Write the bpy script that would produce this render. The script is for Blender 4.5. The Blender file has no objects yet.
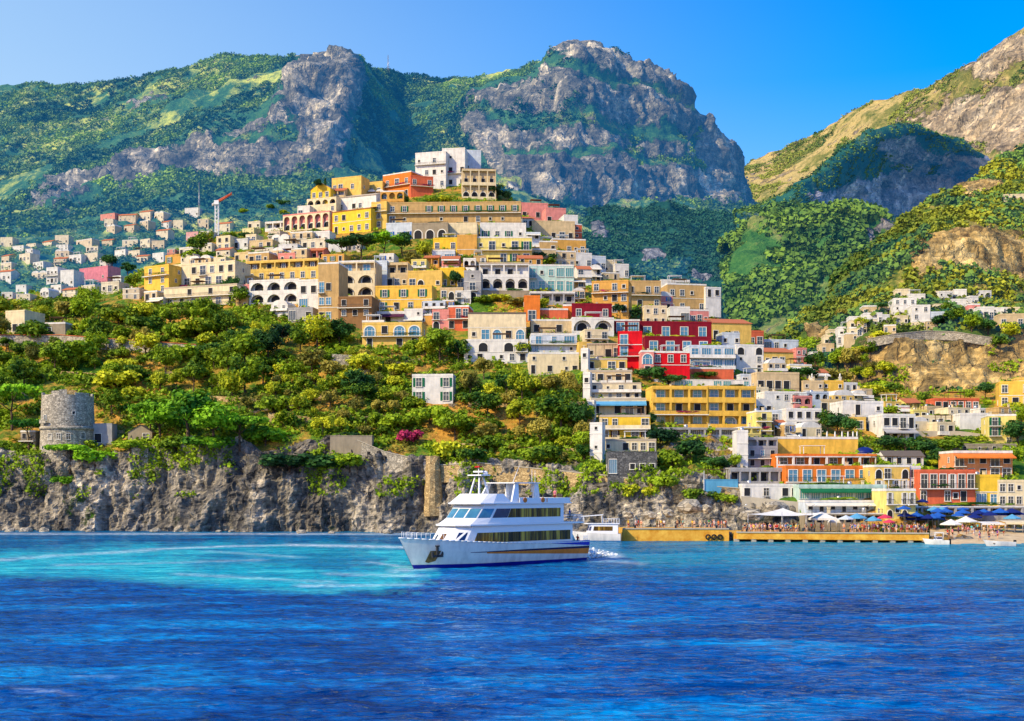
import bpy, bmesh, math, random
import numpy as np
from mathutils import Vector, Matrix
from mathutils.bvhtree import BVHTree

# ------------------------------------------------------------------ basics
SC = bpy.context.scene
COL = SC.collection
F, CX, HY, CH = 1200.0, 512.0, 490.0, 10.0      # focal length in pixels, optical axis, horizon row, eye height
PI = math.pi
R = math.radians
rnd = random.Random(11)

def W(px, py, Y):
    return Vector(((px-CX)*Y/F, Y, CH+(HY-py)*Y/F))

def srgb(r, g, b):
    def l(c):
        c /= 255.0
        return c/12.92 if c <= 0.04045 else ((c+0.055)/1.055)**2.4
    return (l(r), l(g), l(b), 1.0)

# ------------------------------------------------------------------ numpy noise
def _h(ix, iy, iz, seed):
    n = (ix.astype(np.int64)*374761393 + iy.astype(np.int64)*668265263 + iz.astype(np.int64)*1274126177 + seed*362437) & 0xffffffff
    n = ((n ^ (n >> 13))*1274126177) & 0xffffffff
    n = ((n ^ (n >> 16))*2246822519) & 0xffffffff
    return ((n ^ (n >> 15)) & 0xffffff)/float(0xffffff)*2-1

def vnoise(P, seed=0):
    i = np.floor(P); f = P-i; i = i.astype(np.int64)
    u = f*f*f*(f*(f*6-15)+10)
    r = 0
    for dx in (0, 1):
        wx = u[:, 0] if dx else 1-u[:, 0]
        for dy in (0, 1):
            wy = u[:, 1] if dy else 1-u[:, 1]
            for dz in (0, 1):
                wz = u[:, 2] if dz else 1-u[:, 2]
                r = r + wx*wy*wz*_h(i[:, 0]+dx, i[:, 1]+dy, i[:, 2]+dz, seed)
    return r

def fbm(P, octv=5, gain=0.5, seed=0, ridged=False):
    a, s, t = 1.0, 0.0, 0.0
    P = P.copy()
    for k in range(octv):
        n = vnoise(P, seed+k*17)
        if ridged: n = 1-2*np.abs(n)
        s = s+a*n; t += a; a *= gain
        P = P*2.03+11.7
    return s/t

# ------------------------------------------------------------------ objects, tags, labels
REG = []          # (object, base label, px) whose repeated labels get an ordinal at the end
USED = {}
def tag(o, label, cat, group=None, px=None):
    o['label'] = label; o['category'] = cat
    if group: o['group'] = group
    REG.append((o, label, px if px is not None else 0.0))
    return o

def empty(name, loc, rz=0.0, sc=1.0):
    o = bpy.data.objects.new(name, None); COL.objects.link(o)
    o.location = loc; o.rotation_euler = (0, 0, rz); o.scale = (sc, sc, sc)
    o.empty_display_size = 0.5
    return o

def obj(name, mesh, parent=None, loc=(0, 0, 0), rz=0.0, sc=(1, 1, 1), color=None):
    o = bpy.data.objects.new(name, mesh); COL.objects.link(o)
    o.location = loc; o.rotation_euler = (0, 0, rz)
    o.scale = sc if isinstance(sc, (tuple, list)) else (sc, sc, sc)
    if parent: o.parent = parent
    if color: o.color = color
    return o

def mesh_np(name, V, Fc, mats, smooth=True, mi=None):
    """V (n,3) array, Fc (m,3|4) array of one arity"""
    me = bpy.data.meshes.new(name)
    V = np.asarray(V, dtype=np.float32); Fc = np.asarray(Fc, dtype=np.int32)
    k = Fc.shape[1]
    me.vertices.add(len(V)); me.vertices.foreach_set('co', V.ravel())
    me.loops.add(Fc.size); me.loops.foreach_set('vertex_index', Fc.ravel())
    me.polygons.add(len(Fc)); me.polygons.foreach_set('loop_start', np.arange(0, Fc.size, k, dtype=np.int32))
    me.polygons.foreach_set('loop_total', np.full(len(Fc), k, dtype=np.int32))
    if mi is not None: me.polygons.foreach_set('material_index', np.asarray(mi, dtype=np.int32))
    me.polygons.foreach_set('use_smooth', np.full(len(Fc), smooth, dtype=bool))
    for m in mats: me.materials.append(m)
    me.update(calc_edges=True)
    return me

def attr(me, name, vals):
    a = me.attributes.new(name, 'FLOAT', 'POINT')
    a.data.foreach_set('value', np.asarray(vals, dtype=np.float32))

class MB:
    def __init__(s): s.v = []; s.f = []; s.m = []; s.sm = []
    def face(s, pts, m=0, sm=False):
        b = len(s.v); s.v += [tuple(p) for p in pts]; s.f.append(tuple(range(b, b+len(pts)))); s.m.append(m); s.sm.append(sm)
    def box(s, x0, x1, y0, y1, z0, z1, m=0, bottom=True, top=True):
        b = len(s.v)
        s.v += [(x0,y0,z0),(x1,y0,z0),(x1,y1,z0),(x0,y1,z0),(x0,y0,z1),(x1,y0,z1),(x1,y1,z1),(x0,y1,z1)]
        fs = [(0,1,5,4),(1,2,6,5),(2,3,7,6),(3,0,4,7)]
        if top: fs.append((4,5,6,7))
        if bottom: fs.append((3,2,1,0))
        for q in fs: s.f.append(tuple(b+i for i in q)); s.m.append(m); s.sm.append(False)
        return s
    def tube(s, p, q, r0, r1=None, n=8, m=0, cap=True):
        r1 = r0 if r1 is None else r1
        p, q = Vector(p), Vector(q); d = (q-p).normalized()
        a = d.orthogonal().normalized(); c = d.cross(a)
        b = len(s.v)
        for ctr, r in ((p, r0), (q, r1)):
            for k in range(n):
                t = 2*PI*k/n; s.v.append(tuple(ctr+(a*math.cos(t)+c*math.sin(t))*r))
        for k in range(n):
            s.f.append((b+k, b+(k+1) % n, b+n+(k+1) % n, b+n+k)); s.m.append(m); s.sm.append(True)
        if cap:
            s.f.append(tuple(b+n+k for k in range(n))); s.m.append(m); s.sm.append(False)
            s.f.append(tuple(b+n-1-k for k in range(n))); s.m.append(m); s.sm.append(False)
        return s
    def loft(s, rings, m=0, close=True, cap=True, sm=True):
        b = len(s.v); n = len(rings[0])
        for r in rings: s.v += [tuple(p) for p in r]
        for i in range(len(rings)-1):
            for k in range(n if close else n-1):
                s.f.append((b+i*n+k, b+i*n+(k+1) % n, b+(i+1)*n+(k+1) % n, b+(i+1)*n+k)); s.m.append(m); s.sm.append(sm)
        if cap and close:
            s.f.append(tuple(b+n-1-k for k in range(n))); s.m.append(m); s.sm.append(False)
            e = b+(len(rings)-1)*n
            s.f.append(tuple(e+k for k in range(n))); s.m.append(m); s.sm.append(False)
        return s
    def lathe(s, prof, n=16, m=0, c=(0, 0, 0), wob=None):
        rings = []
        for r, z in prof:
            rings.append([(c[0]+r*math.cos(2*PI*k/n), c[1]+r*math.sin(2*PI*k/n), c[2]+z) for k in range(n)])
        return s.loft(rings, m)
    def mesh(s, name, mats):
        me = bpy.data.meshes.new(name)
        me.from_pydata(s.v, [], s.f)
        for m in mats: me.materials.append(m)
        me.polygons.foreach_set('material_index', s.m)
        me.polygons.foreach_set('use_smooth', s.sm)
        me.update()
        return me
    def build(s, name, mats, parent=None, **k):
        if not isinstance(mats, (list, tuple)): mats = [mats]
        return obj(name, s.mesh(name, mats), parent, **k)

# ------------------------------------------------------------------ materials
class NT:
    """small helper to write node trees"""
    def __init__(s, name):
        s.mat = bpy.data.materials.new(name); s.mat.use_nodes = True
        s.t = s.mat.node_tree; s.n = s.t.nodes; s.b = s.n['Principled BSDF']
        s.b.inputs['Specular IOR Level'].default_value = 0.25
    def add(s, typ, **kw):
        n = s.n.new(typ)
        for k, v in kw.items():
            if k.startswith('i_'):
                n.inputs[k[2:]].default_value = v
            else: setattr(n, k, v)
        return n
    def link(s, a, b): s.t.links.new(a, b); return s
    def set(s, **kw):
        for k, v in kw.items(): s.b.inputs[k].default_value = v
    def noise(s, scale, detail=4, rough=0.55, vec=None, dist=0.0):
        n = s.add('ShaderNodeTexNoise'); n.inputs['Scale'].default_value = scale
        n.inputs['Detail'].default_value = detail; n.inputs['Roughness'].default_value = rough
        n.inputs['Distortion'].default_value = dist
        if vec is not None: s.link(vec, n.inputs['Vector'])
        return n.outputs['Fac']
    def mapping(s, vec, scale=(1, 1, 1), loc=(0, 0, 0)):
        m = s.add('ShaderNodeMapping'); m.inputs['Scale'].default_value = scale; m.inputs['Location'].default_value = loc
        s.link(vec, m.inputs['Vector']); return m.outputs[0]
    def ramp(s, fac, stops):
        r = s.add('ShaderNodeValToRGB'); el = r.color_ramp.elements
        while len(el) < len(stops): el.new(0.5)
        for e, (p, c) in zip(el, stops):
            e.position = p; e.color = c if len(c) == 4 else (*c, 1)
        s.link(fac, r.inputs[0]); return r.outputs[0]
    def mix(s, fac, a, b, blend='MIX'):
        m = s.add('ShaderNodeMix', data_type='RGBA', blend_type=blend)
        for v, i in ((fac, 0), (a, 6), (b, 7)):
            if hasattr(v, 'is_linked'): s.link(v, m.inputs[i])
            else: m.inputs[i].default_value = v
        return m.outputs[2]
    def math(s, op, a, b=0.0, clamp=False):
        m = s.add('ShaderNodeMath', operation=op, use_clamp=clamp)
        for v, i in ((a, 0), (b, 1)):
            if hasattr(v, 'is_linked'): s.link(v, m.inputs[i])
            else: m.inputs[i].default_value = v
        return m.outputs[0]
    def geo(s): return s.add('ShaderNodeNewGeometry')
    def objco(s): return s.add('ShaderNodeTexCoord').outputs['Object']
    def attrf(s, name): return s.add('ShaderNodeAttribute', attribute_name=name).outputs['Fac']
    def bump(s, h, strength=0.5, dist=0.1):
        b = s.add('ShaderNodeBump'); b.inputs['Strength'].default_value = strength; b.inputs['Distance'].default_value = dist
        s.link(h, b.inputs['Height']); s.link(b.outputs[0], s.b.inputs['Normal']); return b
    def base(s, c): s.link(c, s.b.inputs['Base Color']); return s

M = {}
def mat_objcolor(name, rough=0.85, var=0.25, stain=0.35, bump=0.0, spec=0.2):
    n = NT(name); oi = n.add('ShaderNodeObjectInfo'); co = n.objco()
    nz = n.noise(0.45, 5, 0.65, co)
    st = n.noise(1.0, 4, 0.6, n.mapping(co, (0.9, 0.9, 0.35)))
    v = n.ramp(nz, [(0.3, (1-var,)*3), (0.7, (1+var*0.4,)*3)])
    w = n.ramp(st, [(0.36, (1-stain, 1-stain*0.95, 1-stain*0.85)), (0.6, (1, 1, 1))])
    c = n.mix(1.0, n.mix(1.0, oi.outputs['Color'], v, 'MULTIPLY'), w, 'MULTIPLY')
    n.base(c); n.set(Roughness=rough); n.b.inputs['Specular IOR Level'].default_value = spec
    if bump: n.bump(n.noise(6, 4, 0.6, co), bump, 0.05)
    M[name] = n.mat
def mat_flat(name, c, rough=0.6, var=0.15, scale=1.5, metal=0.0, spec=0.3):
    n = NT(name); co = n.objco()
    nz = n.noise(scale, 4, 0.6, co)
    n.base(n.mix(nz, tuple(x*(1-var) for x in c[:3])+(1,), tuple(min(1, x*(1+var)) for x in c[:3])+(1,)))
    n.set(Roughness=rough, Metallic=metal); n.b.inputs['Specular IOR Level'].default_value = spec
    M[name] = n.mat

mat_objcolor('plaster', 0.9, 0.20, 0.22, 0.25)
mat_objcolor('paint', 0.45, 0.14, 0.20)
mat_objcolor('fabric', 0.9, 0.14, 0.10)
mat_objcolor('skin', 0.6, 0.05, 0.0)
mat_flat('trim', srgb(232, 228, 215), 0.8)
mat_flat('white_paint', srgb(238, 240, 242), 0.35, 0.04)
mat_flat('iron', (0.03, 0.03, 0.035), 0.5)
mat_flat('steel', (0.45, 0.46, 0.48), 0.35, metal=0.6)
mat_flat('dark_opening', (0.018, 0.020, 0.026), 0.8)
mat_flat('concrete', srgb(176, 168, 150), 0.9, 0.3, 0.7)
mat_flat('roof_paving', srgb(186, 172, 150), 0.9, 0.35, 0.5)
mat_flat('terracotta', srgb(190, 110, 70), 0.9, 0.35, 3.0)
mat_flat('dark_tile', srgb(105, 95, 85), 0.9, 0.4, 3.0)
mat_flat('wood', srgb(105, 75, 50), 0.8, 0.3, 3.0)
mat_flat('rubber', (0.015, 0.015, 0.015), 0.7)
def mat_glass(name, c, rough=0.12):
    n = NT(name); co = n.objco()
    nz = n.noise(1.1, 2, 0.5, co)
    n.base(n.mix(nz, tuple(x*0.5 for x in c)+(1,), tuple(min(1, x*1.5) for x in c)+(1,)))
    n.set(Roughness=rough); n.b.inputs['Specular IOR Level'].default_value = 0.6
    M[name] = n.mat
mat_glass('glass', (0.035, 0.05, 0.065))
mat_glass('blue_glass', (0.06, 0.22, 0.36))
mat_glass('green_glass', (0.10, 0.30, 0.30))
mat_glass('navy_glass', (0.006, 0.02, 0.10), 0.06)

def mat_stone(name, c1, c2, sc=1.0):
    n = NT(name); co = n.objco()
    v = n.add('ShaderNodeTexVoronoi', feature='DISTANCE_TO_EDGE'); v.inputs['Scale'].default_value = 1.6*sc
    n.link(n.mapping(co, (1, 1, 1.7)), v.inputs['Vector'])
    vc = n.add('ShaderNodeTexVoronoi'); vc.inputs['Scale'].default_value = 1.6*sc
    n.link(n.mapping(co, (1, 1, 1.7)), vc.inputs['Vector'])
    sp = n.add('ShaderNodeSeparateColor'); n.link(vc.outputs['Color'], sp.inputs[0])
    c = n.mix(n.noise(0.35, 5, 0.7, co), c1, c2)
    c = n.mix(0.55, c, n.mix(sp.outputs[0], tuple(x*0.55 for x in c1[:3])+(1,), tuple(min(1, x*1.35) for x in c2[:3])+(1,)))
    c = n.mix(n.ramp(v.outputs['Distance'], [(0.0, (1, 1, 1)), (0.09, (0, 0, 0))]), c, tuple(x*0.35 for x in c1[:3])+(1,))
    n.base(c); n.set(Roughness=0.95)
    n.bump(v.outputs['Distance'], 0.5, 0.15)
    M[name] = n.mat
mat_stone('stone', srgb(138, 132, 120), srgb(200, 190, 168))
mat_stone('dark_stone', srgb(78, 80, 84), srgb(120, 120, 118))
mat_stone('tan_stone', srgb(170, 140, 96), srgb(208, 182, 130))

def mat_leaf(name, dark, light, trans=0.25, sc=0.5):
    n = NT(name); co = n.geo().outputs['Position']; oi = n.add('ShaderNodeObjectInfo')
    f = n.noise(sc, 3, 0.6, co)
    f2 = n.noise(sc*5, 2, 0.6, co)
    f = n.math('ADD', n.math('MULTIPLY', f, 0.7), n.math('MULTIPLY', f2, 0.5))
    f3 = n.noise(sc*0.22, 3, 0.6, co); f = n.math('ADD', f, n.math('MULTIPLY', n.math('SUBTRACT', f3, 0.5), 0.9))
    f = n.math('ADD', f, n.math('MULTIPLY', n.math('SUBTRACT', oi.outputs['Random'], 0.5), 0.35))
    c = n.ramp(f, [(0.38, dark), (0.78, light)])
    n.base(c); n.set(Roughness=0.7); n.b.inputs['Specular IOR Level'].default_value = 0.2
    if trans:
        tr = n.add('ShaderNodeBsdfTranslucent'); mx = n.add('ShaderNodeMixShader'); mx.inputs[0].default_value = trans
        n.link(c, tr.inputs[0]); n.link(n.b.outputs[0], mx.inputs[1]); n.link(tr.outputs[0], mx.inputs[2])
        n.link(mx.outputs[0], n.n['Material Output'].inputs[0])
    M[name] = n.mat
mat_leaf('leaf_green', (0.022, 0.095, 0.012), (0.36, 0.52, 0.018))
mat_leaf('leaf_lime', (0.11, 0.22, 0.008), (0.72, 0.74, 0.03))
mat_leaf('leaf_dark', (0.008, 0.045, 0.018), (0.07, 0.20, 0.03))
mat_leaf('leaf_pine', (0.022, 0.13, 0.010), (0.32, 0.64, 0.018))
mat_leaf('leaf_olive', (0.12, 0.14, 0.025), (0.55, 0.46, 0.07))
mat_leaf('leaf_red', (0.25, 0.01, 0.05), (0.6, 0.05, 0.16))
mat_flat('bark', (0.10, 0.065, 0.04), 0.95, 0.4, 3.0)

def mat_terrain(name, veg, rock, soil, haze=(0, 0, 0), haze_glow=0.0, scale=1.0, soilamt=0.5, bumpd=1.0):
    """rock where the mesh says cliff, scrub and dry soil elsewhere; haze = airlight imitated by a glow of the surface itself"""
    n = NT(name); g = n.geo(); P = g.outputs['Position']
    a = n.attrf('rock')
    big = n.noise(0.02*scale, 6, 0.65, P); mid = n.noise(0.11*scale, 6, 0.68, P); fine = n.noise(0.6*scale, 5, 0.65, P)
    col = n.noise(0.05*scale, 6, 0.7, n.mapping(P, (1, 1, 0.22)), 0.6)
    vc = n.add('ShaderNodeTexVoronoi', feature='DISTANCE_TO_EDGE'); vc.inputs['Scale'].default_value = 0.16*scale
    wv = n.add('ShaderNodeVectorMath', operation='ADD'); nw = n.add('ShaderNodeTexNoise'); nw.inputs['Scale'].default_value = 0.12*scale; nw.inputs['Detail'].default_value = 5; n.link(P, nw.inputs['Vector'])
    sc_ = n.add('ShaderNodeVectorMath', operation='SCALE'); sc_.inputs['Scale'].default_value = 9.0/scale; n.link(nw.outputs['Color'], sc_.inputs[0]); n.link(n.mapping(P, (1, 1, 0.45)), wv.inputs[0]); n.link(sc_.outputs[0], wv.inputs[1]); n.link(wv.outputs[0], vc.inputs['Vector'])
    crack = n.math('MAXIMUM', n.ramp(vc.outputs['Distance'], [(0.0, (0.15, 0.15, 0.15)), (0.07, (1, 1, 1))]), n.ramp(n.noise(0.09*scale, 4, 0.6, P), [(0.42, (0, 0, 0)), (0.56, (1, 1, 1))]))
    strata = n.noise(0.10*scale, 5, 0.7, n.mapping(P, (0.35, 0.35, 1.9)), 1.2)
    rk = n.ramp(n.math('ADD', n.math('MULTIPLY', col, 0.72), n.math('MULTIPLY', fine, 0.28)), [(0.36, rock[0]), (0.5, rock[1]), (0.62, rock[2])])
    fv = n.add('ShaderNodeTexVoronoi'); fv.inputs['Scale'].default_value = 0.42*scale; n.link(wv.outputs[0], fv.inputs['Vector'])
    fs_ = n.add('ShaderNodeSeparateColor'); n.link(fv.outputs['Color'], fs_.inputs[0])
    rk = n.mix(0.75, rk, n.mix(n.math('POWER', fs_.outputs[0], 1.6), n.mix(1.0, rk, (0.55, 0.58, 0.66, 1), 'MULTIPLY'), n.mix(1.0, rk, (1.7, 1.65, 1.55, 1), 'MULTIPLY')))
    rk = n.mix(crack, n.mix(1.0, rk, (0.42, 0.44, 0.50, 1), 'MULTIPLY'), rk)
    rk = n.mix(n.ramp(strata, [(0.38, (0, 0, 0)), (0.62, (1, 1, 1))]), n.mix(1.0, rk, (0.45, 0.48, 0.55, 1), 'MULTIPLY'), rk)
    vg = n.ramp(n.math('ADD', n.math('MULTIPLY', mid, 0.6), n.math('MULTIPLY', fine, 0.4)), [(0.33, veg[0]), (0.5, veg[1]), (0.68, veg[2])])
    so = n.ramp(fine, [(0.3, soil[0]), (0.7, soil[1])])
    sm = n.ramp(n.math('ADD', n.math('MULTIPLY', big, 0.65), n.math('MULTIPLY', mid, 0.35)), [(0.62-0.25*soilamt, (0, 0, 0)), (0.70-0.25*soilamt, (1, 1, 1))])
    vs = n.mix(sm, vg, so)
    rm = n.math('ADD', a, n.math('MULTIPLY', n.math('SUBTRACT', mid, 0.5), 2.2))
    rm = n.math('ADD', rm, n.math('MULTIPLY', n.math('SUBTRACT', big, 0.5), 1.6))
    rm = n.ramp(rm, [(0.40, (0, 0, 0)), (0.58, (1, 1, 1))])
    c = n.mix(rm, vs, rk)
    n.base(c); n.set(Roughness=0.95); n.b.inputs['Specular IOR Level'].default_value = 0.08
    h = n.math('ADD', n.math('MULTIPLY', mid, 1.0), n.math('MULTIPLY', fine, 0.35))
    h = n.math('ADD', h, n.math('MULTIPLY', n.math('MULTIPLY', strata, rm), 0.8))
    h = n.math('ADD', h, n.math('MULTIPLY', n.math('MULTIPLY', crack, rm), 0.3))
    n.bump(h, 0.9, 3.0*bumpd/scale)
    if haze_glow:
        n.b.inputs['Emission Color'].default_value = (*haze, 1); n.b.inputs['Emission Strength'].default_value = haze_glow  # the ground glows faintly to imitate haze in front of it
    M[name] = n.mat

# ------------------------------------------------------------------ the land
AIR_GLOW = (0.02, 0.25, 0.70)  # emission colour standing in for blue airlight over distance
G3 = [(0.02, 0.08, 0.012), (0.09, 0.20, 0.02), (0.24, 0.34, 0.035)]
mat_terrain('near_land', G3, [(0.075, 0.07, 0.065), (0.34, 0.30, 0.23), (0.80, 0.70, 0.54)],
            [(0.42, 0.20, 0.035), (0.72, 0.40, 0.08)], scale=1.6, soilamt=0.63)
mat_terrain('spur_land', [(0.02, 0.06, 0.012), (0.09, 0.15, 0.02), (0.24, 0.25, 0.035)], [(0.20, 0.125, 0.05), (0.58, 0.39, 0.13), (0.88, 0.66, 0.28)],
            [(0.34, 0.26, 0.05), (0.58, 0.44, 0.12)], AIR_GLOW, 0.02, 1.0, 0.38)  # golden rock carries the sunlight on the crag in its colour
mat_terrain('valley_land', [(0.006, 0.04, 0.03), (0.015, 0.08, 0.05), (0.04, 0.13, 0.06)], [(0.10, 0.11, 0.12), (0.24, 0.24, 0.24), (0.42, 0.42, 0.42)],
            [(0.10, 0.16, 0.08), (0.16, 0.22, 0.10)], AIR_GLOW, 0.10, 0.6, 0.3)  # dark teal greens hold the valley's shade in their colour
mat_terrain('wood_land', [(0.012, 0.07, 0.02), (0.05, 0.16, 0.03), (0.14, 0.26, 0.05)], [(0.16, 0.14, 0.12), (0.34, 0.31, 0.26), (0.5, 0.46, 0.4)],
            [(0.20, 0.24, 0.06), (0.36, 0.34, 0.10)], AIR_GLOW, 0.06, 0.6, 0.35)
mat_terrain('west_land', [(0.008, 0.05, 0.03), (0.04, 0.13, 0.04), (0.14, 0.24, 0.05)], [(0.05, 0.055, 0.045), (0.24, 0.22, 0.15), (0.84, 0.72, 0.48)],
            [(0.30, 0.40, 0.05), (0.66, 0.64, 0.10)], AIR_GLOW, 0.25, 0.42, 0.46)  # lime soil and pale rock imitate sunlit highlights on the ridges
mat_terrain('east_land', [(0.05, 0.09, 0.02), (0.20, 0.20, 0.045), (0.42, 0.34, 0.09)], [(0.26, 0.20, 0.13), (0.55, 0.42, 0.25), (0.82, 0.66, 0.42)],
            [(0.42, 0.32, 0.10), (0.60, 0.46, 0.18)], AIR_GLOW, 0.05, 0.42, 0.62)
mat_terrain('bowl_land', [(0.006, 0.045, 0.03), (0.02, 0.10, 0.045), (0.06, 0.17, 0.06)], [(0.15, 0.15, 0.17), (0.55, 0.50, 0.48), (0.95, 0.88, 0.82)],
            [(0.12, 0.20, 0.06), (0.24, 0.26, 0.09)], AIR_GLOW, 0.15, 0.45, 0.35)

def smooth1(a, k, ax):
    for _ in range(k):
        b = np.concatenate([np.take(a, [0], ax), a, np.take(a, [-1], ax)], ax)
        n = a.shape[ax]
        a = (np.take(b, range(0, n), ax)+2*np.take(b, range(1, n+1), ax)+np.take(b, range(2, n+2), ax))/4
    return a

SHEETS = {}
def sheet(name, cols, segs, material, step=3.0, disp=((30, 4.0, False),), rockamp=None, rockfn=None, back=(60, 40), smooth=3, seed=0, vstretch=1.0, flat=False):
    """A hillside. cols: [(px, [(py, Y), ...])], rows from foot to crest; segs: how finely each row interval is split."""
    K = len(cols[0][1])
    cpx = np.array([c[0] for c in cols], float)
    cpy = np.array([[p[0] for p in c[1]] for c in cols], float)
    cY = np.array([[p[1] for p in c[1]] for c in cols], float)
    if name in ('west_mountain', 'east_mountain'): cpy[:, -1] += 7 if name[0] == 'w' else 5; cpy[:, -2] += 4
    px = np.arange(cpx[0], cpx[-1]+0.1, step)
    rows = []
    for k in range(K-1):
        for j in range(segs[k]): rows.append(k+j/segs[k])
    rows.append(K-1); rows = np.array(rows)
    gy = np.array([np.interp(px, cpx, cpy[:, k]) for k in range(K)])       # K x nu
    gY = np.array([np.interp(px, cpx, cY[:, k]) for k in range(K)])
    gy = smooth1(gy, smooth, 1); gY = smooth1(gY, smooth*3, 1)
    k0 = np.minimum(rows.astype(int), K-2); t = (rows-k0)[:, None]
    PY = gy[k0]*(1-t)+gy[k0+1]*t; YY = gY[k0]*(1-t)+gY[k0+1]*t
    PY = smooth1(PY, 2, 0); YY = smooth1(YY, 3, 0)
    PX = np.broadcast_to(px, PY.shape)
    X = (PX-CX)*YY/F; Z = CH+(HY-PY)*YY/F
    rk = rockfn(PX, PY, rows[:, None]) if rockfn else np.zeros_like(X)
    nb = 14
    Xb = [X]; Yb = [YY]; Zb = [Z]; Rb = [rk]
    for j in range(1, nb+1):
        q = j/nb
        Xb.append(X[-1:]*(1+0.0*q)); Yb.append(YY[-1:]+back[0]*q); Zb.append(Z[-1:]-back[1]*q**1.5); Rb.append(rk[-1:]*0.8)
    X = np.concatenate(Xb); Y = np.concatenate(Yb); Z = np.concatenate(Zb); rk = np.concatenate(Rb)
    nv, nu = X.shape
    P = np.stack([X, Y, Z], -1)
    du = np.gradient(P, axis=1); dv = np.gradient(P, axis=0)
    N = np.cross(du, dv); N /= np.maximum(1e-6, np.linalg.norm(N, axis=-1, keepdims=True))
    Q = P.reshape(-1, 3); Nn = N.reshape(-1, 3); d = np.zeros(len(Q)); rf = rk.ravel()
    for i, (s, a, ridged) in enumerate(disp):
        d += a*fbm(Q/np.array([s, s, s*vstretch]), 5, 0.55, seed+31*i, ridged)
    if rockamp:
        fade = np.clip((nv-nb-1-np.repeat(np.arange(nv), nu))/22.0, 0.25, 1.0)
        for i, (s, a, vs) in enumerate(rockamp):
            d += rf*fade*a*(fbm(Q/np.array([s, s, s*vs]), 5, 0.6, seed+77+31*i, True)-0.22)
    V = Q+Nn*d[:, None]
    idx = np.arange(nv*nu).reshape(nv, nu)
    Fq = np.stack([idx[:-1, :-1], idx[:-1, 1:], idx[1:, 1:], idx[1:, :-1]], -1).reshape(-1, 4)
    me = mesh_np(name, V, Fq, [M[material]], not flat)
    attr(me, 'rock', rf)
    o = obj(name, me); o['kind'] = 'structure'
    tri = np.concatenate([Fq[:, [0, 1, 2]], Fq[:, [0, 2, 3]]])
    SHEETS[name] = dict(o=o, V=V.reshape(nv, nu, 3), rock=rk, PX=PX, nb=nb, bvh=BVHTree.FromPolygons(V.tolist(), tri.tolist()))
    return o

def inpoly(px, py, poly):
    px = np.asarray(px, float); py = np.asarray(py, float); r = np.zeros(np.broadcast(px, py).shape, bool)
    n = len(poly)
    for i in range(n):
        x0, y0 = poly[i]; x1, y1 = poly[(i+1) % n]
        if y0 == y1: continue
        c = ((y0 > py) != (y1 > py)) & (px < (x1-x0)*(py-y0)/(y1-y0)+x0)
        r ^= c
    return r
def polymask(PX, PY, polys, soft=5):
    m = np.zeros(PX.shape)
    for off in ((0, 0), (soft, 0), (-soft, 0), (0, soft), (0, -soft)):
        a = np.zeros(PX.shape, bool)
        for p in polys: a |= inpoly(PX+off[0], PY+off[1], p)
        m += a*0.2
    return m

# --- the west mountains
def rf_west(PX, PY, rows):
    polys = [[(90,194),(150,166),(215,146),(262,128),(290,92),(302,58),(342,52),(356,72),(346,130),(340,184),(285,190),(230,188),(170,184),(120,204)],
             [(20,215),(60,196),(110,182),(120,196),(70,222)],
             [(465,112),(500,96),(540,88),(560,52),(600,42),(655,74),(682,84),(690,125),(724,150),(742,196),(742,216),(640,214),(560,210),(510,196),(480,160)],
             [(130,108),(165,98),(180,108),(140,118)]]
    m = polymask(PX, PY, polys, 6)
    # wooded ledges across the face
    for x0, y0, x1, y1, w in ((470,118,560,122,7), (560,122,690,150,9), (500,150,600,158,5), (600,158,700,176,6), (540,70,640,96,5), (640,96,690,118,6), (220,150,300,140,5), (470,165,520,190,6)):
        t = np.clip((PX-x0)/(x1-x0), 0, 1); yy = y0+(y1-y0)*t
        m = m-0.75*np.exp(-((PY-yy)/w)**2)*((PX > x0) & (PX < x1))
    return np.clip(m*0.86, 0, 1)
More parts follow.
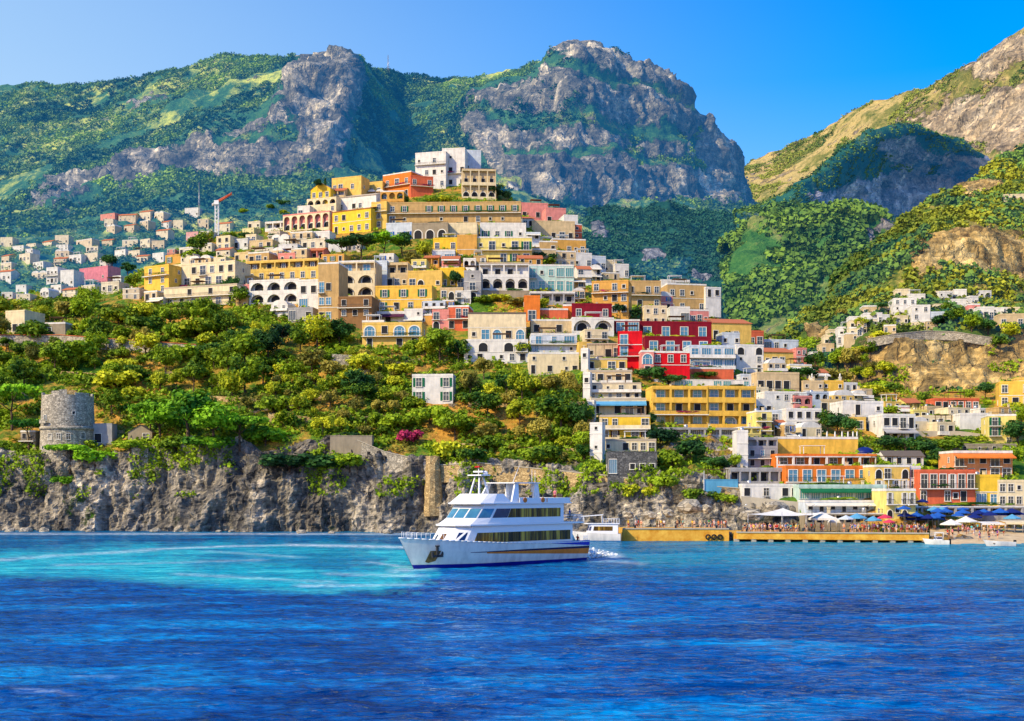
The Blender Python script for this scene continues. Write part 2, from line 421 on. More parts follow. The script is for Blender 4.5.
sheet('west_mountain', [
    (-160, [(318,640),(262,860),(215,1420),(190,1520),(104,2000)]),
    (0,    [(316,640),(258,860),(212,1400),(190,1480),(88,1950)]),
    (100,  [(312,650),(240,880),(194,1340),(174,1420),(82,1900)]),
    (160,  [(308,660),(232,880),(182,1300),(152,1400),(66,1850)]),
    (220,  [(302,680),(226,880),(190,1270),(132,1380),(56,1820)]),
    (270,  [(300,700),(222,880),(192,1240),(112,1380),(57,1750)]),
    (300,  [(300,700),(222,880),(190,1230),(90,1400),(58,1650)]),
    (322,  [(300,700),(222,890),(186,1230),(74,1440),(54,1580)]),
    (345,  [(300,700),(222,900),(182,1250),(68,1480),(53,1600)]),
    (366,  [(300,700),(222,900),(180,1340),(92,1600),(67,1740)]),
    (400,  [(300,700),(222,920),(178,1480),(112,1760),(73,1960)]),
    (450,  [(300,720),(226,940),(172,1400),(112,1620),(77,1900)]),
    (480,  [(302,740),(232,960),(184,1320),(104,1520),(77,1850)]),
    (512,  [(304,760),(240,980),(198,1260),(92,1470),(71,1780)]),
    (545,  [(306,780),(246,1000),(206,1260),(84,1460),(61,1680)]),
    (570,  [(308,800),(250,1020),(210,1290),(66,1480),(46,1600)]),
    (592,  [(310,800),(252,1020),(212,1320),(58,1500),(41,1580)]),
    (612,  [(310,800),(252,1040),(212,1345),(70,1520),(50,1590)]),
    (622,  [(310,800),(252,1050),(212,1360),(76,1530),(62,1600)]),
    (655,  [(312,820),(254,1080),(212,1400),(88,1560),(70,1630)]),
    (678,  [(314,820),(256,1100),(212,1430),(102,1590),(80,1650)]),
    (686,  [(314,820),(256,1100),(212,1440),(128,1600),(114,1660)]),
    (712,  [(316,830),(258,1120),(212,1470),(146,1620),(135,1680)]),
    (726,  [(316,830),(258,1130),(212,1490),(162,1630),(150,1690)]),
    (734,  [(318,840),(259,1140),(213,1510),(184,1640),(176,1700)]),
    (741,  [(318,840),(260,1150),(216,1540),(208,1660),(202,1720)]),
    (752,  [(320,840),(262,1180),(222,1640),(218,1720),(214,1800)])],
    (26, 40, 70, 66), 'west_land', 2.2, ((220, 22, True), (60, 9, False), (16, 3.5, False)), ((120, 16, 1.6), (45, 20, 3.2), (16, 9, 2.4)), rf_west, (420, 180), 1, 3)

def rf_east(PX, PY, rows):
    polys = [[(962,72),(1000,44),(1200,20),(1200,60),(1030,66),(990,86)], [(880,140),(960,100),(1040,90),(1200,100),(1200,150),(1000,150),(930,160)], [(990,112),(1030,100),(1030,170),(990,160)]]
    return np.clip(polymask(PX, PY, polys, 8)*0.9+0.12, 0, 1)
sheet('east_mountain', [
    (690,  [(262,2000),(222,2200),(196,2500),(192,2600),(190,2700)]),
    (735,  [(262,1900),(222,2150),(196,2400),(182,2500),(170,2650)]),
    (780,  [(262,1800),(220,2050),(190,2300),(168,2450),(149,2600)]),
    (832,  [(262,1700),(216,1950),(180,2150),(150,2300),(125,2480)]),
    (872,  [(262,1600),(212,1850),(170,2030),(130,2200),(102,2350)]),
    (942,  [(262,1500),(206,1700),(160,1850),(110,2000),(84,2120)]),
    (964,  [(262,1450),(204,1650),(155,1800),(100,1950),(70,2050)]),
    (992,  [(262,1400),(202,1600),(150,1740),(88,1880),(50,1980)]),
    (1024, [(262,1350),(200,1540),(146,1680),(76,1810),(30,1900)]),
    (1200, [(262,1100),(190,1250),(130,1400),(40,1550),(-70,1650)])],
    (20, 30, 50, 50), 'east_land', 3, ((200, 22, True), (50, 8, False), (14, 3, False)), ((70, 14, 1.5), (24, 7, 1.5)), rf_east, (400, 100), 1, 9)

def rf_bowl(PX, PY, rows):
    polys = [[(800,200),(850,182),(900,168),(968,182),(950,200),(900,216),(850,216)], [(868,142),(905,132),(935,150),(925,172),(890,160)], [(815,205),(880,200),(900,214),(840,226)],
             [(930,150),(1000,158),(1060,150),(1060,200),(960,196)]]
    return polymask(PX, PY, polys, 6)
sheet('cliff_bowl', [
    (735,  [(300,880),(232,1080),(218,1150),(211,1230)]),
    (790,  [(300,880),(240,1130),(214,1190),(196,1240)]),
    (830,  [(300,900),(240,1240),(205,1300),(166,1290)]),
    (872,  [(300,950),(240,1380),(190,1430),(134,1340)]),
    (915,  [(300,1000),(240,1480),(178,1540),(126,1400)]),
    (960,  [(300,1000),(235,1520),(182,1600),(142,1480)]),
    (990,  [(300,1000),(230,1480),(190,1560),(160,1520)]),
    (1020, [(300,980),(230,1350),(195,1450),(170,1500)]),
    (1200, [(300,900),(230,1150),(190,1250),(160,1350)])],
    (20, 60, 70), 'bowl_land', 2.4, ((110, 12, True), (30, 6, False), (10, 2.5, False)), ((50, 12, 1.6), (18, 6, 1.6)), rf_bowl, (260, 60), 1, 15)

sheet('valley_slope', [
    (480,  [(345,600),(285,860),(250,1020),(228,1180)]),
    (560,  [(345,600),(285,860),(245,1020),(215,1180)]),
    (640,  [(350,600),(290,860),(246,1040),(212,1220)]),
    (700,  [(360,600),(295,840),(248,1050),(212,1260)]),
    (745,  [(370,600),(300,820),(250,1020),(214,1260)]),
    (800,  [(375,600),(310,800),(260,980),(222,1200)]),
    (860,  [(380,600),(320,780),(280,920),(250,1050)])],
    (30, 40, 40), 'valley_land', 2.6, ((110, 14, True), (35, 7, False), (11, 3, False)), ((40, 9, 1.4),),
    lambda PX, PY, r: polymask(PX, PY, [[(588,228),(604,232),(606,254),(592,252)], [(690,282),(712,284),(708,294),(690,292)], [(640,262),(668,264),(664,270),(642,268)]], 3), (200, 60), 1, 21)

sheet('wooded_spur', [
    (735,  [(360,620),(310,760),(270,860),(246,900)]),
    (752,  [(360,600),(305,740),(255,840),(222,880)]),
    (780,  [(360,590),(305,720),(245,830),(212,880)]),
    (820,  [(360,580),(300,700),(245,810),(213,880)]),
    (850,  [(355,580),(300,690),(245,790),(217,860)]),
    (880,  [(350,580),(300,680),(258,760),(236,830)]),
    (910,  [(350,580),(300,680),(262,740),(240,800)]),
    (960,  [(350,580),(300,680),(262,740),(240,800)]),
    (1100, [(350,580),(300,680),(262,740),(240,800)])],
    (30, 40, 40), 'wood_land', 2.6, ((110, 20, True), (40, 9, False), (9, 2.6, False)), ((40, 8, 1.4),),
    lambda PX, PY, r: polymask(PX, PY, [[(858,238),(905,232),(910,242),(862,250)]], 3), (160, 70), 1, 27)

def rf_spur(PX, PY, rows):
    polys = [[(912,268),(935,238),(980,234),(1030,246),(1200,250),(1200,308),(1030,302),(990,286),(940,276),(915,290)],
             [(868,345),(990,340),(1100,345),(1100,400),(960,396),(900,398),(845,398),(850,372)],
             [(808,335),(815,328),(835,335),(835,352),(815,352)], [(955,195),(990,184),(1010,192),(970,206)], [(1000,120),(1040,110),(1040,160),(1000,160)]]
    return polymask(PX, PY, polys, 5)
sheet('east_spur', [
    (735,  [(425,440),(405,470),(388,490),(372,510),(362,530),(356,545),(350,560)]),
    (775,  [(425,420),(400,450),(382,470),(362,495),(354,520),(350,540),(347,560)]),
    (800,  [(425,410),(395,435),(370,460),(350,485),(342,515),(336,545),(330,575)]),
    (830,  [(425,400),(392,420),(358,450),(338,475),(326,510),(308,550),(296,590)]),
    (868,  [(425,390),(392,408),(342,432),(330,455),(308,510),(280,560),(256,620)]),
    (905,  [(425,385),(392,402),(338,426),(328,450),(296,515),(258,560),(228,630)]),
    (940,  [(425,382),(392,400),(338,424),(326,450),(284,525),(236,560),(203,640)]),
    (975,  [(425,380),(392,400),(340,424),(324,455),(284,530),(234,565),(188,660)]),
    (1024, [(425,378),(392,400),(342,428),(320,460),(296,535),(244,570),(146,700)]),
    (1200, [(425,378),(392,400),(342,428),(320,460),(300,535),(250,570),(110,720)])],
    (14, 40, 12, 30, 40, 40), 'spur_land', 2.4, ((50, 6, True), (16, 3, False), (5, 1.2, False)), ((26, 6, 1.3), (9, 3, 1.3)), rf_spur, (90, 40), 1, 33)

def rf_near(PX, PY, rows):
    r = np.broadcast_to(rows, PX.shape)
    cl = np.clip(1.6-np.maximum(r-0.93, 0)*9, 0, 1)*(PX < 800)+np.clip(0.35-np.maximum(r-0.5, 0)*4, 0, 1)*(PX >= 800)
    m = polymask(PX, PY, [[(560,415),(585,420),(600,480),(560,480)], [(655,435),(745,440),(745,500),(660,500)], [(320,434),(350,434),(372,452),(330,452)], [(225,395),(300,400),(310,430),(225,420)]], 5)*0.45
    return np.clip(np.maximum(cl, m), 0, 1)
sheet('town_hill', [
    (-160, [(540,302),(455,310),(400,338),(346,374),(320,402),(300,440),(294,470)]),
    (0,    [(540,296),(456,303),(405,330),(348,368),(325,395),(305,430),(297,460)]),
    (40,   [(540,295),(464,300),(405,329),(348,367),(324,395),(304,428),(293,458)]),
    (74,   [(540,294),(450,301),(405,328),(348,367),(323,395),(304,427),(290,456)]),
    (100,  [(540,293),(458,299),(405,328),(348,366),(322,395),(303,425),(288,455)]),
    (160,  [(540,291),(448,298),(402,326),(348,364),(318,395),(285,440),(262,500)]),
    (182,  [(540,290),(438,299),(400,326),(348,363),(316,395),(276,445),(250,520)]),
    (200,  [(540,289),(452,295),(400,325),(348,362),(315,395),(268,450),(238,540)]),
    (240,  [(540,288),(436,297),(398,324),(347,362),(309,399),(262,458),(229,552)]),
    (262,  [(540,288),(456,292),(397,323),(346,362),(306,401),(259,461),(225,557)]),
    (300,  [(540,287),(440,294),(395,322),(345,362),(300,405),(252,470),(215,570)]),
    (340,  [(540,285),(432,294),(395,320),(343,362),(295,410),(245,480),(206,580)]),
    (380,  [(540,283),(452,289),(395,318),(340,365),(290,415),(238,490),(196,590)]),
    (450,  [(540,279),(463,286),(400,320),(345,362),(290,415),(225,510),(178,610)]),
    (490,  [(540,276),(465,284),(400,319),(345,362),(290,415),(230,505),(184,600)]),
    (520,  [(540,274),(466,282),(400,318),(345,362),(290,415),(242,490),(208,570)]),
    (600,  [(540,264),(474,272),(430,295),(380,325),(320,385),(290,440),(264,520)]),
    (680,  [(540,257),(486,264),(440,290),(390,325),(340,375),(318,420),(298,470)]),
    (740,  [(540,251),(492,262),(440,290),(395,325),(365,360),(348,390),(334,425)]),
    (800,  [(540,245),(508,252),(450,285),(415,315),(390,345),(374,375),(356,410)]),
    (860,  [(540,238),(512,248),(460,275),(430,300),(410,330),(402,350),(388,390)]),
    (905,  [(541,230),(516,244),(470,270),(438,298),(416,325),(406,350),(390,390)]),
    (932,  [(552,222),(531,243),(475,268),(445,295),(425,315),(410,345),(392,390)]),
    (1024, [(556,222),(532,243),(475,268),(445,295),(425,315),(405,345),(378,390)]),
    (1200, [(556,222),(532,243),(475,268),(445,295),(425,315),(405,345),(375,390)])],
    (56, 44, 36, 30, 28, 26), 'near_land', 2.4, ((40, 2.2, False), (12, 1.0, False), (4, 0.5, False)), ((20, 5.0, 1.8), (7, 2.8, 2.2), (2.6, 1.3, 1.6), (1.3, 0.6, 1.2)), rf_near, (60, 26), 1, 41, flat=True)

def ray(px, py, names=('town_hill',)):
    d = Vector(((px-CX)/F, 1, (HY-py)/F)); dn = d.normalized(); o = Vector((0, 0, CH)); best = None
    for n in names:
        h = SHEETS[n]['bvh'].ray_cast(o, dn)
        if h[0] is not None and (best is None or h[3] < best[1]): best = (h[0], h[3])
    return best[0] if best else None
def ground(px, py, names=('town_hill',)):
    """ground point that shows at this place in the photo; near a crest: the closest ground below it, lifted"""
    for k in range(0, 60, 2):
        p = ray(px, py+k, names)
        if p is not None:
            return p if k == 0 else W(px, py, p.y+1.5)
    return W(px, py, 400)
def drop(x, y, names):
    best = None
    for n in names:
        h = SHEETS[n]['bvh'].ray_cast(Vector((x, y, 3000)), Vector((0, 0, -1)))
        if h[0] is not None and (best is None or h[0].z > best): best = h[0].z
    return best

# ------------------------------------------------------------------ the sea
def build_sea():
    n = NT('sea_water'); P = n.geo().outputs['Position']
    tq = n.attrf('turbid'); fo = n.attrf('foam'); sh = n.attrf('shallow')
    w1 = n.noise(0.10, 4, 0.6, n.mapping(P, (0.55, 1.5, 1)), 0.6)
    deep = n.ramp(w1, [(0.34, (0.0, 0.030, 0.18)), (0.52, (0.0, 0.090, 0.38)), (0.66, (0.0005, 0.22, 0.58))])
    teal = n.ramp(w1, [(0.35, (0.001, 0.10, 0.22)), (0.65, (0.006, 0.25, 0.34))])
    turq = n.ramp(n.noise(0.16, 4, 0.65, n.mapping(P, (0.4, 1.4, 1)), 1.0), [(0.3, (0.002, 0.22, 0.42)), (0.5, (0.01, 0.48, 0.60)), (0.7, (0.10, 0.72, 0.74))])
    w2 = n.noise(0.9, 3, 0.6, n.mapping(P, (0.8, 1.5, 1)), 0.5); deep = n.mix(1.0, deep, n.ramp(w2, [(0.36, (0.45, 0.45, 0.55)), (0.64, (1.5, 1.5, 1.3))]), 'MULTIPLY')
    c = n.mix(sh, deep, teal); c = n.mix(tq, c, turq)
    fn = n.noise(1.3, 5, 0.75, n.mapping(P, (0.5, 1.3, 1)), 0.8)
    fm = n.math('MULTIPLY', fo, n.ramp(fn, [(0.36, (0, 0, 0)), (0.62, (1, 1, 1))]), True)
    c = n.mix(fm, c, (0.78, 0.86, 0.88, 1))
    n.base(c); n.link(n.math('ADD', 0.045, n.math('MULTIPLY', fm, 0.6)), n.b.inputs['Roughness'])
    n.b.inputs['IOR'].default_value = 1.33; n.b.inputs['Specular IOR Level'].default_value = 0.34; n.b.inputs['Specular Tint'].default_value = (0.42, 0.80, 1.0, 1)
    h = n.math('ADD', n.math('MULTIPLY', n.noise(1.5, 3, 0.55, n.mapping(P, (0.8, 1.3, 1)), 0.4), 1.0), n.math('MULTIPLY', n.noise(0.28, 3, 0.5, n.mapping(P, (0.6, 1.3, 1)), 0.4), 1.6))
    n.bump(h, 1.0, 0.24)
    nrm = n.b.inputs['Normal'].links[0].from_socket
    df = n.add('ShaderNodeBsdfDiffuse'); n.link(c, df.inputs['Color']); n.link(nrm, df.inputs['Normal'])
    gl = n.add('ShaderNodeBsdfGlossy'); gl.inputs['Color'].default_value = (0.62, 0.88, 1.0, 1); gl.inputs['Roughness'].default_value = 0.05; n.link(nrm, gl.inputs['Normal'])
    fr = n.add('ShaderNodeFresnel'); fr.inputs['IOR'].default_value = 1.33; n.link(nrm, fr.inputs['Normal'])
    fa = n.math('MULTIPLY', n.math('MINIMUM', n.math('MULTIPLY', fr.outputs[0], 0.72), 0.5), n.math('SUBTRACT', 1.0, fm))
    ms = n.add('ShaderNodeMixShader'); n.link(fa, ms.inputs[0]); n.link(df.outputs[0], ms.inputs[1]); n.link(gl.outputs[0], ms.inputs[2]); n.link(ms.outputs[0], n.n['Material Output'].inputs[0])
    Ys = [5.0, 10, 20, 30, 38, 44]
    while Ys[-1] < 330: Ys.append(Ys[-1]*(1.0024 if Ys[-1] < 130 else 1.0042))
    Ys = Ys+[360, 420, 520, 700, 1000, 1600, 2600, 4200]
    u = np.concatenate([[-8, -5, -3, -2, -1.4, -1.0, -0.85], np.linspace(-0.70, 0.70, 1060), [0.85, 1.0, 1.4, 2, 3, 5, 8]])
    U, YY = np.meshgrid(u, np.array(Ys))
    X = U*YY; P3 = np.stack([X, YY, 0*X], -1).reshape(-1, 3)
    am = np.clip((340-P3[:, 1])/60, 0, 1)*np.clip((0.9-np.abs(U.ravel()))/0.15, 0, 1)
    z = 0.10*fbm(P3/np.array([3.0, 1.9, 1]), 2, 0.5, 5, True)+0.055*fbm(P3/np.array([1.25, 0.85, 1]), 2, 0.5, 8)
    z = z+0.14*fbm(P3/np.array([26., 13., 1]), 2, 0.5, 3)
    P3[:, 2] = z*am
    nv, nu = U.shape; idx = np.arange(nv*nu).reshape(nv, nu)
    Fq = np.stack([idx[:-1, :-1], idx[:-1, 1:], idx[1:, 1:], idx[1:, :-1]], -1).reshape(-1, 4)
    me = mesh_np('sea', P3, Fq, [n.mat], True)
    px = CX+F*U.ravel(); py = HY+F*CH/YY.ravel()
    wob = 5*fbm(np.stack([px/60, py/14, 0*px], -1), 4, 0.6, 2)
    wob2 = 5*fbm(np.stack([px/14, py/3.5, 0*px], -1), 3, 0.6, 6)
    def soft(poly, ws):
        m = np.zeros(len(px))
        for k in range(6):
            m += inpoly(px+wob*7+wob2*6+(k-2.5)*ws*3, py+wob*0.9+wob2*0.8+(k-2.5)*ws*1.3, poly)/6.0
        return m
    t = soft([(-300,566),(0,556),(100,550),(220,545),(400,548),(440,556),(424,572),(400,588),(300,592),(180,583),(80,577),(-300,574)], 1.6)
    t -= 0.65*soft([(150,562),(250,553),(380,553),(385,566),(330,574),(300,566),(200,569)], 1.2)
    t = np.maximum(t, 0.55*soft([(590,552),(780,548),(800,556),(640,566)], 2))
    t = np.maximum(t, 0.35*np.clip((px-560)/300, 0, 1)*np.clip((600-py)/50, 0, 1))
    attr(me, 'turbid', np.clip(t, 0, 1))
    attr(me, 'shallow', np.clip((585-py+wob)/40, 0, 1)*(0.45+0.3*np.clip((px-560)/300, 0, 1)))
    f = np.zeros(len(px))
    for (x0, y0, x1, y1, w, a) in ((150,549.5,290,545.5,0.9,0.8), (290,545.5,405,548,1.3,1.0), (0,560,150,550.5,1.3,0.6), (60,566,260,560,1.2,0.4), (180,574,330,583,1.3,0.45), (300,586,415,586,1.4,0.5), (210,552,300,557,1.0,0.4), (330,574,420,576,1.4,0.5), (590,551,616,556,3.0,1.0), (596,560,640,563,2.0,0.45), (396,571,430,568,2.2,0.6), (372,563,400,567,1.2,0.5), (20,690,70,694,1.6,0.3), (140,688,190,690,1.2,0.22), (80,676,110,678,1.0,0.2)):
        tt = np.clip((px-x0)/(x1-x0), 0, 1); yy = y0+(y1-y0)*tt
        f = np.maximum(f, a*np.exp(-((py+wob*0.15-yy)/w)**2)*np.clip((px-x0)/12+1, 0, 1)*np.clip((x1-px)/12+1, 0, 1))
    f = np.maximum(f, 0.8*np.exp(-((py-534)/1.0)**2)*((px < 430)))
    attr(me, 'foam', f)
    o = obj('sea', me); o['kind'] = 'structure'
    # broken water behind the stern
    g = random.Random(4); P2 = []; mb = MB()
    for k in range(260):
        q = g.random()**1.4; c = W(590+q*26, 557-2*q, 177+q*8)
        c.z = 0.1+g.random()*1.7*(1-q)*g.random(); c.x += g.uniform(-1, 1)*0.6; c.y += g.uniform(-2, 2)
        r = g.uniform(0.12, 0.42)*(1.1-0.5*q)
        a = [Vector((g.uniform(-1, 1), g.uniform(-1, 1), g.uniform(-0.6, 0.6))).normalized()*r for _ in range(4)]
        for t3 in ((0, 1, 2), (0, 2, 3), (0, 3, 1), (1, 3, 2)): mb.face([c+a[i] for i in t3], 0, True)
    mat_flat('spray', (0.85, 0.90, 0.92), 0.6, 0.03)
    s = mb.build('wash', M['spray']); s['kind'] = 'stuff'; s['label'] = 'white churned wash thrown up behind the ferry stern'; s['category'] = 'spray'
build_sea()

# ------------------------------------------------------------------ growth: far woods as one mass each, near trees one by one
ICO = None
def ico():
    bm = bmesh.new(); bmesh.ops.create_icosphere(bm, subdivisions=1, radius=1.0)
    v = np.array([p.co[:] for p in bm.verts]); f = np.array([[q.index for q in x.verts] for x in bm.faces]); bm.free()
    return v, f
def tuft(ncards, g):
    """a ragged clump of leaf faces filling a unit ball"""
    V = []; Fc = []
    for k in range(ncards):
        d = Vector((g.gauss(0, 1), g.gauss(0, 1), g.gauss(0, 1))).normalized()*(g.random()**0.45); d.z = d.z*0.8
        n = (d+Vector((g.gauss(0, .6), g.gauss(0, .6), g.gauss(0, .6)+.3))).normalized(); a = n.orthogonal().normalized(); b = n.cross(a)
        s = g.uniform(0.22, 0.45); t = g.uniform(0, PI)
        a, b = (a*math.cos(t)+b*math.sin(t))*s, (b*math.cos(t)-a*math.sin(t))*s*0.8
        i = len(V); V += [d+a, d+b, d-a*0.9, d-b]; Fc.append((i, i+1, i+2, i+3))
    return np.array([v[:] for v in V]), np.array(Fc)

def scatter(name, sheetname, count, size, mat, label, cat, seed, cards=0, pxr=(-60, 1090), rockmax=0.45, region=None, sizepow=1.6, squash=0.85, vr=None, clump=40.0, thresh=-0.15):
    S = SHEETS[sheetname]; V = S['V']; rk = S['rock']; g = np.random.default_rng(seed); nv, nu = rk.shape
    r0, r1 = (0, nv-S['nb']+3) if vr is None else vr
    A = []; tries = 0
    while sum(len(a) for a in A) < count and tries < 40:
        tries += 1; m = count*2
        # area weighted choice of grid cells, so growth is even on the ground
        if tries == 1:
            e1 = np.linalg.norm(np.diff(V[r0:r1, :-1], axis=0), axis=-1); e2 = np.linalg.norm(np.diff(V[r0:r1-1], axis=1), axis=-1)[:e1.shape[0]]
            h = min(e1.shape[1], e2.shape[1]); ar = e1[:, :h]*e2[:, :h]
            okc = (rk[r0:r1-1, :h] < rockmax+0.6)
            pxg = np.broadcast_to(S['PX'][0][:h], ar.shape); okc &= (pxg > pxr[0]) & (pxg < pxr[1])
            pr = (ar*okc).ravel(); pr = pr/pr.sum()
        k = g.choice(len(pr), m, p=pr); i = k//h+r0; j = k % h
        fu, fv = g.random(m)[:, None], g.random(m)[:, None]
        p = V[i, j]*(1-fu)*(1-fv)+V[i+1, j]*fv*(1-fu)+V[i, j+1]*(1-fv)*fu+V[i+1, j+1]*fu*fv
        q = fbm(p/clump, 3, 0.6, seed) > thresh
        rkp = rk[i, j][q]; p = p[q]
        if rockmax < 1.5: p = p[rkp-0.95*fbm(p/(clump*0.4), 3, 0.6, seed+5) < rockmax-0.12]
        if region is not None:
            px = CX+F*p[:, 0]/p[:, 1]; py = HY-F*(p[:, 2]-CH)/p[:, 1]
            p = p[region(px, py)]
        A.append(p)
    P = np.concatenate(A)[:count]; n = len(P)
    if n == 0: return
    s = size[0]+(size[1]-size[0])*g.random(n)**sizepow
    if cards:
        protos = [tuft(cards, random.Random(seed*7+k)) for k in range(6)]
    else:
        bv, bf = ico(); protos = []
        for k in range(8):
            protos.append((bv*(1+0.33*g.standard_normal((len(bv), 1))), bf))
    VV = []; FF = []; off = 0
    pick = g.integers(0, len(protos), n)
    for k, (bv, bf) in enumerate(protos):
        w = np.where(pick == k)[0]
        if not len(w): continue
        a = g.random(len(w))*2*PI; c, sn = np.cos(a)[:, None], np.sin(a)[:, None]
        x = bv[None, :, 0]*c-bv[None, :, 1]*sn; y = bv[None, :, 0]*sn+bv[None, :, 1]*c; z = np.broadcast_to(bv[None, :, 2], x.shape)*squash
        st = s[w][:, None]
        Q = np.stack([x*st+P[w, 0:1], y*st+P[w, 1:2], z*st+P[w, 2:3]+0.35*st], -1)
        f = bf[None]+(np.arange(len(w))*len(bv))[:, None, None]+off
        VV.append(Q.reshape(-1, 3)); FF.append(f.reshape(-1, bf.shape[1])); off += len(w)*len(bv)
    me = mesh_np(name, np.concatenate(VV), np.concatenate(FF), [M[mat]], False)
    o = obj(name, me); o['kind'] = 'stuff'; o['label'] = label; o['category'] = cat
    return o

def mat_wood(name, dark, light, haze, haze_glow):
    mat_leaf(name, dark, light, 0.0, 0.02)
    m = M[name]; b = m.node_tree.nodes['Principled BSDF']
    b.inputs['Emission Color'].default_value = (*haze, 1); b.inputs['Emission Strength'].default_value = haze_glow  # leaves glow faintly to imitate haze over the far woods
mat_wood('wood_west', (0.004, 0.06, 0.035), (0.38, 0.60, 0.03), AIR_GLOW, 0.19)
mat_wood('wood_valley', (0.003, 0.03, 0.022), (0.03, 0.12, 0.05), AIR_GLOW, 0.09)  # shaded copy of the woods, valley shade put into the leaf colour
mat_wood('wood_lit', (0.006, 0.07, 0.018), (0.24, 0.40, 0.03), AIR_GLOW, 0.05)  # sunlit copy of the woods, its dark stop painting shadow patches
mat_wood('wood_east', (0.02, 0.10, 0.02), (0.34, 0.38, 0.04), AIR_GLOW, 0.04)
mat_wood('wood_spur', (0.02, 0.10, 0.012), (0.40, 0.42, 0.025), AIR_GLOW, 0.01)

quarter = [(-200,244),(60,240),(95,214),(140,210),(215,212),(262,204),(330,210),(300,262),(140,300),(-200,312)]
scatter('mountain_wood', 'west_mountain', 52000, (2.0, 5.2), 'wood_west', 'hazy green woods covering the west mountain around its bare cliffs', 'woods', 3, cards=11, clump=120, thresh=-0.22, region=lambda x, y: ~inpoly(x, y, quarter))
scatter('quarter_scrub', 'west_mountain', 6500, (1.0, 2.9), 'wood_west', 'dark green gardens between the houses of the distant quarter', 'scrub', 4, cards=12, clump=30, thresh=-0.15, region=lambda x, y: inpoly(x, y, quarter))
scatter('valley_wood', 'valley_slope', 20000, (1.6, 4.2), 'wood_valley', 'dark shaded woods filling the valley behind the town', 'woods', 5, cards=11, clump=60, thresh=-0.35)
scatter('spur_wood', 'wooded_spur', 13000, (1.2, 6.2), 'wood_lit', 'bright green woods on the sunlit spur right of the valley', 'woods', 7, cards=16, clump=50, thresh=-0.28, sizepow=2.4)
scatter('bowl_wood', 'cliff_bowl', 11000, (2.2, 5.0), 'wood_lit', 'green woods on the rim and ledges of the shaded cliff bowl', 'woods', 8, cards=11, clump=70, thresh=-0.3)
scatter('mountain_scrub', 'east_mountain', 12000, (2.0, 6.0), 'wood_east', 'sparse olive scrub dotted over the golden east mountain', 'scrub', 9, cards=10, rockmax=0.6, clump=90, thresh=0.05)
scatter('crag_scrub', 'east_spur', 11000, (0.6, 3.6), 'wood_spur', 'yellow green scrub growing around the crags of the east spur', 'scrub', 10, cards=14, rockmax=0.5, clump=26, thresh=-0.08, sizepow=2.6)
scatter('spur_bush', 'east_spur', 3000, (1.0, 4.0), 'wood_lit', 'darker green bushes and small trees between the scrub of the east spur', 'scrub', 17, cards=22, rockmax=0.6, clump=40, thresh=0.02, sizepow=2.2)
slope = [(-60,300),(140,300),(250,300),(330,335),(470,345),(520,375),(590,385),(600,470),(430,465),(300,440),(-60,460)]
scatter('maquis', 'town_hill', 9000, (0.5, 2.0), 'leaf_green', 'low green maquis scrub covering the slope above the sea cliff', 'scrub', 12, cards=16, rockmax=0.7, clump=9, thresh=-0.02, region=lambda x, y: inpoly(x, y, slope))
scatter('dry_scrub', 'town_hill', 4500, (0.4, 1.3), 'leaf_olive', 'dry yellow olive scrub between the trees above the sea cliff', 'scrub', 13, cards=12, rockmax=0.8, clump=9, thresh=0.05, region=lambda x, y: inpoly(x, y, slope))
scatter('town_scrub', 'town_hill', 5000, (0.5, 1.8), 'leaf_green', 'green garden scrub in the gaps between the houses', 'scrub', 14, cards=14, rockmax=0.7, clump=12, thresh=-0.05, vr=(56, 225), region=lambda x, y: ~inpoly(x, y, slope) & (y < 500))
scatter('crag_ivy', 'east_spur', 2600, (0.6, 2.0), 'leaf_green', 'green bushes clinging to the golden crag below the coast road', 'scrub', 16, cards=12, rockmax=2, clump=14, thresh=0.05, region=lambda x, y: (y > 340) & (y < 402))
def cl(x, y): return (y > 438) & (y < 500)
scatter('cliff_ivy', 'town_hill', 4200, (0.35, 1.5), 'leaf_green', 'green tufts clinging to the upper ledges of the sea cliff', 'scrub', 15, cards=12, rockmax=2, clump=9, thresh=0.10, region=lambda x, y: (y > 440) & (y < 497))

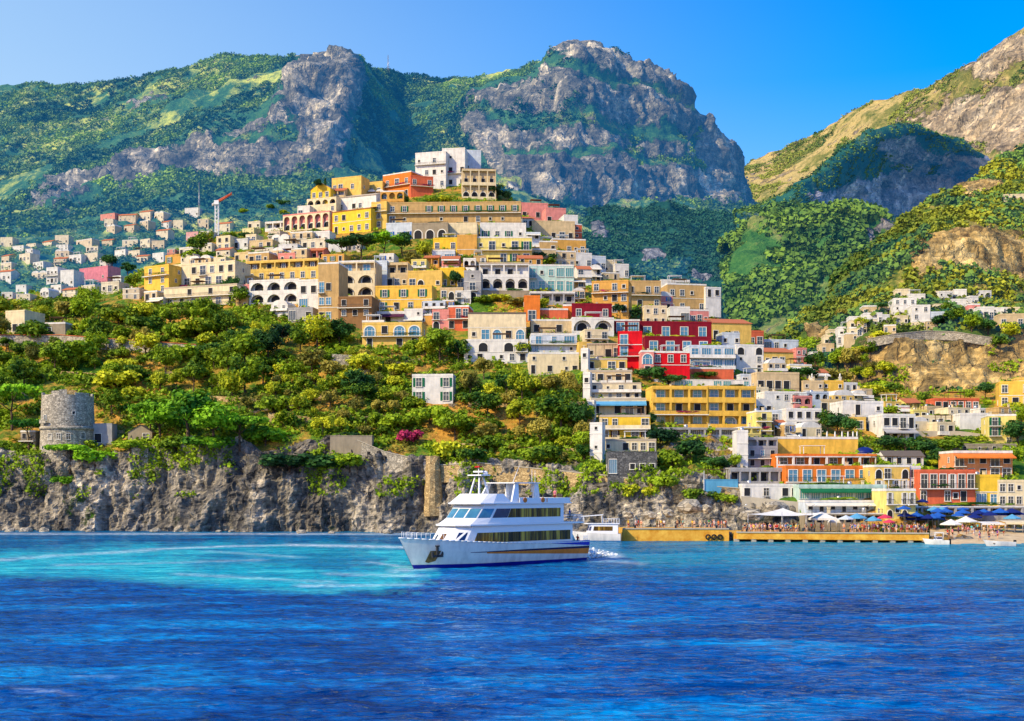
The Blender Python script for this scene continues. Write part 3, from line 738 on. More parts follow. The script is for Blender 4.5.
def crown_mesh(kind, seed):
    g = random.Random(seed); V = []; Fc = []
    lumps = []
    if kind == 'round':
        for k in range(15):
            d = Vector((g.gauss(0, 1), g.gauss(0, 1), g.gauss(0, 1)*0.8)).normalized()
            lumps.append((Vector((0, 0, 0.60))+Vector((d.x*0.26, d.y*0.26, d.z*0.22))*g.uniform(0.6, 1.15), g.uniform(0.12, 0.19)))
    elif kind == 'umbrella':
        for k in range(20):
            a = g.uniform(0, 2*PI); r = 0.42*math.sqrt(g.random())
            lumps.append((Vector((math.cos(a)*r, math.sin(a)*r, 0.80-0.45*r*r+g.uniform(-.05, .05))), g.uniform(0.10, 0.17)))
    elif kind == 'cypress':
        for k in range(14):
            z = 0.12+0.84*k/13; lumps.append((Vector((g.uniform(-.02, .02), g.uniform(-.02, .02), z)), 0.105*(1.05-z)**0.6+0.01))
    else:   # shrub
        for k in range(12):
            a = g.uniform(0, 2*PI); r = 0.45*math.sqrt(g.random())
            lumps.append((Vector((math.cos(a)*r, math.sin(a)*r, 0.30+0.30*g.random()*(1-r))), g.uniform(0.16, 0.26)))
    nl = {'round': 85, 'umbrella': 75, 'cypress': 60, 'shrub': 80}[kind]; s0 = {'round': 0.046, 'umbrella': 0.042, 'cypress': 0.03, 'shrub': 0.07}[kind]
    for c, r in lumps:
        sq = 0.5 if kind == 'umbrella' else 0.85
        for k in range(nl):
            d = Vector((g.gauss(0, 1), g.gauss(0, 1), g.gauss(0, 1))).normalized()
            p = c+Vector((d.x, d.y, d.z*sq))*r*(g.random()**0.35)*g.choice((1, 1, 1, 1.18))
            n = (d+Vector((g.gauss(0, .5), g.gauss(0, .5), g.gauss(0, .5)+0.35))).normalized(); a = n.orthogonal().normalized(); b = n.cross(a); t = g.uniform(0, PI)
            s = s0*g.uniform(0.6, 1.3)
            a, b = (a*math.cos(t)+b*math.sin(t))*s, (b*math.cos(t)-a*math.sin(t))*s*0.65
            i = len(V); V += [p+a, p+b, p-a, p-b]; Fc.append((i, i+1, i+2, i+3))
    return np.array([v[:] for v in V]), np.array(Fc)
def trunk_mesh(kind, seed):
    g = random.Random(seed); mb = MB(); top = {'round': 0.55, 'umbrella': 0.72, 'cypress': 0.5, 'shrub': 0.3}[kind]; r = {'round': .03, 'umbrella': .026, 'cypress': .02, 'shrub': .025}[kind]
    p = Vector((0, 0, -0.12)); pts = [p]
    for k in range(4): pts.append(Vector((g.uniform(-.02, .02), g.uniform(-.02, .02), top*(k+1)/4)))
    for k in range(4): mb.tube(pts[k], pts[k+1], r*(1-k*0.18), r*(1-(k+1)*0.18), 6)
    for k in range(5):
        a = 2*PI*k/5+g.random(); b = pts[2+k % 2]; l = 0.22 if kind != 'cypress' else 0.05
        mb.tube(b, b+Vector((math.cos(a)*l, math.sin(a)*l, l*0.8)), r*0.45, r*0.15, 5)
    return mb.mesh('trunk', [M['bark']])
CROWNS = {}; TRUNKS = {}
for kind, mats in (('round', ('leaf_green', 'leaf_lime', 'leaf_dark', 'leaf_olive', 'leaf_pine')), ('umbrella', ('leaf_pine', 'leaf_dark')), ('cypress', ('leaf_dark',)), ('shrub', ('leaf_green', 'leaf_lime', 'leaf_dark', 'leaf_olive', 'leaf_red', 'leaf_pine'))):
    for v in range(3):
        VV, FF = crown_mesh(kind, 50+v); TRUNKS[kind, v] = trunk_mesh(kind, 60+v)
        for m in mats: CROWNS[kind, m, v] = mesh_np('crown', VV, FF, [M[m]], False)
TNAME = {'round': 'tree', 'umbrella': 'pine_tree', 'cypress': 'cypress_tree', 'shrub': 'shrub'}
NEAR = ('town_hill', 'east_spur')
TREEBOX = []
def tree(px, py, hpx, kind='round', leaf='leaf_green', label=None, wide=1.0, group=None, sheets=NEAR, p=None):
    p = p or ground(px, py, sheets)
    h = hpx*p.y/F
    v = rnd.randrange(3)
    t = empty(TNAME[kind], p, rnd.uniform(0, 6.28)); t.scale = (h*wide, h*wide, h)
    obj('crown', CROWNS[kind, leaf, v], t); obj('trunk', TRUNKS[kind, v], t)
    tag(t, label, TNAME[kind].replace('_', ' ').replace('cypress tree', 'cypress'), group, px)
    TREEBOX.append((px, py, hpx))
    return t

# ------------------------------------------------------------------ houses
C = dict(white=srgb(240,236,226), cream=srgb(240,222,180), beige=srgb(222,196,150), tan=srgb(206,170,112), ochre=srgb(222,168,84), yellow=srgb(240,200,104),
         bright=srgb(250,206,64), amber=srgb(250,200,84), orange=srgb(236,130,52), red=srgb(206,36,30), crimson=srgb(225,20,36), maroon=srgb(140,24,44), pink=srgb(236,150,140), rose=srgb(226,70,100),
         grey=srgb(176,174,172), pale=srgb(214,224,232), lemon=srgb(246,226,130), stone=srgb(168,154,130), brown=srgb(150,112,72), mint=srgb(200,226,214), coral=srgb(228,112,76),
         green=srgb(24,110,70), blue=srgb(40,100,190), navy=srgb(24,44,120), dkbrown=srgb(84,50,32), teal=srgb(30,130,130), purple=srgb(90,40,70), sky=srgb(96,170,210), awn=srgb(235,228,210), black=srgb(30,30,34), peach=srgb(244,160,100), gold=srgb(222,176,60))
WIN = {}
def win_mesh(kind):
    """unit fittings, origin on the wall face at the opening's foot centre, x along the wall, -y outwards"""
    if kind in WIN: return WIN[kind]
    mb = MB(); mats = [M['trim'], M['glass'], M['paint'], M['dark_opening'], M['iron']]
    def rect(w, h, shutters=False, dark=False, mull=True, t=0.10, sill=True):
        g = 3 if dark else 1
        mb.box(-w/2-t, -w/2, -.09, .02, 0, h, 0); mb.box(w/2, w/2+t, -.09, .02, 0, h, 0); mb.box(-w/2-t, w/2+t, -.10, .02, h, h+t, 0)
        if sill: mb.box(-w/2-t*1.6, w/2+t*1.6, -.16, .02, -t, 0, 0)
        mb.face([(-w/2, -.015, 0), (w/2, -.015, 0), (w/2, -.015, h), (-w/2, -.015, h)], g)
        if mull:
            mb.box(-.03, .03, -.05, -.016, 0, h, 0); mb.box(-w/2, w/2, -.045, -.017, h*0.62, h*0.62+.05, 0)
        if shutters:
            for s in (-1, 1):
                x = s*(w/2+t+w*0.24); mb.box(x-w*.23, x+w*.23, -.07, .02, -.02, h+.03, 2)
                for k in range(6): mb.box(x-w*.19, x+w*.19, -.085, -.07, h*(k+.25)/6, h*(k+.7)/6, 2)
    if kind == 'w': rect(0.95, 1.5, True)
    elif kind == 'p': rect(1.0, 1.45)
    elif kind == 's': rect(0.7, 0.8, False, True, False)
    elif kind == 'o': rect(1.15, 1.5, False, True, False, 0.06)
    elif kind == 'd': rect(1.0, 2.1, False, True, False, 0.10, False)
    elif kind == 'f': rect(1.25, 2.15, True, False, True, 0.10, False)
    elif kind == 'F': rect(1.5, 2.2, False, False, True, 0.12, False)
    elif kind in 'aA':
        w, h, t, n = (2.0, 2.3, 0.22, 12); r = w/2; sp = h-r
        g = 3 if kind == 'a' else 1
        pts = [(r*math.cos(PI*k/n), sp+r*math.sin(PI*k/n)) for k in range(n+1)]
        out = [((r+t)*math.cos(PI*k/n), sp+(r+t)*math.sin(PI*k/n)) for k in range(n+1)]
        mb.face([(-r, -.012, 0), (r, -.012, 0)]+[(x, -.012, z) for x, z in pts], g)
        for k in range(n):
            a, b, c, d = pts[k], pts[k+1], out[k+1], out[k]
            mb.face([(a[0], -.10, a[1]), (d[0], -.10, d[1]), (c[0], -.10, c[1]), (b[0], -.10, b[1])], 0)
            mb.face([(a[0], -.10, a[1]), (b[0], -.10, b[1]), (b[0], 0, b[1]), (a[0], 0, a[1])], 0)
            mb.face([(d[0], -.10, d[1]), (d[0], 0, d[1]), (c[0], 0, c[1]), (c[0], -.10, c[1])], 0)
        for s in (-1, 1): mb.box(min(s*r, s*(r+t)), max(s*r, s*(r+t)), -.10, 0, 0, sp, 0)
        if kind == 'A':
            for x in (-.45, .45): mb.box(x-.035, x+.035, -.05, -.013, 0, sp+.5, 0)
            mb.box(-r, r, -.05, -.014, sp-.03, sp+.04, 0)
    elif kind == 'g':
        rect(2.6, 2.0, False, False, False, 0.10)
        for x in (-.65, 0, .65): mb.box(x-.04, x+.04, -.05, -.016, 0, 2.0, 0)
    WIN[kind] = mb.mesh('window', mats)
    return WIN[kind]
BLUEWIN = {}
def win_variant(kind, glass):
    if glass == 'glass': return win_mesh(kind)
    if (kind, glass) not in BLUEWIN:
        m = win_mesh(kind).copy(); m.materials[1] = M[glass]; BLUEWIN[kind, glass] = m
    return BLUEWIN[kind, glass]

def railing(w, depth, h, parent, solid=False, color=None):
    mb = MB()
    if solid:
        mb.box(-w/2, w/2, -depth, -depth+.12, 0, h*.9, 0); mb.box(-w/2, -w/2+.12, -depth+.125, -.01, 0, h*.9, 0); mb.box(w/2-.12, w/2, -depth+.125, -.01, 0, h*.9, 0)
        return mb, M['plaster']
    n = max(3, int(w/0.28))
    for k in range(n+1):
        x = -w/2+w*k/n; mb.box(x-.022, x+.022, -depth, -depth+.04, 0, h, 0)
    mb.box(-w/2, w/2, -depth-.01, -depth+.06, h, h+.07, 0)
    for s in (-1, 1): mb.box(s*w/2-.03, s*w/2+.03, -depth+.06, -.01, h, h+.07, 0)
    return mb, M['iron']

HB = []           # photo boxes already built over, for the gap filling
LM = []           # landmarks for labels
CNT = dict(win=0)
def house(px0, px1, pyb, pyt, color, floors, label, lm=None, cat='house', yaw=None, d=None, roof='flat', shut='green', glass='glass', set_=None, foot=4.0, sheets=NEAR,
          side=None, para=True, solid=None, awn=None, name='house', group=None, rcolor=None, p=None, sidewin=True, stack=0, trimcol=None, small=False, topcol=None):
    pc = (px0+px1)/2
    p = p or ground(pc, pyb, sheets)
    Y = p.y; mpp = Y/F
    if yaw is None: yaw = max(-24, min(14, (pc-480)*0.075))
    yw = R(yaw)
    w = (px1-px0)*mpp/max(0.5, math.cos(yw)); h = (pyb-pyt)*mpp
    if small: w = max(w, 2.5); h = max(h, 2.2)
    nf = len(floors); fh = h/nf
    if d is None: d = max(4.0, min(10.0, h*1.0+2.5, w*1.5+2))
    root = empty(name, p, yw)
    tag(root, label, cat, group, pc)
    if lm: LM.append((pc, (pyb+pyt)/2, lm))
    HB.append((px0, px1, pyt, pyb))
    body = MB(); slab = MB(); rail = []; k = min(1.25, fh/3.0)
    setb = 0.0
    deep = 1.4*min(1, k)
    for fi in range(nf):                     # from the ground up
        fs = floors[nf-1-fi]; z0, z1 = fi*fh, (fi+1)*fh
        if set_ and fi > 0: setb += set_
        if not small and 0 < fi and not any(c in 'BLRPTK' for c in fs) and any(c in 'owpfF' for c in fs) and rnd.random() < .28: fs = 'B'+fs
        mods = [c for c in fs if c in 'BLRPTKGE']; tok = [c for c in fs if c not in 'BLRPTKGE']
        open_ = 'L' in mods or 'R' in mods
        y0 = setb+(deep if open_ else 0)
        yb = max(setb+d, y0+2)
        body.box(-w/2, w/2, y0, yb, z0-(foot if fi == 0 else 0), z1, 0, bottom=False)
        if not small and not open_:
            tok = [(rnd.choice('spp.oF') if c == '.' and rnd.random() < .5 and fs not in ('.', '......', '.....', '....', '...') else c) for c in tok]
        n = len(tok); bay = w/max(1, n)
        if open_:
            ar = MB()
            pw = min(0.5, bay*0.16)
            if 'L' in mods:
                for b in range(n+1):
                    x = -w/2+bay*b; x0 = max(-w/2, x-pw/2); x1 = min(w/2, x+pw/2)
                    ar.box(x0, x1, setb, setb+.4, z0+.002, z1-.3*k, 0)
                ar.box(-w/2, w/2, setb-.02, y0-.002, z1-.3*k, z1-.002, 0)
                ar.box(-w/2, w/2, setb-.03, setb+.15, z0+.003, z0+.9*k, 0)
            else:
                zt = z1-.002; r = min((bay-pw*2)/2, (fh-.5*k)); sp = z1-.35*k-r; m = 10
                for b in range(n):
                    xc = -w/2+bay*(b+.5); ys = setb; yt = setb+.35
                    ar.face([(xc-bay/2, ys, z0), (xc-r, ys, z0), (xc-r, ys, zt), (xc-bay/2, ys, zt)]); ar.face([(xc+r, ys, z0), (xc+bay/2, ys, z0), (xc+bay/2, ys, zt), (xc+r, ys, zt)])
                    ar.face([(xc-r, ys, z0), (xc-r, yt, z0), (xc-r, yt, sp), (xc-r, ys, sp)]); ar.face([(xc+r, yt, z0), (xc+r, ys, z0), (xc+r, ys, sp), (xc+r, yt, sp)])
                    for q in range(m):
                        a0, a1 = PI*q/m, PI*(q+1)/m
                        xa, za, xb, zb = xc+r*math.cos(a0), sp+r*math.sin(a0), xc+r*math.cos(a1), sp+r*math.sin(a1)
                        ar.face([(xb, ys, zb), (xa, ys, za), (xa, ys, zt), (xb, ys, zt)]); ar.face([(xa, ys, za), (xb, ys, zb), (xb, yt, zb), (xa, yt, za)])
                ar.face([(-w/2, setb, z0-(foot if fi == 0 else 0)), (-w/2, setb, zt), (-w/2, y0, zt), (-w/2, y0, z0-(foot if fi == 0 else 0))])
                ar.face([(w/2, y0, z0), (w/2, y0, zt), (w/2, setb, zt), (w/2, setb, z0)])
                ar.face([(-w/2, setb, zt), (w/2, setb, zt), (w/2, y0, zt), (-w/2, y0, zt)])
                ar.box(-w/2, w/2, setb-.025, setb-.002, z0-.3*k, z0+.75*k, 0)
            ar.build('loggia' if 'L' in mods else 'arcade', M['plaster'], root, color=C[trimcol] if trimcol else C[color])
            if fi == 0: body.box(-w/2, w/2, setb+.01, y0-.003, z0-foot, z0-.01, 0, bottom=False)
        for b, c in enumerate(tok):
            if c in '._': continue
            x = -w/2+bay*(b+.5)
            zo = {'w': .75, 'p': .75, 's': 1.2, 'o': .7, 'g': .5}.get(c, 0.08)*k
            sc = k*1.22
            lim = bay*0.88/({'w': 1.95, 'p': 1.3, 's': 1, 'o': 1.4, 'd': 1.3, 'f': 2.6, 'F': 1.9, 'a': 2.5, 'A': 2.5, 'g': 2.9}[c])
            sx = min(sc, lim); sz = min(sc, (fh-zo-.25*k)/({'w': 1.6, 'p': 1.6, 's': .9, 'o': 1.6, 'd': 2.2, 'f': 2.3, 'F': 2.35, 'a': 2.55, 'A': 2.55, 'g': 2.1}[c]))
            if c in 'aA': sz = min(sz, sx*1.25)
            o = obj('window' if c not in 'd' else 'door', win_variant(c, glass), root, (x, y0-.004, z0+zo), 0, (sx, sc, sz), C[shut])
            CNT['win'] += 1
            if c in 'fF' and 'B' not in mods and not open_ and fi > 0:
                bw = min(bay*.92, 2.4*sx+.3)
                bm, mt = railing(bw, .95, .95, None)
                bm2 = MB(); bm2.box(-bw/2-.05, bw/2+.05, -1.0, -.005, -.16, 0, 0)
                s = bm2.build('balcony', M['trim'], root, loc=(x, y0, z0+.06)); bm.build('railing', mt, s)
        if fi > 0 and not small and 'B' not in mods and not open_ and rnd.random() < .55:
            sb = MB(); sb.box(-w/2-.09, w/2+.09, y0-.09, y0-.003, z0-.09, z0+.09, 0); sb.build('string_course', M['trim'], root)
        if 'B' in mods:
            bd = 1.25*min(1, k)
            bm2 = MB(); bm2.box(-w/2-.05, w/2+.05, -bd, -.005, -.2, 0, 0)
            s = bm2.build('balcony', M['trim'], root, loc=(0, setb, z0+.05))
            bm, mt = railing(w, bd-.05, 0.95*min(1, k), None, bool(solid))
            r_ = bm.build('railing', mt, s)
            if solid: r_.color = C[solid] if isinstance(solid, str) else C['white']
            if rnd.random() < .5:
                VV, FF = tuft(30, rnd); obj('balcony_plant', mesh_np('balcony_plant', VV*np.array([w*rnd.uniform(.12, .35), .35, .45]), FF, [M[rnd.choice(('leaf_green', 'leaf_lime', 'leaf_red', 'leaf_dark'))]], False), s, (rnd.uniform(-.3, .3)*w, -bd+.2, .65))
        if 'K' in mods or 'T' in mods:       # awning over this storey
            aw = MB(); az = z1-.25*k; dp = 2.0*min(1, k)
            m = max(2, int(w/1.6))
            for q in range(m):
                xa, xb = -w/2+w*q/m, -w/2+w*(q+1)/m; sag = .06
                aw.face([(xa, y0-.02, az), (xa, y0-dp, az-.75*k), (xb, y0-dp, az-.75*k), (xb, y0-.02, az)]); aw.face([(xa, y0-dp, az-.75*k), (xa, y0-dp, az-1.0*k), (xb, y0-dp, az-1.0*k), (xb, y0-dp, az-.75*k)])
            aw.build('awning', M['fabric'], root, color=C[awn or 'awn'])
        if 'P' in mods:                      # pergola / flat canopy on posts in front
            pg = MB(); dp = 2.6*min(1, k)
            m = max(2, int(w/2.4))
            for q in range(m+1):
                x = -w/2+.1+(w-.2)*q/m; pg.box(x-.06, x+.06, setb-dp, setb-dp+.12, z0-.1, z1-.3*k, 0)
            pg.box(-w/2, w/2, setb-dp-.1, setb-dp+.2, z1-.3*k, z1-.15*k, 0)
            for q in range(m*3+1):
                x = -w/2+.05+(w-.1)*q/(m*3); pg.box(x-.04, x+.04, setb-dp-.15, setb-.01, z1-.145*k, z1-.03*k, 0)
            pg.build('pergola', M['wood'], root)
        if sidewin and not small and d > 5 and not open_ and rnd.random() < .65:
            for sgn in (-1, 1):
                o = obj('window', win_variant('p', glass), root, (sgn*(w/2+.004), y0+(yb-y0)*rnd.uniform(.3, .6), z0+.9*k), sgn*PI/2, (k*.8,)*3, C[shut])
    top = setb+(deep if any(c in floors[0] for c in 'LR') else 0)
    body.build('wall', M['plaster'], root, color=C[color])
    if topcol:
        pass
    rc = rcolor
    x0, x1, ya, yb = -w/2, w/2, setb, setb+d
    if roof == 'flat':
        rb = MB(); pz = .55*min(1, k) if para else .18
        yf = setb
        rb.box(x0-.06, x1+.06, yf-.06, yb+.06, h+.002, h+.16, 0)
        if para:
            rb.box(x0-.02, x1+.02, yf-.02, yf+.2, h+.163, h+pz, 0); rb.box(x0-.02, x0+.2, yf+.203, yb, h+.163, h+pz, 0); rb.box(x1-.2, x1+.02, yf+.203, yb, h+.163, h+pz, 0)
        rf = rb.build('roof', M['plaster'] if rc is None or rc in C else M[rc], root, color=C[rc] if rc in C else (C['white'] if rnd.random() < .35 else C[color]))
        if not small and rnd.random() < .5:
            cb = MB(); q = rnd.uniform(.35, .6); cx = rnd.uniform(x0*.6, x1*.6); cy = ya+d*.5; cb.box(cx-q/2, cx+q/2, cy-q/2, cy+q/2, h+.1, h+1.3, 0); cb.box(cx-q/2-.08, cx+q/2+.08, cy-q/2-.08, cy+q/2+.08, h+1.303, h+1.42, 0)
            cb.build('chimney', M['plaster'], rf, color=C['cream'])
        if not small and w > 3.5 and rnd.random() < .45:
            VV, FF = tuft(46, rnd); pw_ = w*rnd.uniform(.25, .6); xx = rnd.uniform(-.2, .2)*w
            obj('roof_plant', mesh_np('roof_plant', VV*np.array([pw_/2, .55, .55]), FF, [M[rnd.choice(('leaf_green', 'leaf_green', 'leaf_lime', 'leaf_dark'))]], False), rf, (xx, setb+.6, h+.6))
        if not small and w > 4 and d > 5 and rnd.random() < .3:
            pg = MB(); x_ = rnd.uniform(-.2, .15)*w; q = min(2.4, w*.3)
            for sx_ in (-q, q):
                for yy_ in (setb+1, setb+3.5): pg.box(x_+sx_-.06, x_+sx_+.06, yy_-.06, yy_+.06, h+.163, h+2.3, 0)
            pg.box(x_-q-.2, x_+q+.2, setb+.7, setb+3.8, h+2.301, h+2.4, 0)
            pg.build('roof_canopy', M['wood' if rnd.random() < .5 else 'white_paint'], rf)
        if not small and rnd.random() < .35:
            tk = MB(); x_ = rnd.uniform(-.35, .35)*w; tk.lathe([(.5, h+.163), (.52, h+1.1), (.2, h+1.3), (.02, h+1.32)], 12, 0, (x_, setb+d*.7, 0)); tk.build('water_tank', M['steel'], rf)
        if not small and rnd.random() < .3:
            rl, mt = railing(w-.4, 0, .8, None); rl.build('roof_railing', mt, rf, loc=(0, setb+.35, h+.16))
    elif roof == 'gable':
        rb = MB(); rh = rnd.uniform(.16, .22)*d+.3; e = .3; ym = (ya+yb)/2
        rb.face([(x0-e, ya-e, h-.05), (x1+e, ya-e, h-.05), (x1+e, ym, h+rh), (x0-e, ym, h+rh)]); rb.face([(x1+e, yb+e, h-.05), (x0-e, yb+e, h-.05), (x0-e, ym, h+rh), (x1+e, ym, h+rh)])
        rb.box(x0-e, x1+e, ya-e, ya-e+.1, h-.2, h-.055, 0)
        rf = rb.build('roof', M[rc or 'terracotta'], root)
        for x in (x0, x1):
            gb = MB(); gb.face([(x, ya, h), (x, yb, h), (x, ym, h+rh-.06)]); gb.build('gable', M['plaster'], root, color=C[color])
    elif roof == 'side':      # pitched so that the gable faces the sea
        rb = MB(); rh = .28*w+.2; e = .25
        rb.face([(x0-e, ya-e, h-.1), (0, ya-e, h+rh), (0, yb+e, h+rh), (x0-e, yb+e, h-.1)]); rb.face([(0, ya-e, h+rh), (x1+e, ya-e, h-.1), (x1+e, yb+e, h-.1), (0, yb+e, h+rh)])
        rb.build('roof', M[rc or 'terracotta'], root)
        gb = MB(); gb.face([(x0, ya, h), (x1, ya, h), (0, ya, h+rh-.06)]); gb.build('gable', M['plaster'], root, color=C[color])
    elif roof == 'lean':
        rb = MB(); e = .3; rise = rcolor if isinstance(rcolor, (int, float)) else .3*w
        rb.face([(x0-e, ya-e, h), (x1+e, ya-e, h+.01), (x1+e, yb, h+.3*d), (x0-e, yb, h+.3*d)])
        rb.box(x0-e, x1+e, ya-e, ya-e+.12, h-.15, h-.005, 0)
        rb.build('roof', M['terracotta'], root)
    elif roof == 'vault':
        nv = max(1, int(round(w/5))); vb = MB(); bw = w/nv
        for q in range(nv):
            xc = x0+bw*(q+.5); r = bw*.46; rings = []
            for yy in (ya+.05, yb-.05): rings.append([(xc+r*math.cos(PI*s/8), yy, h+r*.55*math.sin(PI*s/8)) for s in range(9)])
            vb.loft(rings, 0, close=False)
            vb.face([rings[0][s] for s in range(8, -1, -1)])
        vb.build('roof', M['plaster'], root, color=C['white'])
    elif roof == 'dome':
        vb = MB(); r = min(w, d)*.5
        vb.lathe([(r*math.cos(a), h+r*.7*math.sin(a)) for a in [PI/2*q/7 for q in range(8)]], 20, 0, (0, ya+d*.5, 0)); vb.build('roof', M['paint'], root, color=C[rc or 'navy'])
    root['_m'] = (w, h, d)
    return root

FAR = ('west_mountain', 'town_hill')
H = house
# --- hilltop
H(415,446,188,153,'white',['s.p.','.p.s','p..p'],'white villa block at the left end of the hilltop villa',cat='house',yaw=-14,shut='brown',roof='flat')
H(442,465,186,149,'white',['.s..','.o.o','.o.o'],'tall white hilltop villa with four dark paired windows, highest house in town','the white hilltop villa',yaw=-8,roof='flat')
H(463,481,172,151,'pale',['..','p.'],'pale shaded wing at the right of the white hilltop villa',yaw=6)
H(462,496,199,170,'beige',['Loooo','Laaaa'],'beige portico with tall columns under the white hilltop villa','the beige portico',yaw=4,trimcol='cream')
H(382,412,198,174,'orange',['p.p','p.d'],'bright orange house with sunlit front at the left of the hilltop','the orange hilltop house',yaw=-30,shut='white')
H(411,433,196,177,'coral',['p.p','...'],'dark coral house wall with two pale windows beside the orange hilltop house',yaw=16,shut='white')  # coral paints the shade on the right face of the orange block
H(331,362,191,178,'yellow',['p..p.'],'yellow villa with terrace on the ridge left of the hilltop','the yellow ridge villa',yaw=-20)
H(360,383,195,183,'yellow',['..p'],'low yellow annex right of the yellow ridge villa',yaw=-18)
H(310,331,199,189,'bright',['p.p'],'small bright yellow house with a gabled front on the ridge','the gabled ridge house',roof='side',rcolor='roof_paving',yaw=-22)
H(306,337,213,199,'cream',['Raaaa','p..p'],'cream house with an arched terrace under the gabled ridge house',yaw=-20)
H(337,377,210,196,'white',['p....p'],'long low white house with a pale pitched roof below the yellow ridge villa',roof='gable',rcolor='roof_paving',yaw=-20)
H(281,331,231,214,'pink',['Raaaaaa'],'long pinkish house with a row of six arches','the pink arcade',trimcol='cream',yaw=-22)
H(331,372,233,210,'bright',['....p','d..p.'],'bright sunlit yellow house with a red awning right of the pink arcade','the bright yellow house',yaw=-26,roof='lean',awn='red')
H(371,387,229,203,'yellow',['p','p','p'],'narrow tall yellow house between the bright yellow house and the tan palace',yaw=-18)
H(386,521,224,203,'tan',['pw.wwwwwwww','.s..s.o..s.'],'long tan palace with a row of green shuttered windows below the hilltop','the long tan palace',cat='palace',name='palace',yaw=-2,foot=7)
H(386,412,240,224,'pale',['f.f'],'pale house with blue balconies under the left end of the tan palace',shut='blue',glass='blue_glass',yaw=-6)
H(412,448,239,224,'stone',['aaa'],'grey stone substructure with three dark arches below the tan palace',yaw=-6)
H(447,477,241,224,'cream',['.....'],'blank cream wall block below the tan palace',yaw=-4)
H(480,526,239,224,'white',['w.ws'],'white house with green shuttered windows just under the right end of the tan palace','the small white house under the palace')
H(475,532,263,238,'lemon',['sFs.f','p.Ff.'],'two storey pale yellow house with green doors and a small balcony',yaw=0,shut='green')
H(457,477,263,236,'ochre',['...','p..'],'plain ochre wall house left of the pale yellow house',yaw=-4)
H(433,457,251,239,'bright',['p.p'],'small bright yellow house with two dark windows behind garden trees',yaw=-6)
H(432,455,264,251,'pale',['Fg'],'pale blue white house under the small bright yellow house',glass='blue_glass')
H(521,548,219,204,'pink',['o.o.'],'pinkish white house with dark windows at the left of the sloping terrace row','the sloping pink terrace row',yaw=8)
H(546,566,224,209,'pink',['o.o'],'pinkish white house in the middle of the sloping terrace row',yaw=10)
H(564,578,232,216,'white',['s.s'],'small white house at the lower right end of the sloping terrace row',yaw=12)
H(532,575,240,222,'beige',['Bo.oFo'],'beige house with a long dark balcony under the pink terrace row',yaw=6,shut='dkbrown')
H(572,582,247,225,'coral',['s','s','s'],'narrow coral red tower house at the right skyline',yaw=12)
H(552,586,254,240,'ochre',['p.p.p'],'low ochre house below the beige balcony house',yaw=8)
H(532,556,262,250,'beige',['o.o'],'small beige house half hidden by a dark bush',yaw=6)
H(552,576,268,252,'beige',['s.s','.p.'],'plain beige house with tiny windows below the low ochre house',yaw=8)
for (a, b, c, dd, col, dsc) in ((574,592,268,254,'white','upper'), (590,606,271,257,'pale','second'), (604,617,274,261,'cream','third'), (615,629,278,265,'white','lowest')):
    H(a, b, c, dd, col, ['s.p'], f'{dsc} {col} house of the row stepping down the right skyline', yaw=12, group='houses stepping down the skyline')
# --- upper middle
H(479,529,291,264,'white',['Looo.','Raaaa'],'white house with open loggia above and four pale blue arches','the white arched house',glass='blue_glass',yaw=0,rcolor='roof_paving')
H(528,574,291,266,'mint',['Fs.gg','p.FFF'],'pale mint house with rows of tall green glazed windows','the mint house',glass='green_glass',shut='teal',yaw=2)
H(530,575,305,293,'grey',['Loooo'],'grey open terrace on pillars under the mint house',yaw=2)
H(478,530,297,291,'stone',['.....'],'low stone terrace below the white arched house',para=False)
H(408,442,289,272,'yellow',['.a.s'],'yellow house with one dark arched window left of the bright block',yaw=-5)
H(440,465,289,269,'bright',['.sF'],'bright yellow cube house with a small balcony door','the bright yellow cube',yaw=-5)
H(440,463,300,289,'beige',['.a.'],'beige arched basement under the bright yellow cube',yaw=-5)
H(464,481,300,272,'grey',['s','F','a'],'narrow grey house with one tall window beside the white arched house',yaw=-2)
H(375,432,312,287,'amber',['wwwE','wo.o'],'tan yellow house with two rows of green shuttered windows','the shuttered tan house',yaw=-6)
H(371,405,326,313,'white',['Koo.'],'white shop house with a dark plum awning','the plum awning',awn='purple',yaw=-5)
H(404,423,326,310,'white',['.s','Ko'],'small white house with a flat canopy right of the plum awning',yaw=-5)
H(362,422,349,324,'yellow',['BA.AA','d.od'],'yellow house with three blue arched doors on a balcony','the blue doored yellow house',glass='blue_glass',yaw=-4)
H(432,449,329,311,'pink',['F.','a.'],'pinkish house with a white framed door left of the red orange house',shut='white',yaw=-4)
H(448,469,331,307,'coral',['.F.','o.o'],'red orange house with a white framed window above garden vines','the red orange house',yaw=-6,shut='white')
H(468,526,341,314,'cream',['.....','sFA.A'],'upper half of the cream cliff house with two blue arched windows','the cream cliff house',glass='blue_glass',yaw=0,rcolor='dark_tile')
H(464,528,363,341,'white',['.a.a.','so.s.o'],'lower white half of the cream cliff house with small dark windows',yaw=0,sidewin=False)
H(524,540,321,297,'orange',['.','F'],'small orange tower with vines beside the red garden wall',yaw=0)
H(537,568,321,310,'coral',['...'],'long red garden wall house between the orange tower and the red topped house',yaw=2)
H(531,576,335,321,'beige',['o.o.'],'beige upper house with dark windows under the red garden wall','the beige terraced house',yaw=2)
H(531,577,354,335,'pale',['BF.g','...s'],'pale house with blue balcony windows in the middle of the beige terraces',glass='blue_glass',yaw=2)
H(529,579,374,354,'cream',['s....','d.o.so'],'cream lowest house of the beige terraces with small dark windows',yaw=2)
H(572,612,319,305,'maroon',['p.p'],'dark red topped house with two pale windows','the red topped house',yaw=3,shut='white')
H(563,574,319,306,'orange',['.'],'narrow orange wall left of the red topped house',yaw=-3)
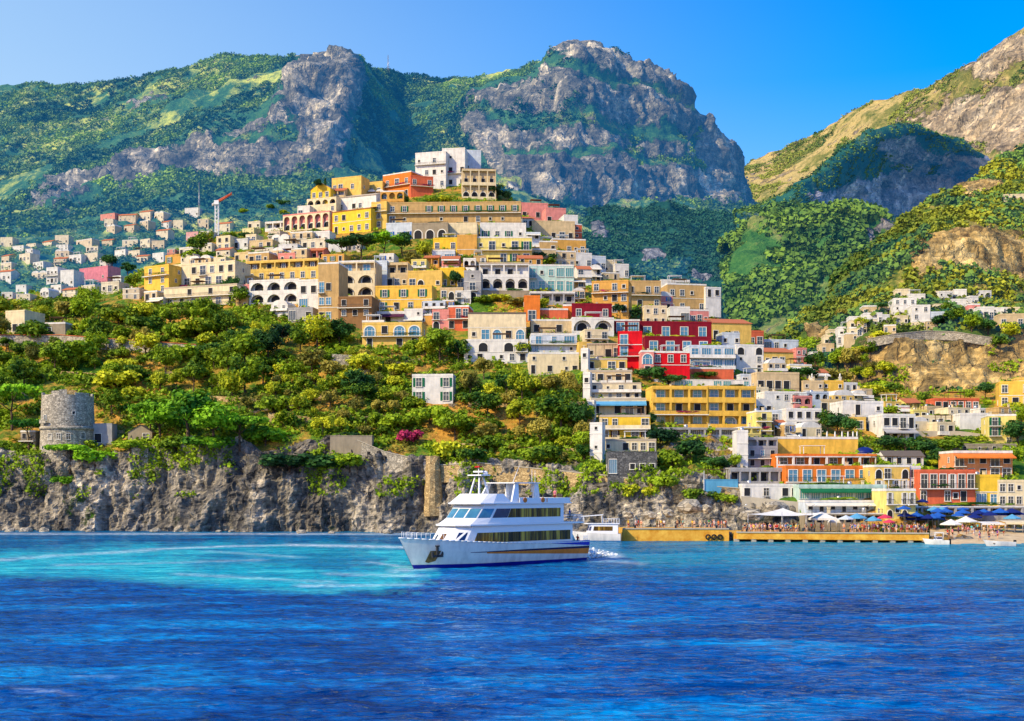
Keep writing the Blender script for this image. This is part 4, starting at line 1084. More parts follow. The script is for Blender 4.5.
H(572,614,334,319,'white',['Raa'],'white house with two wide arches below the red topped house',glass='green_glass',yaw=3)
H(412,453,404,376,'white',['w.w','w.w'],'lone white cottage with green shutters among the slope gardens','the lone white cottage',yaw=-4,sidewin=True,d=6)
# --- left centre
H(244,320,281,261,'yellow',['LwowwwE','p.p.ppp'],'long yellow house with brown shutters above the white arches','the long yellow house',shut='dkbrown',yaw=-14,foot=6)
H(248,300,305,281,'white',['Raaa','Raaa'],'white house with two rows of three arches','the white arches',yaw=-12)
H(298,319,310,281,'white',['o.','g.'],'white house with a big blue window right of the white arches',glass='blue_glass',yaw=-12)
H(288,313,322,309,'grey',['g.o'],'grey garden annex below the white arches',yaw=-10)
H(318,339,322,264,'tan',['...','F..','p..','o..'],'tall tan narrow house between the white arches and the arched hotel',yaw=-9,glass='blue_glass')
H(338,375,298,262,'beige',['LFF','Raa','Raa'],'beige arched hotel with blue balconies and loggias','the arched hotel',glass='blue_glass',yaw=-8,trimcol='cream')
H(338,372,328,298,'brown',['Bo.o','p.p','...'],'rough brown stone base under the arched hotel',yaw=-8)
H(373,387,288,262,'pale',['s','s','s'],'narrow pale blue tower at the right of the arched hotel',yaw=-6)
H(386,408,288,264,'beige',['Loo','o.s'],'beige house with a dark covered roof terrace',yaw=-6)
H(362,384,344,322,'white',['s','.'],'small white wall house left of the blue doored yellow house',yaw=-6)
# --- the left hotel and terraces
H(142,171,294,267,'amber',['p.','p.','..'],'amber tower of the hotel above the left terraces','the amber tower',yaw=-28)
H(168,238,287,264,'cream',['p.o.p.o','BFFoFFo'],'long cream hotel wing right of the amber tower','the cream hotel',yaw=-20,foot=6)
H(160,240,306,287,'cream',['..o.o.o','BFoFoFo'],'lower cream hotel wing on the terrace edge',yaw=-18,foot=6,rcolor='roof_paving')
H(4,26,334,312,'cream',['s.p'],'cream farmhouse at the left edge above the garden wall',yaw=-18)
H(44,66,336,324,'stone',['s.'],'small grey garden house behind the long garden wall',yaw=-10)
# --- right middle
H(592,628,315,282,'ochre',['p..s','.s.p','...p'],'tall plain ochre house with tiny windows','the tall ochre house',yaw=-12)
H(627,661,309,282,'tan',['o..p','.o.p'],'tan house with an arched doorway right of the tall ochre house',yaw=4)
H(661,690,293,281,'white',['..s'],'white roof house on the right skyline',yaw=6)
H(667,707,312,285,'tan',['..s.','s...'],'big tan blank walled house at the right skyline','the blank tan house',yaw=10)
H(644,667,325,307,'cream',['.p.','s.s'],'cream cube house in front of the blank tan house',yaw=4)
H(670,690,324,308,'white',['.g'],'white house with a rounded terrace front',yaw=4)
H(690,709,325,311,'pink',['p.s'],'small pink house right of the rounded white terrace',yaw=8)
H(614,640,333,321,'maroon',['Fg'],'plum house with blue windows left of the dark red hotel wing',glass='blue_glass',shut='sky',yaw=2)
H(618,642,368,333,'crimson',['F.','F.','s.'],'red corner tower of the red hotel with blue balcony doors',glass='blue_glass',yaw=-6,shut='sky')
H(638,712,338,323,'maroon',['FFFF'],'dark red top wing of the red hotel with white framed doors','the red hotel top',shut='white',glass='blue_glass',yaw=4,sidewin=False)
H(645,712,353,338,'maroon',['BFFFF'],'dark red middle wing of the red hotel with a long balcony',shut='sky',glass='blue_glass',yaw=4)
H(651,690,377,353,'crimson',['p.p','...'],'bright red front of the red hotel with two white framed windows','the red hotel',cat='hotel',name='hotel',yaw=3,shut='white')
H(689,735,369,347,'pale',['BFgFg','BgFgg'],'blue glazed veranda wing of the red hotel',glass='blue_glass',yaw=5,solid='white')
H(688,734,379,369,'coral',['...'],'low red base wall with shrubs under the blue veranda wing',yaw=5)
H(641,654,377,352,'pink',['A','d'],'narrow pale red stair tower of the red hotel',glass='blue_glass',yaw=0)
H(710,752,341,323,'yellow',['d.p.'],'yellow house with a long sloping roof right of the red hotel',roof='lean',yaw=10)
H(736,764,373,346,'white',['a.a','s.p','..d'],'white house with two dark arched windows right of the blue veranda',yaw=8)
H(722,740,347,334,'pale',['s.s'],'pale small house above the blue veranda wing',yaw=8)
H(748,764,347,332,'coral',['p.'],'little coral house on the right slope edge',yaw=10)
# --- the terraced stack
stackH = [(587,621,360,345,'cream',['Ps.oF'],'topmost yellowish terrace house of the terraced stack'), (586,627,372,360,'yellow',['Bo.Fo'],'second terrace house of the stack with a planted balcony'), (587,632,384,372,'beige',['BFosoo'],'third terrace house of the stack with white parapet'),
          (588,641,400,384,'cream',['BosFo','BFs.Foo'],'fourth wide white terrace house of the stack'), (590,646,417,400,'cream',['Ko.oFo'],'fifth terrace house of the stack under a blue awning'),
          (600,650,441,417,'bright',['B.....','BFf.Ff'],'yellow terrace house near the foot of the stack'), (604,656,453,441,'cream',['s..p..'],'low white and pink terrace at the foot of the stack')]
for (a, b, c, dd, col, fl, lb) in stackH:
    H(a, b, c, dd, col, fl, lb, 'the terraced stack' if 'fourth' in lb else None, yaw=-3, solid='white' if 'yellow terrace' not in lb else 'cream', awn='sky' if 'fifth' in lb else 'awn', rcolor='roof_paving', group='terrace houses of the stack', shut='dkbrown', sidewin=False)
for a_, b_, c_, d_ in ((581,588,374,350), (583,590,402,374), (587,594,424,402)): H(a_, b_, c_, d_, 'white', ['s', '.'], 'narrow sunlit white stair wall down the left side of the stack', yaw=-14, d=3, group='stair walls of the stack', sidewin=False)
H(590,602,462,424,'white',['s','.','s','.'],'sunlit white side house with a bent wall left of the stack foot',yaw=-18,d=3)
o_ = H(608,657,476,452,'stone',['g.ss.'],'dark grey stone base with two round windows under the stack','the stone base of the stack',yaw=-1,glass='blue_glass',para=False)
for ch in o_.children:
    if ch.name.startswith(('wall', 'roof')): ch.data.materials[0] = M['dark_stone']
# --- the amber hotel
H(652,708,428,388,'amber',['LFFF','BLFoo','BLFFF'],'left half of the amber hotel with three rows of loggias','the amber hotel',cat='hotel',name='hotel',yaw=3,shut='white',glass='green_glass',sidewin=False)
H(707,757,428,388,'amber',['LFFF','LFoo','LFAF'],'right half of the amber hotel with curved balconies',cat='hotel',name='hotel',yaw=9,shut='white',glass='blue_glass',sidewin=False)
H(654,752,388,380,'white',['..gg..gg..'],'white roof terrace pavilion on top of the amber hotel',yaw=5,para=False,glass='green_glass')
H(658,752,437,429,'grey',['Lgggggg'],'dark glazed restaurant terrace under the amber hotel',yaw=5,glass='glass')
H(756,800,392,374,'beige',['Bo.oo.'],'beige terrace house with a planted balcony left of the chimneyed house',yaw=8)
H(740,786,388,376,'pale',['p.o.p'],'pale blue white house above the amber hotel',yaw=8)
H(803,824,400,382,'beige',['s.s','..d'],'beige half of the house with three white chimneys',yaw=6)
H(822,844,401,382,'amber',['s.s','d.d'],'orange half of the house with three white chimneys','the chimneyed orange house',yaw=8)
H(763,799,351,341,'pale',['g.s.'],'pale house with a big window near the top right of town',yaw=8)
H(796,807,364,349,'pink',['s.','p.'],'pink house at the far right end of the upper town',yaw=10)
H(763,794,367,352,'yellow',['s.p.'],'yellow house with a sloping roof below the pale top house',roof='lean',yaw=10)
H(764,800,412,393,'white',['.s.F','o...'],'white house with dark windows right of the amber hotel',yaw=8)
H(786,822,431,410,'white',['o.oo','B.F.F'],'white balconied house above the orange seafront hotel',yaw=6,awn='awn')
H(756,772,440,412,'lemon',['Bo','Bo','o'],'narrow pale yellow house with stacked balconies at the end of the amber hotel',yaw=6)
H(770,790,426,412,'pale',['p.'],'small pale house between the white balconied houses',yaw=6)
H(820,844,414,401,'beige',['o.p'],'small beige house below the chimneyed orange house',yaw=6)
H(842,884,428,403,'white',['.d.s','p..d'],'big plain white house with blue grey doors','the big white house',yaw=6,shut='blue')
H(842,866,432,419,'yellow',['.p'],'little yellow house in front of the big white house',yaw=0)
H(882,916,441,416,'white',['oo.d','Kodpd'],'white house with a covered terrace','the terraced white house',yaw=6,awn='grey')
H(922,960,427,417,'cream',['pspsp'],'low cream house with arched openings behind the hedge',yaw=4)
H(960,990,430,415,'white',['....'],'plain white sunlit house right of the low cream house',yaw=0)
H(989,1015,446,416,'lemon',['f.','f.','..'],'tall pale yellow house with green balcony doors','the tall pale yellow house',yaw=-12)
H(1001,1030,408,383,'amber',['p.p','p.p'],'amber house high at the right edge','the high amber house',yaw=-16)
H(1018,1060,404,379,'yellow',['p.p.','p.p.'],'yellow house at the right edge beside the high amber house',yaw=-8)
H(934,980,412,400,'coral',['oBo.ppp'],'low pinkish red house on the right hillside','the low red house',yaw=4,shut='white')
# --- seafront
H(776,859,456,439,'amber',['......'],'orange upper wall of the seafront hotel','the orange seafront hotel',cat='hotel',name='hotel',yaw=5,sidewin=False,rcolor='white')
H(776,878,468,456,'orange',['LFFoFoo'],'white pillared loggia storey of the orange seafront hotel',cat='hotel',name='hotel',yaw=5,trimcol='white',sidewin=False)
H(785,872,482,468,'orange',['BFFFFFF'],'balconied lower storey of the orange seafront hotel',cat='hotel',name='hotel',yaw=5,shut='white',glass='blue_glass',sidewin=False)
H(857,879,457,454.5,'white',['.'],'round blue dome at the right end of the orange seafront hotel',cat='dome',name='dome',yaw=5,roof='dome',d=4.6,foot=1,sidewin=False,p=W(868,456,ground(820,456).y-1.0))
H(798,888,501,487,'mint',['Kgggggggg'],'long green glazed veranda restaurant below the orange seafront hotel','the green veranda',cat='restaurant',name='restaurant',yaw=5,awn='green',glass='green_glass',sidewin=False)
H(804,884,512,502,'pale',['Kododood'],'shaded shop front with white awnings under the green veranda',yaw=5,sidewin=False)
H(747,778,468,439,'grey',['L.oo','Bo.o','oo.'],'grey balconied house left of the orange seafront hotel',yaw=5,glass='blue_glass')
H(737,748,466,432,'white',['.','.','.'],'narrow white stair tower left of the grey balconied house',yaw=0)
H(730,790,486,470,'grey',['Lo.oo.o'],'long grey restaurant terrace with dark openings',yaw=5)
H(704,738,494,480,'sky',['....'],'blue tarpaulin covered building site with pink wall',yaw=2,para=False)
H(742,800,499,486,'white',['o.p.oo'],'low white terrace buildings above the quay rocks',yaw=4)
H(874,910,491,467,'yellow',['a..a','f.ff'],'yellow house with arched windows on the seafront','the yellow seafront house',yaw=4,shut='white')
H(886,916,518,491,'lemon',['f.ff','a.a.'],'pale yellow house with two dark arches at the quay',yaw=4,shut='white')
H(906,921,491,468,'pale',['g','p'],'narrow pale house left of the coral seafront house',yaw=4)
H(919,976,505,472,'coral',['FBFFfFF','p..ps..'],'coral red seafront house with white framed windows','the coral seafront house',yaw=3,shut='white',cat='house')
H(953,1013,480,453,'peach',['KF.oFKo','BFooFF'],'orange hotel with awnings behind the coral house','the orange beach hotel',cat='hotel',name='hotel',yaw=2,awn='orange',shut='white')
H(942,1017,453,445,'stone',['sosos'],'grey roof terrace storey of the orange beach hotel',yaw=2)
H(884,924,466,456,'white',['oooo'],'low white house with a dark tiled roof','the dark tiled roof',roof='gable',rcolor='dark_tile',yaw=4)
H(975,1000,507,477,'bright',['..','g.'],'yellow shop house with a blue shop front','the blue shop front',glass='blue_glass',yaw=2)
H(998,1040,507,482,'cream',['p.s.p','p.p.p'],'cream house at the right edge of the seafront',yaw=2)
H(806,904,526,514,'stone',['Loooooooooo'],'row of shaded bar openings behind the quay crowd',yaw=3,para=False,sidewin=False)
H(905,1040,519,507,'grey',['Loooooooo'],'row of dark beach bar openings under the seafront houses','the beach bars',yaw=1,para=False,sidewin=False,glass='navy_glass')
# --- east spur
ES = ('east_spur',)
for i, (a, b, c, dd, col, fl, lb) in enumerate((
    (894,916,318,299,'white',['p.p','s.o','p.p'],'tall white house at the middle of the crag village'), (912,930,328,306,'white',['s.','p.','o.'],'white house with small windows above the road wall'),
    (896,910,299,290,'cream',['s.'],'small cream house topping the crag village'), (908,925,304,295,'white',['s.s'],'white house at the upper right of the crag village'),
    (926,944,326,313,'pale',['p.o'],'pale house right of the tall white crag house'), (936,956,301,292,'cream',['s.s'],'cream house directly under the bare crag'), (952,972,310,300,'white',['p.s'],'white house under the right part of the bare crag'),
    (968,980,316,305,'pink',['s.'],'pinkish house in the crag village'), (978,994,321,308,'white',['s.p'],'white house at the right end of the crag village'), (1000,1024,328,315,'beige',['p.p'],'beige house at the right edge below the bare crag'),
    (880,896,318,308,'cream',['s.p'],'cream house left of the tall white crag house'), (864,882,325,314,'white',['.s.'],'white house stepping down left of the crag village'), (850,866,331,320,'cream',['s.s'],'cream house second lowest on the crag village steps'),
    (838,853,339,328,'white',['s.'],'white house low on the crag village steps'), (824,840,347,336,'cream',['s.s'],'cream house at the lower left of the crag village'), (846,864,342,334,'beige',['..s'],'beige house beside the crag village steps'),
    (1004,1024,202,195,'cream',['s.s'],'small cream house high on the spur near the right edge'))):
    H(a, b, c, dd, col, fl, lb, 'the crag village' if i == 0 else None, yaw=-6, sheets=ES, foot=4, group='houses of the crag village', sidewin=False)

ge = random.Random(31)
for (x, y) in ((826,350),(834,338),(843,346),(856,338),(862,334),(872,328),(884,326),(890,334),(902,326),(918,330),(932,330),(946,304),(960,302),(974,308),(985,300),(940,312),(1000,318),(1012,316),(870,318),(856,326),(828,356),(816,362)):
    wd = ge.uniform(9, 15); ht = ge.uniform(7, 12); col = ge.choice(('white', 'cream', 'white', 'beige'))
    near = min(((838,343,'on the lower crag village steps'), (868,328,'on the upper crag village steps'), (910,325,'around the tall crag village house'), (950,303,'under the left of the bare crag'), (985,308,'under the right of the bare crag')), key=lambda q: (q[0]-x)**2+(q[1]-y)**2)[2]
    H(x-wd/2, x+wd/2, y, y-ht, col, ge.choice((['p.s'], ['s.p', 'o.o'], ['sp'])), f'small {"pale "+col if col == "beige" else col} house {near}', yaw=ge.uniform(-16, 6), sheets=ES, foot=5, group='houses of the crag village', sidewin=False, small=True)

# --- the far west quarter
g5 = random.Random(21)
far = [(10,26,252,245,'white'),(24,38,249,243,'pale'),(36,50,258,248,'white'),(16,33,262,253,'pale'),(0,14,299,292,'white'),(14,32,301,293,'pale'),(30,46,270,261,'white'),(44,60,284,265,'white'),(58,76,286,268,'pale'),(76,111,281,268,'rose'),
       (52,68,266,257,'pale'),(66,84,263,254,'white'),(82,100,262,252,'pale'),(98,112,268,257,'white'),(72,96,246,239,'beige'),(24,34,257,248,'rose'),(97,118,221,213,'coral'),(116,138,221,214,'beige'),(106,124,232,223,'yellow'),(122,136,232,224,'beige'),
       (120,140,248,239,'cream'),(138,152,249,238,'pale'),(150,166,249,240,'beige'),(136,156,238,231,'white'),(154,170,238,229,'cream'),(138,150,228,220,'beige'),(168,186,244,230,'yellow'),(172,184,229,219,'cream'),(184,196,228,217,'white'),(184,200,241,231,'pink'),
       (196,210,228,218,'beige'),(198,214,240,230,'white'),(160,170,228,221,'white'),(112,128,258,249,'white'),(126,142,258,250,'pale'),(150,166,262,252,'white'),(60,78,297,288,'cream'),(78,98,294,284,'cream'),(98,122,294,281,'cream'),(120,142,299,287,'beige'),
       (14,28,292,284,'white'),(84,100,252,246,'cream'),(100,114,246,239,'beige'),(54,70,250,244,'white'),(40,54,246,241,'pale'),(166,176,257,248,'coral'),(178,196,264,254,'pale'),(214,232,232,222,'cream'),(216,230,244,233,'yellow'),(230,246,236,226,'white'),
       (232,250,250,238,'white'),(246,262,230,221,'cream'),(250,266,242,232,'cream'),(264,282,226,214,'white'),(266,282,240,230,'beige'),(196,214,252,243,'cream'),(214,232,258,248,'cream'),(232,252,262,252,'yellow'),(252,276,256,247,'cream'),(276,300,254,243,'white'),
       (300,326,250,240,'cream'),(326,348,252,242,'white'),(346,362,252,242,'beige')]
PAT = (['p.s', 's.p'], ['s.s'], ['p.p', '..d'], ['o.s'], ['s..p', 'p.s.'], ['.s', 'p.'])
def cname(c): return {'rose': 'pink', 'lemon': 'pale yellow', 'pale': 'bluish white', 'coral': 'red', 'amber': 'golden', 'bright': 'yellow', 'stone': 'grey'}.get(c, c)
far_lm = [(25, 250, 'at the far left edge of the distant quarter'), (60, 275, 'around the far pink house'), (92, 258, 'above the far pink house'), (118, 220, 'at the top of the distant quarter'), (150, 240, 'in the middle of the distant quarter'), (190, 230, 'behind the crane'), (215, 250, 'right of the crane'), (255, 235, 'left of the pink arcade'), (320, 247, 'below the pink arcade'), (105, 288, 'left of the amber tower'), (15, 298, 'low at the left edge')]
for a, b, c, d_, col in far:
    if b-a < 25 and g5.random() < .1: continue
    if col == 'pale' or (col == 'rose' and b-a < 20): col = g5.choice(('white', 'cream', 'cream'))
    if b-a < 25: a, b, d_ = a+(b-a)*.09, b-(b-a)*.09, c-(c-d_)*.84
    if col == 'rose' and b-a > 20: lb = 'long bright pink house standing out in the distant quarter'
    else:
        lm = min(far_lm, key=lambda q: (q[0]-(a+b)/2)**2+(q[1]-c)**2)[2]
        lb = f'small {cname(col)} house {lm}'
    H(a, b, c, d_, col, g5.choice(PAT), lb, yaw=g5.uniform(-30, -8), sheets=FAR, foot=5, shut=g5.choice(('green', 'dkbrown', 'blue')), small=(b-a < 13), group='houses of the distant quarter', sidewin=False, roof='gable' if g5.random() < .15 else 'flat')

nf_ = 0
for k in range(3000):
    if nf_ >= 18: break
    x, y = g5.uniform(0, 300), g5.uniform(216, 300)
    if not inpoly(x, y, [(0,246),(60,242),(96,218),(150,214),(215,216),(300,216),(250,262),(140,264),(120,296),(0,300)]): continue
    wd = g5.uniform(9, 17); ht = g5.uniform(6, 9.5)
    if any(min(x+wd/2, x1)-max(x-wd/2, x0) > 2 and min(y, y1)-max(y-ht, y0) > 2.5 for x0, x1, y0, y1 in HB): continue
    col = g5.choice(('white', 'white', 'cream', 'cream', 'cream', 'beige', 'lemon')); nf_ += 1
    lm = min(far_lm, key=lambda q: (q[0]-x)**2+(q[1]-y)**2)[2]
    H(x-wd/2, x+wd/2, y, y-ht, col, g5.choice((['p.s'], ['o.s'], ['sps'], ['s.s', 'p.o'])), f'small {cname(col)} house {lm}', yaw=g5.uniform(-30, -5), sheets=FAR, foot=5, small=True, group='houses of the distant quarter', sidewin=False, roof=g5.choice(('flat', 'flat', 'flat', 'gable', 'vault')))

for o_ in [o for o in COL.objects if o.get('group') == 'houses of the distant quarter']:      # distance haze mixed into the wall and roof colours
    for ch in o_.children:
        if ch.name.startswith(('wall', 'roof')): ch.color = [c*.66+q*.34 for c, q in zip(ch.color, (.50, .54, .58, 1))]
# --- small houses filling the gaps of the hill town
town = [(200,236),(262,222),(300,205),(340,186),(415,172),(480,200),(545,214),(580,244),(632,276),(705,286),(752,322),(800,345),(846,384),(900,402),(1024,392),(1024,505),(905,505),(790,500),(740,470),(660,440),(655,380),(600,360),(520,362),(470,330),(440,330),(320,325),(240,310),(130,310),(150,262)]
keep = [(325,228,425,262), (180,240,215,262), (405,330,470,372), (385,236,470,262), (820,405,880,440), (880,430,992,455), (640,370,700,388), (655,430,745,490), (735,255,800,330), (470,292,540,316), (915,395,1000,412), (1010,400,1040,470), (735,436,1030,510), (586,340,660,480), (600,305,742,392), (400,150,510,206), (462,305,580,345)]
def hits(a, b, t, bt, tol=0.34):
    for (x0, x1, y0, y1) in HB:
        ox = min(b, x1)-max(a, x0); oy = min(bt, y1)-max(t, y0)
        if ox > 0 and oy > 0 and ox*oy > tol*min((b-a)*(bt-t), (x1-x0)*(y1-y0)): return True
    for (x0, y0, x1, y1) in keep:
        if (a+b)/2 > x0 and (a+b)/2 < x1 and (t+bt)/2 > y0 and (t+bt)/2 < y1: return True
    return False
def rel(px, py):
    q = min(LM, key=lambda l: (l[0]-px)**2+1.6*(l[1]-py)**2)
    dx, dy = px-q[0], py-q[1]
    if abs(dx) > abs(dy)*1.1: return ('right of ' if dx > 0 else 'left of ')+q[2]
    return ('below ' if dy > 0 else 'above ')+q[2]
nfill = 0
LMH = list(LM)
for k in range(9000):
    if nfill >= 185: break
    x = g5.uniform(150, 1020); y = g5.uniform(200, 500)
    if not inpoly(x, y, town) or not inpoly(x, y-13, town): continue
    wd = g5.uniform(11, 25); ht = g5.uniform(9, 19)
    if x < 330 or x > 880: ht *= .75
    if hits(x-wd/2, x+wd/2, y-ht, y): continue
    col = g5.choice(('white', 'white', 'cream', 'cream', 'beige', 'yellow', 'pale', 'tan', 'lemon', 'pink', 'ochre'))
    n = max(2, int(wd/6.5)); fl = []
    for f_ in range(max(1, int(round(ht/8)))): fl.append(g5.choice(('B', '', '', 'R' if ht > 15 else '', 'L', 'K'))+''.join(g5.choice('opsFw.d.') for _ in range(n)))
    lab = f'small {cname(col)} house {rel(x, y-ht/2)}'
    nfill += 1
    H(x-wd/2, x+wd/2, y, y-ht, col, fl, lab, shut=g5.choice(('green', 'green', 'dkbrown', 'blue', 'white')), group='small houses filling the town', roof=g5.choice(('flat', 'flat', 'flat', 'flat', 'vault', 'gable')), rcolor=None, sidewin=False, solid=g5.choice((None, 'white')))

# --- white chimney stacks with pots on the beige and orange house, closed white parasols on the hotel roof come later
for i, x in enumerate((812, 826, 840)):
    p = ground(822, 400, NEAR); q = W(x, 382, p.y+4); mb = MB()
    mb.box(-.35, .35, -.35, .35, -1.0, 1.3, 0); mb.box(-.45, .45, -.45, .45, 1.303, 1.42, 0); mb.lathe([(.28, 1.425), (.2, 1.9), (.26, 2.0), (.05, 2.5)], 10, 0)
    o = mb.build('chimney_stack', M['trim'], loc=q); tag(o, 'white pot topped chimney stack on the chimneyed orange house roof', 'chimney', 'white chimney stacks in a row', x)

# ------------------------------------------------------------------ walls, tower, road, mast, crane
def wall_strip(name, pts, hpx, mat, label, lm=None, sheets=NEAR, thick=.7, cap=None, cat='wall', foot=3, off=0.0):
    mb = MB(); P = []
    for i in range(len(pts)-1):
        (x0, y0), (x1, y1) = pts[i], pts[i+1]; n = max(1, int(abs(x1-x0)/8))
        for k in range(n+(i == len(pts)-2)): t = k/n; P.append((x0+(x1-x0)*t, y0+(y1-y0)*t))
    G = [ground(x, y, sheets) for x, y in P]
    ys = np.array([p.y for p in G]); ys = smooth1(ys, 6, 0)
    Q = [W(x, y, yy-off) for (x, y), yy in zip(P, ys)]
    c = Vector(Q[len(Q)//2]); h = hpx*c.y/F; rings = []
    for q in Q:
        a = q-c; rings.append([(a.x, a.y, a.z-foot), (a.x, a.y+.15*h*.2, a.z+h), (a.x, a.y+thick, a.z+h), (a.x, a.y+thick, a.z-foot)])
    mb.loft(rings, 0, True, True, False)
    o = empty(name, c); tag(o, label, cat, None, pts[0][0])
    mb.build('wall', M[mat], o)
    if cap:
        mb = MB(); rings = []
        for q in Q:
            a = q-c; rings.append([(a.x, a.y-.12, a.z+h+.003), (a.x, a.y-.12, a.z+h+.2), (a.x, a.y+thick+.1, a.z+h+.2), (a.x, a.y+thick+.1, a.z+h+.003)])
        mb.loft(rings, 0, True, True, False); mb.build('coping', M[cap], o)
    if lm: LM.append((sum(p[0] for p in pts)/len(pts), pts[0][1], lm))
    return o
wall_strip('retaining_wall', [(-40,346),(60,346),(110,350),(196,356)], 11, 'stone', 'long grey garden wall across the left slope', 'the long garden wall', cap='terracotta')
wall_strip('retaining_wall', [(332,368),(352,369)], 14, 'stone', 'short grey stone wall between the shrubs of the middle slope')
wall_strip('retaining_wall', [(300,384),(330,383),(395,366),(420,362)], 4, 'tan_stone', 'low tan terrace wall on the middle slope')
wall_strip('sea_wall', [(352,448),(385,462),(420,470),(440,470)], 10, 'stone', 'pale path wall running down to the cliff pillar', 'the path wall', cap='concrete')
wall_strip('sea_wall', [(440,470),(480,468),(540,474),(600,480),(660,488),(742,494)], 5, 'tan_stone', 'long tan path parapet along the cliff top right of the pillar', 'the cliff path', cap='concrete')
wall_strip('retaining_wall', [(130,458),(148,460)], 16, 'stone', 'grey stone wall right of the round tower terrace')
wall_strip('road_wall', [(868,344),(895,339),(925,336),(955,337),(992,343)], 5, 'stone', 'pale coast road wall curving round the crag', 'the coast road wall', ES, cap='concrete', off=3.2, foot=1.2)
wall_strip('retaining_wall', [(905,436),(960,436),(990,440)], 5, 'concrete', 'pale wall below the hedge behind the dark tiled roof')
wall_strip('retaining_wall', [(655,398),(648,430)], 5, 'dark_stone', 'dark stepped wall between the terraced stack and amber hotel')
wall_strip('retaining_wall', [(742,502),(770,505),(800,508)], 6, 'concrete', 'pale concrete wall above the quay rocks')
for pts, lb in (([(196,398),(262,402),(330,398)], 'low dry stone terrace wall on the slope left of the middle'), ([(60,374),(120,378),(178,374)], 'low dry stone terrace wall above the round tower'), ([(268,416),(330,422),(392,418)], 'dry stone terrace wall above the pale ruin wall'),
                ([(468,404),(530,408),(588,404)], 'dry stone terrace wall below the beige terraces'), ([(458,446),(520,450),(584,452)], 'dry stone terrace wall just above the cliff path'), ([(100,432),(128,434),(150,430)], 'short dry stone wall above the little grey hut'), ([(0,392),(40,396),(84,392)], 'dry stone terrace wall at the left edge above the tower')):
    wall_strip('terrace_wall', pts, 3.2, 'tan_stone', lb, foot=2, off=.6)
# rough stone pillar on the cliff
p = ground(433, 508); mb = MB(); g5b = random.Random(3); rings = []
hh = 52*p.y/F
for k in range(9):
    z = -2+(hh+2)*k/8; r = 1.9*(1.25-.35*k/8); rings.append([(r*math.cos(2*PI*j/10)*g5b.uniform(.85, 1.15), r*math.sin(2*PI*j/10)*g5b.uniform(.85, 1.15), z+g5b.uniform(-.2, .2)) for j in range(10)])
mb.loft(rings, 0, sm=False); o = mb.build('stone_pillar', M['tan_stone'], loc=p); tag(o, 'sunlit rough stone buttress standing against the cliff behind the ferry', 'buttress', None, 433)

# the round watch tower
p = ground(59, 452); p = p+Vector((0, 6.0, 0)); t = empty('watch_tower', p); mpp = p.y/F; Hh = 56*mpp; r0, r1 = 26.5*mpp, 24.5*mpp
tag(t, 'round ruined stone watch tower on the left sea cliff', 'tower', None, 60); LM.append((60, 425, 'the round tower'))
mb = MB(); prof = []; n = 40; gg = random.Random(8); rings = []
for k in range(13):
    z = -12+(Hh+12)*k/12; r = r0+(r1-r0)*max(0, z)/Hh
    rings.append([((r+gg.uniform(-.06, .06))*math.cos(2*PI*j/n), (r+gg.uniform(-.06, .06))*math.sin(2*PI*j/n), z) for j in range(n)])
mb.loft(rings, 0, cap=False); mb.face([(r1*.9*math.cos(2*PI*j/n), r1*.9*math.sin(2*PI*j/n), Hh-.6) for j in range(n)])
mb.build('wall', M['stone'], t)
mb = MB()
hts = [.9, .9, 0.2, 1.6, 1.6, .4, 1.0, 1.0, .3, .3, 1.2, .9, .2, .2, 1.3, 1.7, .2, .9, .9, .1]
for j in range(20):
    a0, a1 = 2*PI*j/20, 2*PI*(j+1)/20; z1 = Hh+hts[j]*.8; pts = [(r1*math.cos(a0), r1*math.sin(a0)), (r1*math.cos(a1), r1*math.sin(a1)), ((r1-.5)*math.cos(a1), (r1-.5)*math.sin(a1)), ((r1-.5)*math.cos(a0), (r1-.5)*math.sin(a0))]
    mb.loft([[(x, y, Hh-.01) for x, y in pts], [(x, y, z1) for x, y in pts]], 0, sm=False)
mb.build('battlement', M['stone'], t)
mb = MB(); rr = r0-(r0-r1)*.36+.12
mb.lathe([(rr+.14, Hh*.40), (rr+.16, Hh*.43), (rr-.0, Hh*.46)], 40); mb.build('string_course', M['stone'], t)
for a, zf, kd in ((-1.9, .22, 'p'), (-1.55, .22, 'p'), (-1.2, .22, 'p'), (-.65, .24, 'p'), (-2.3, .05, 's'), (-1.9, .04, 's'), (-1.0, .66, 's'), (-2.2, .55, 'p')):
    r = r0+(r1-r0)*(zf+.08); obj('window', win_mesh(kd), t, (r*math.cos(a), r*math.sin(a), Hh*zf), a+PI/2, 1.0)
mb = MB(); a = -2.15; r = r0+(r1-r0)*.5
mb.box(-1.2, 1.2, -1.0, .3, 0, .2); mb.box(-1.2, 1.2, -1.0, -.9, .2, 1.0)
mb.build('balcony', M['stone'], t, loc=(r*math.cos(a), r*math.sin(a), Hh*.5), rz=a+PI/2)
# tower's low neighbours
H(20,36,450,432,'stone',['o.','.o'],'low dark stone annex left of the round tower',yaw=-10,sidewin=False)
H(84,112,446,424,'grey',['.o.'],'grey walled terrace right of the round tower',yaw=0,para=False,sidewin=False,d=4)
H(128,152,442,432,'stone',['..'],'little grey hut with pitched roof right of the round tower',yaw=0,roof='side',rcolor='dark_tile',sidewin=False)
H(330,372,450,436,'stone',['....'],'pale stone ruin wall on the cliff edge',yaw=0,para=False,sidewin=False,d=4)

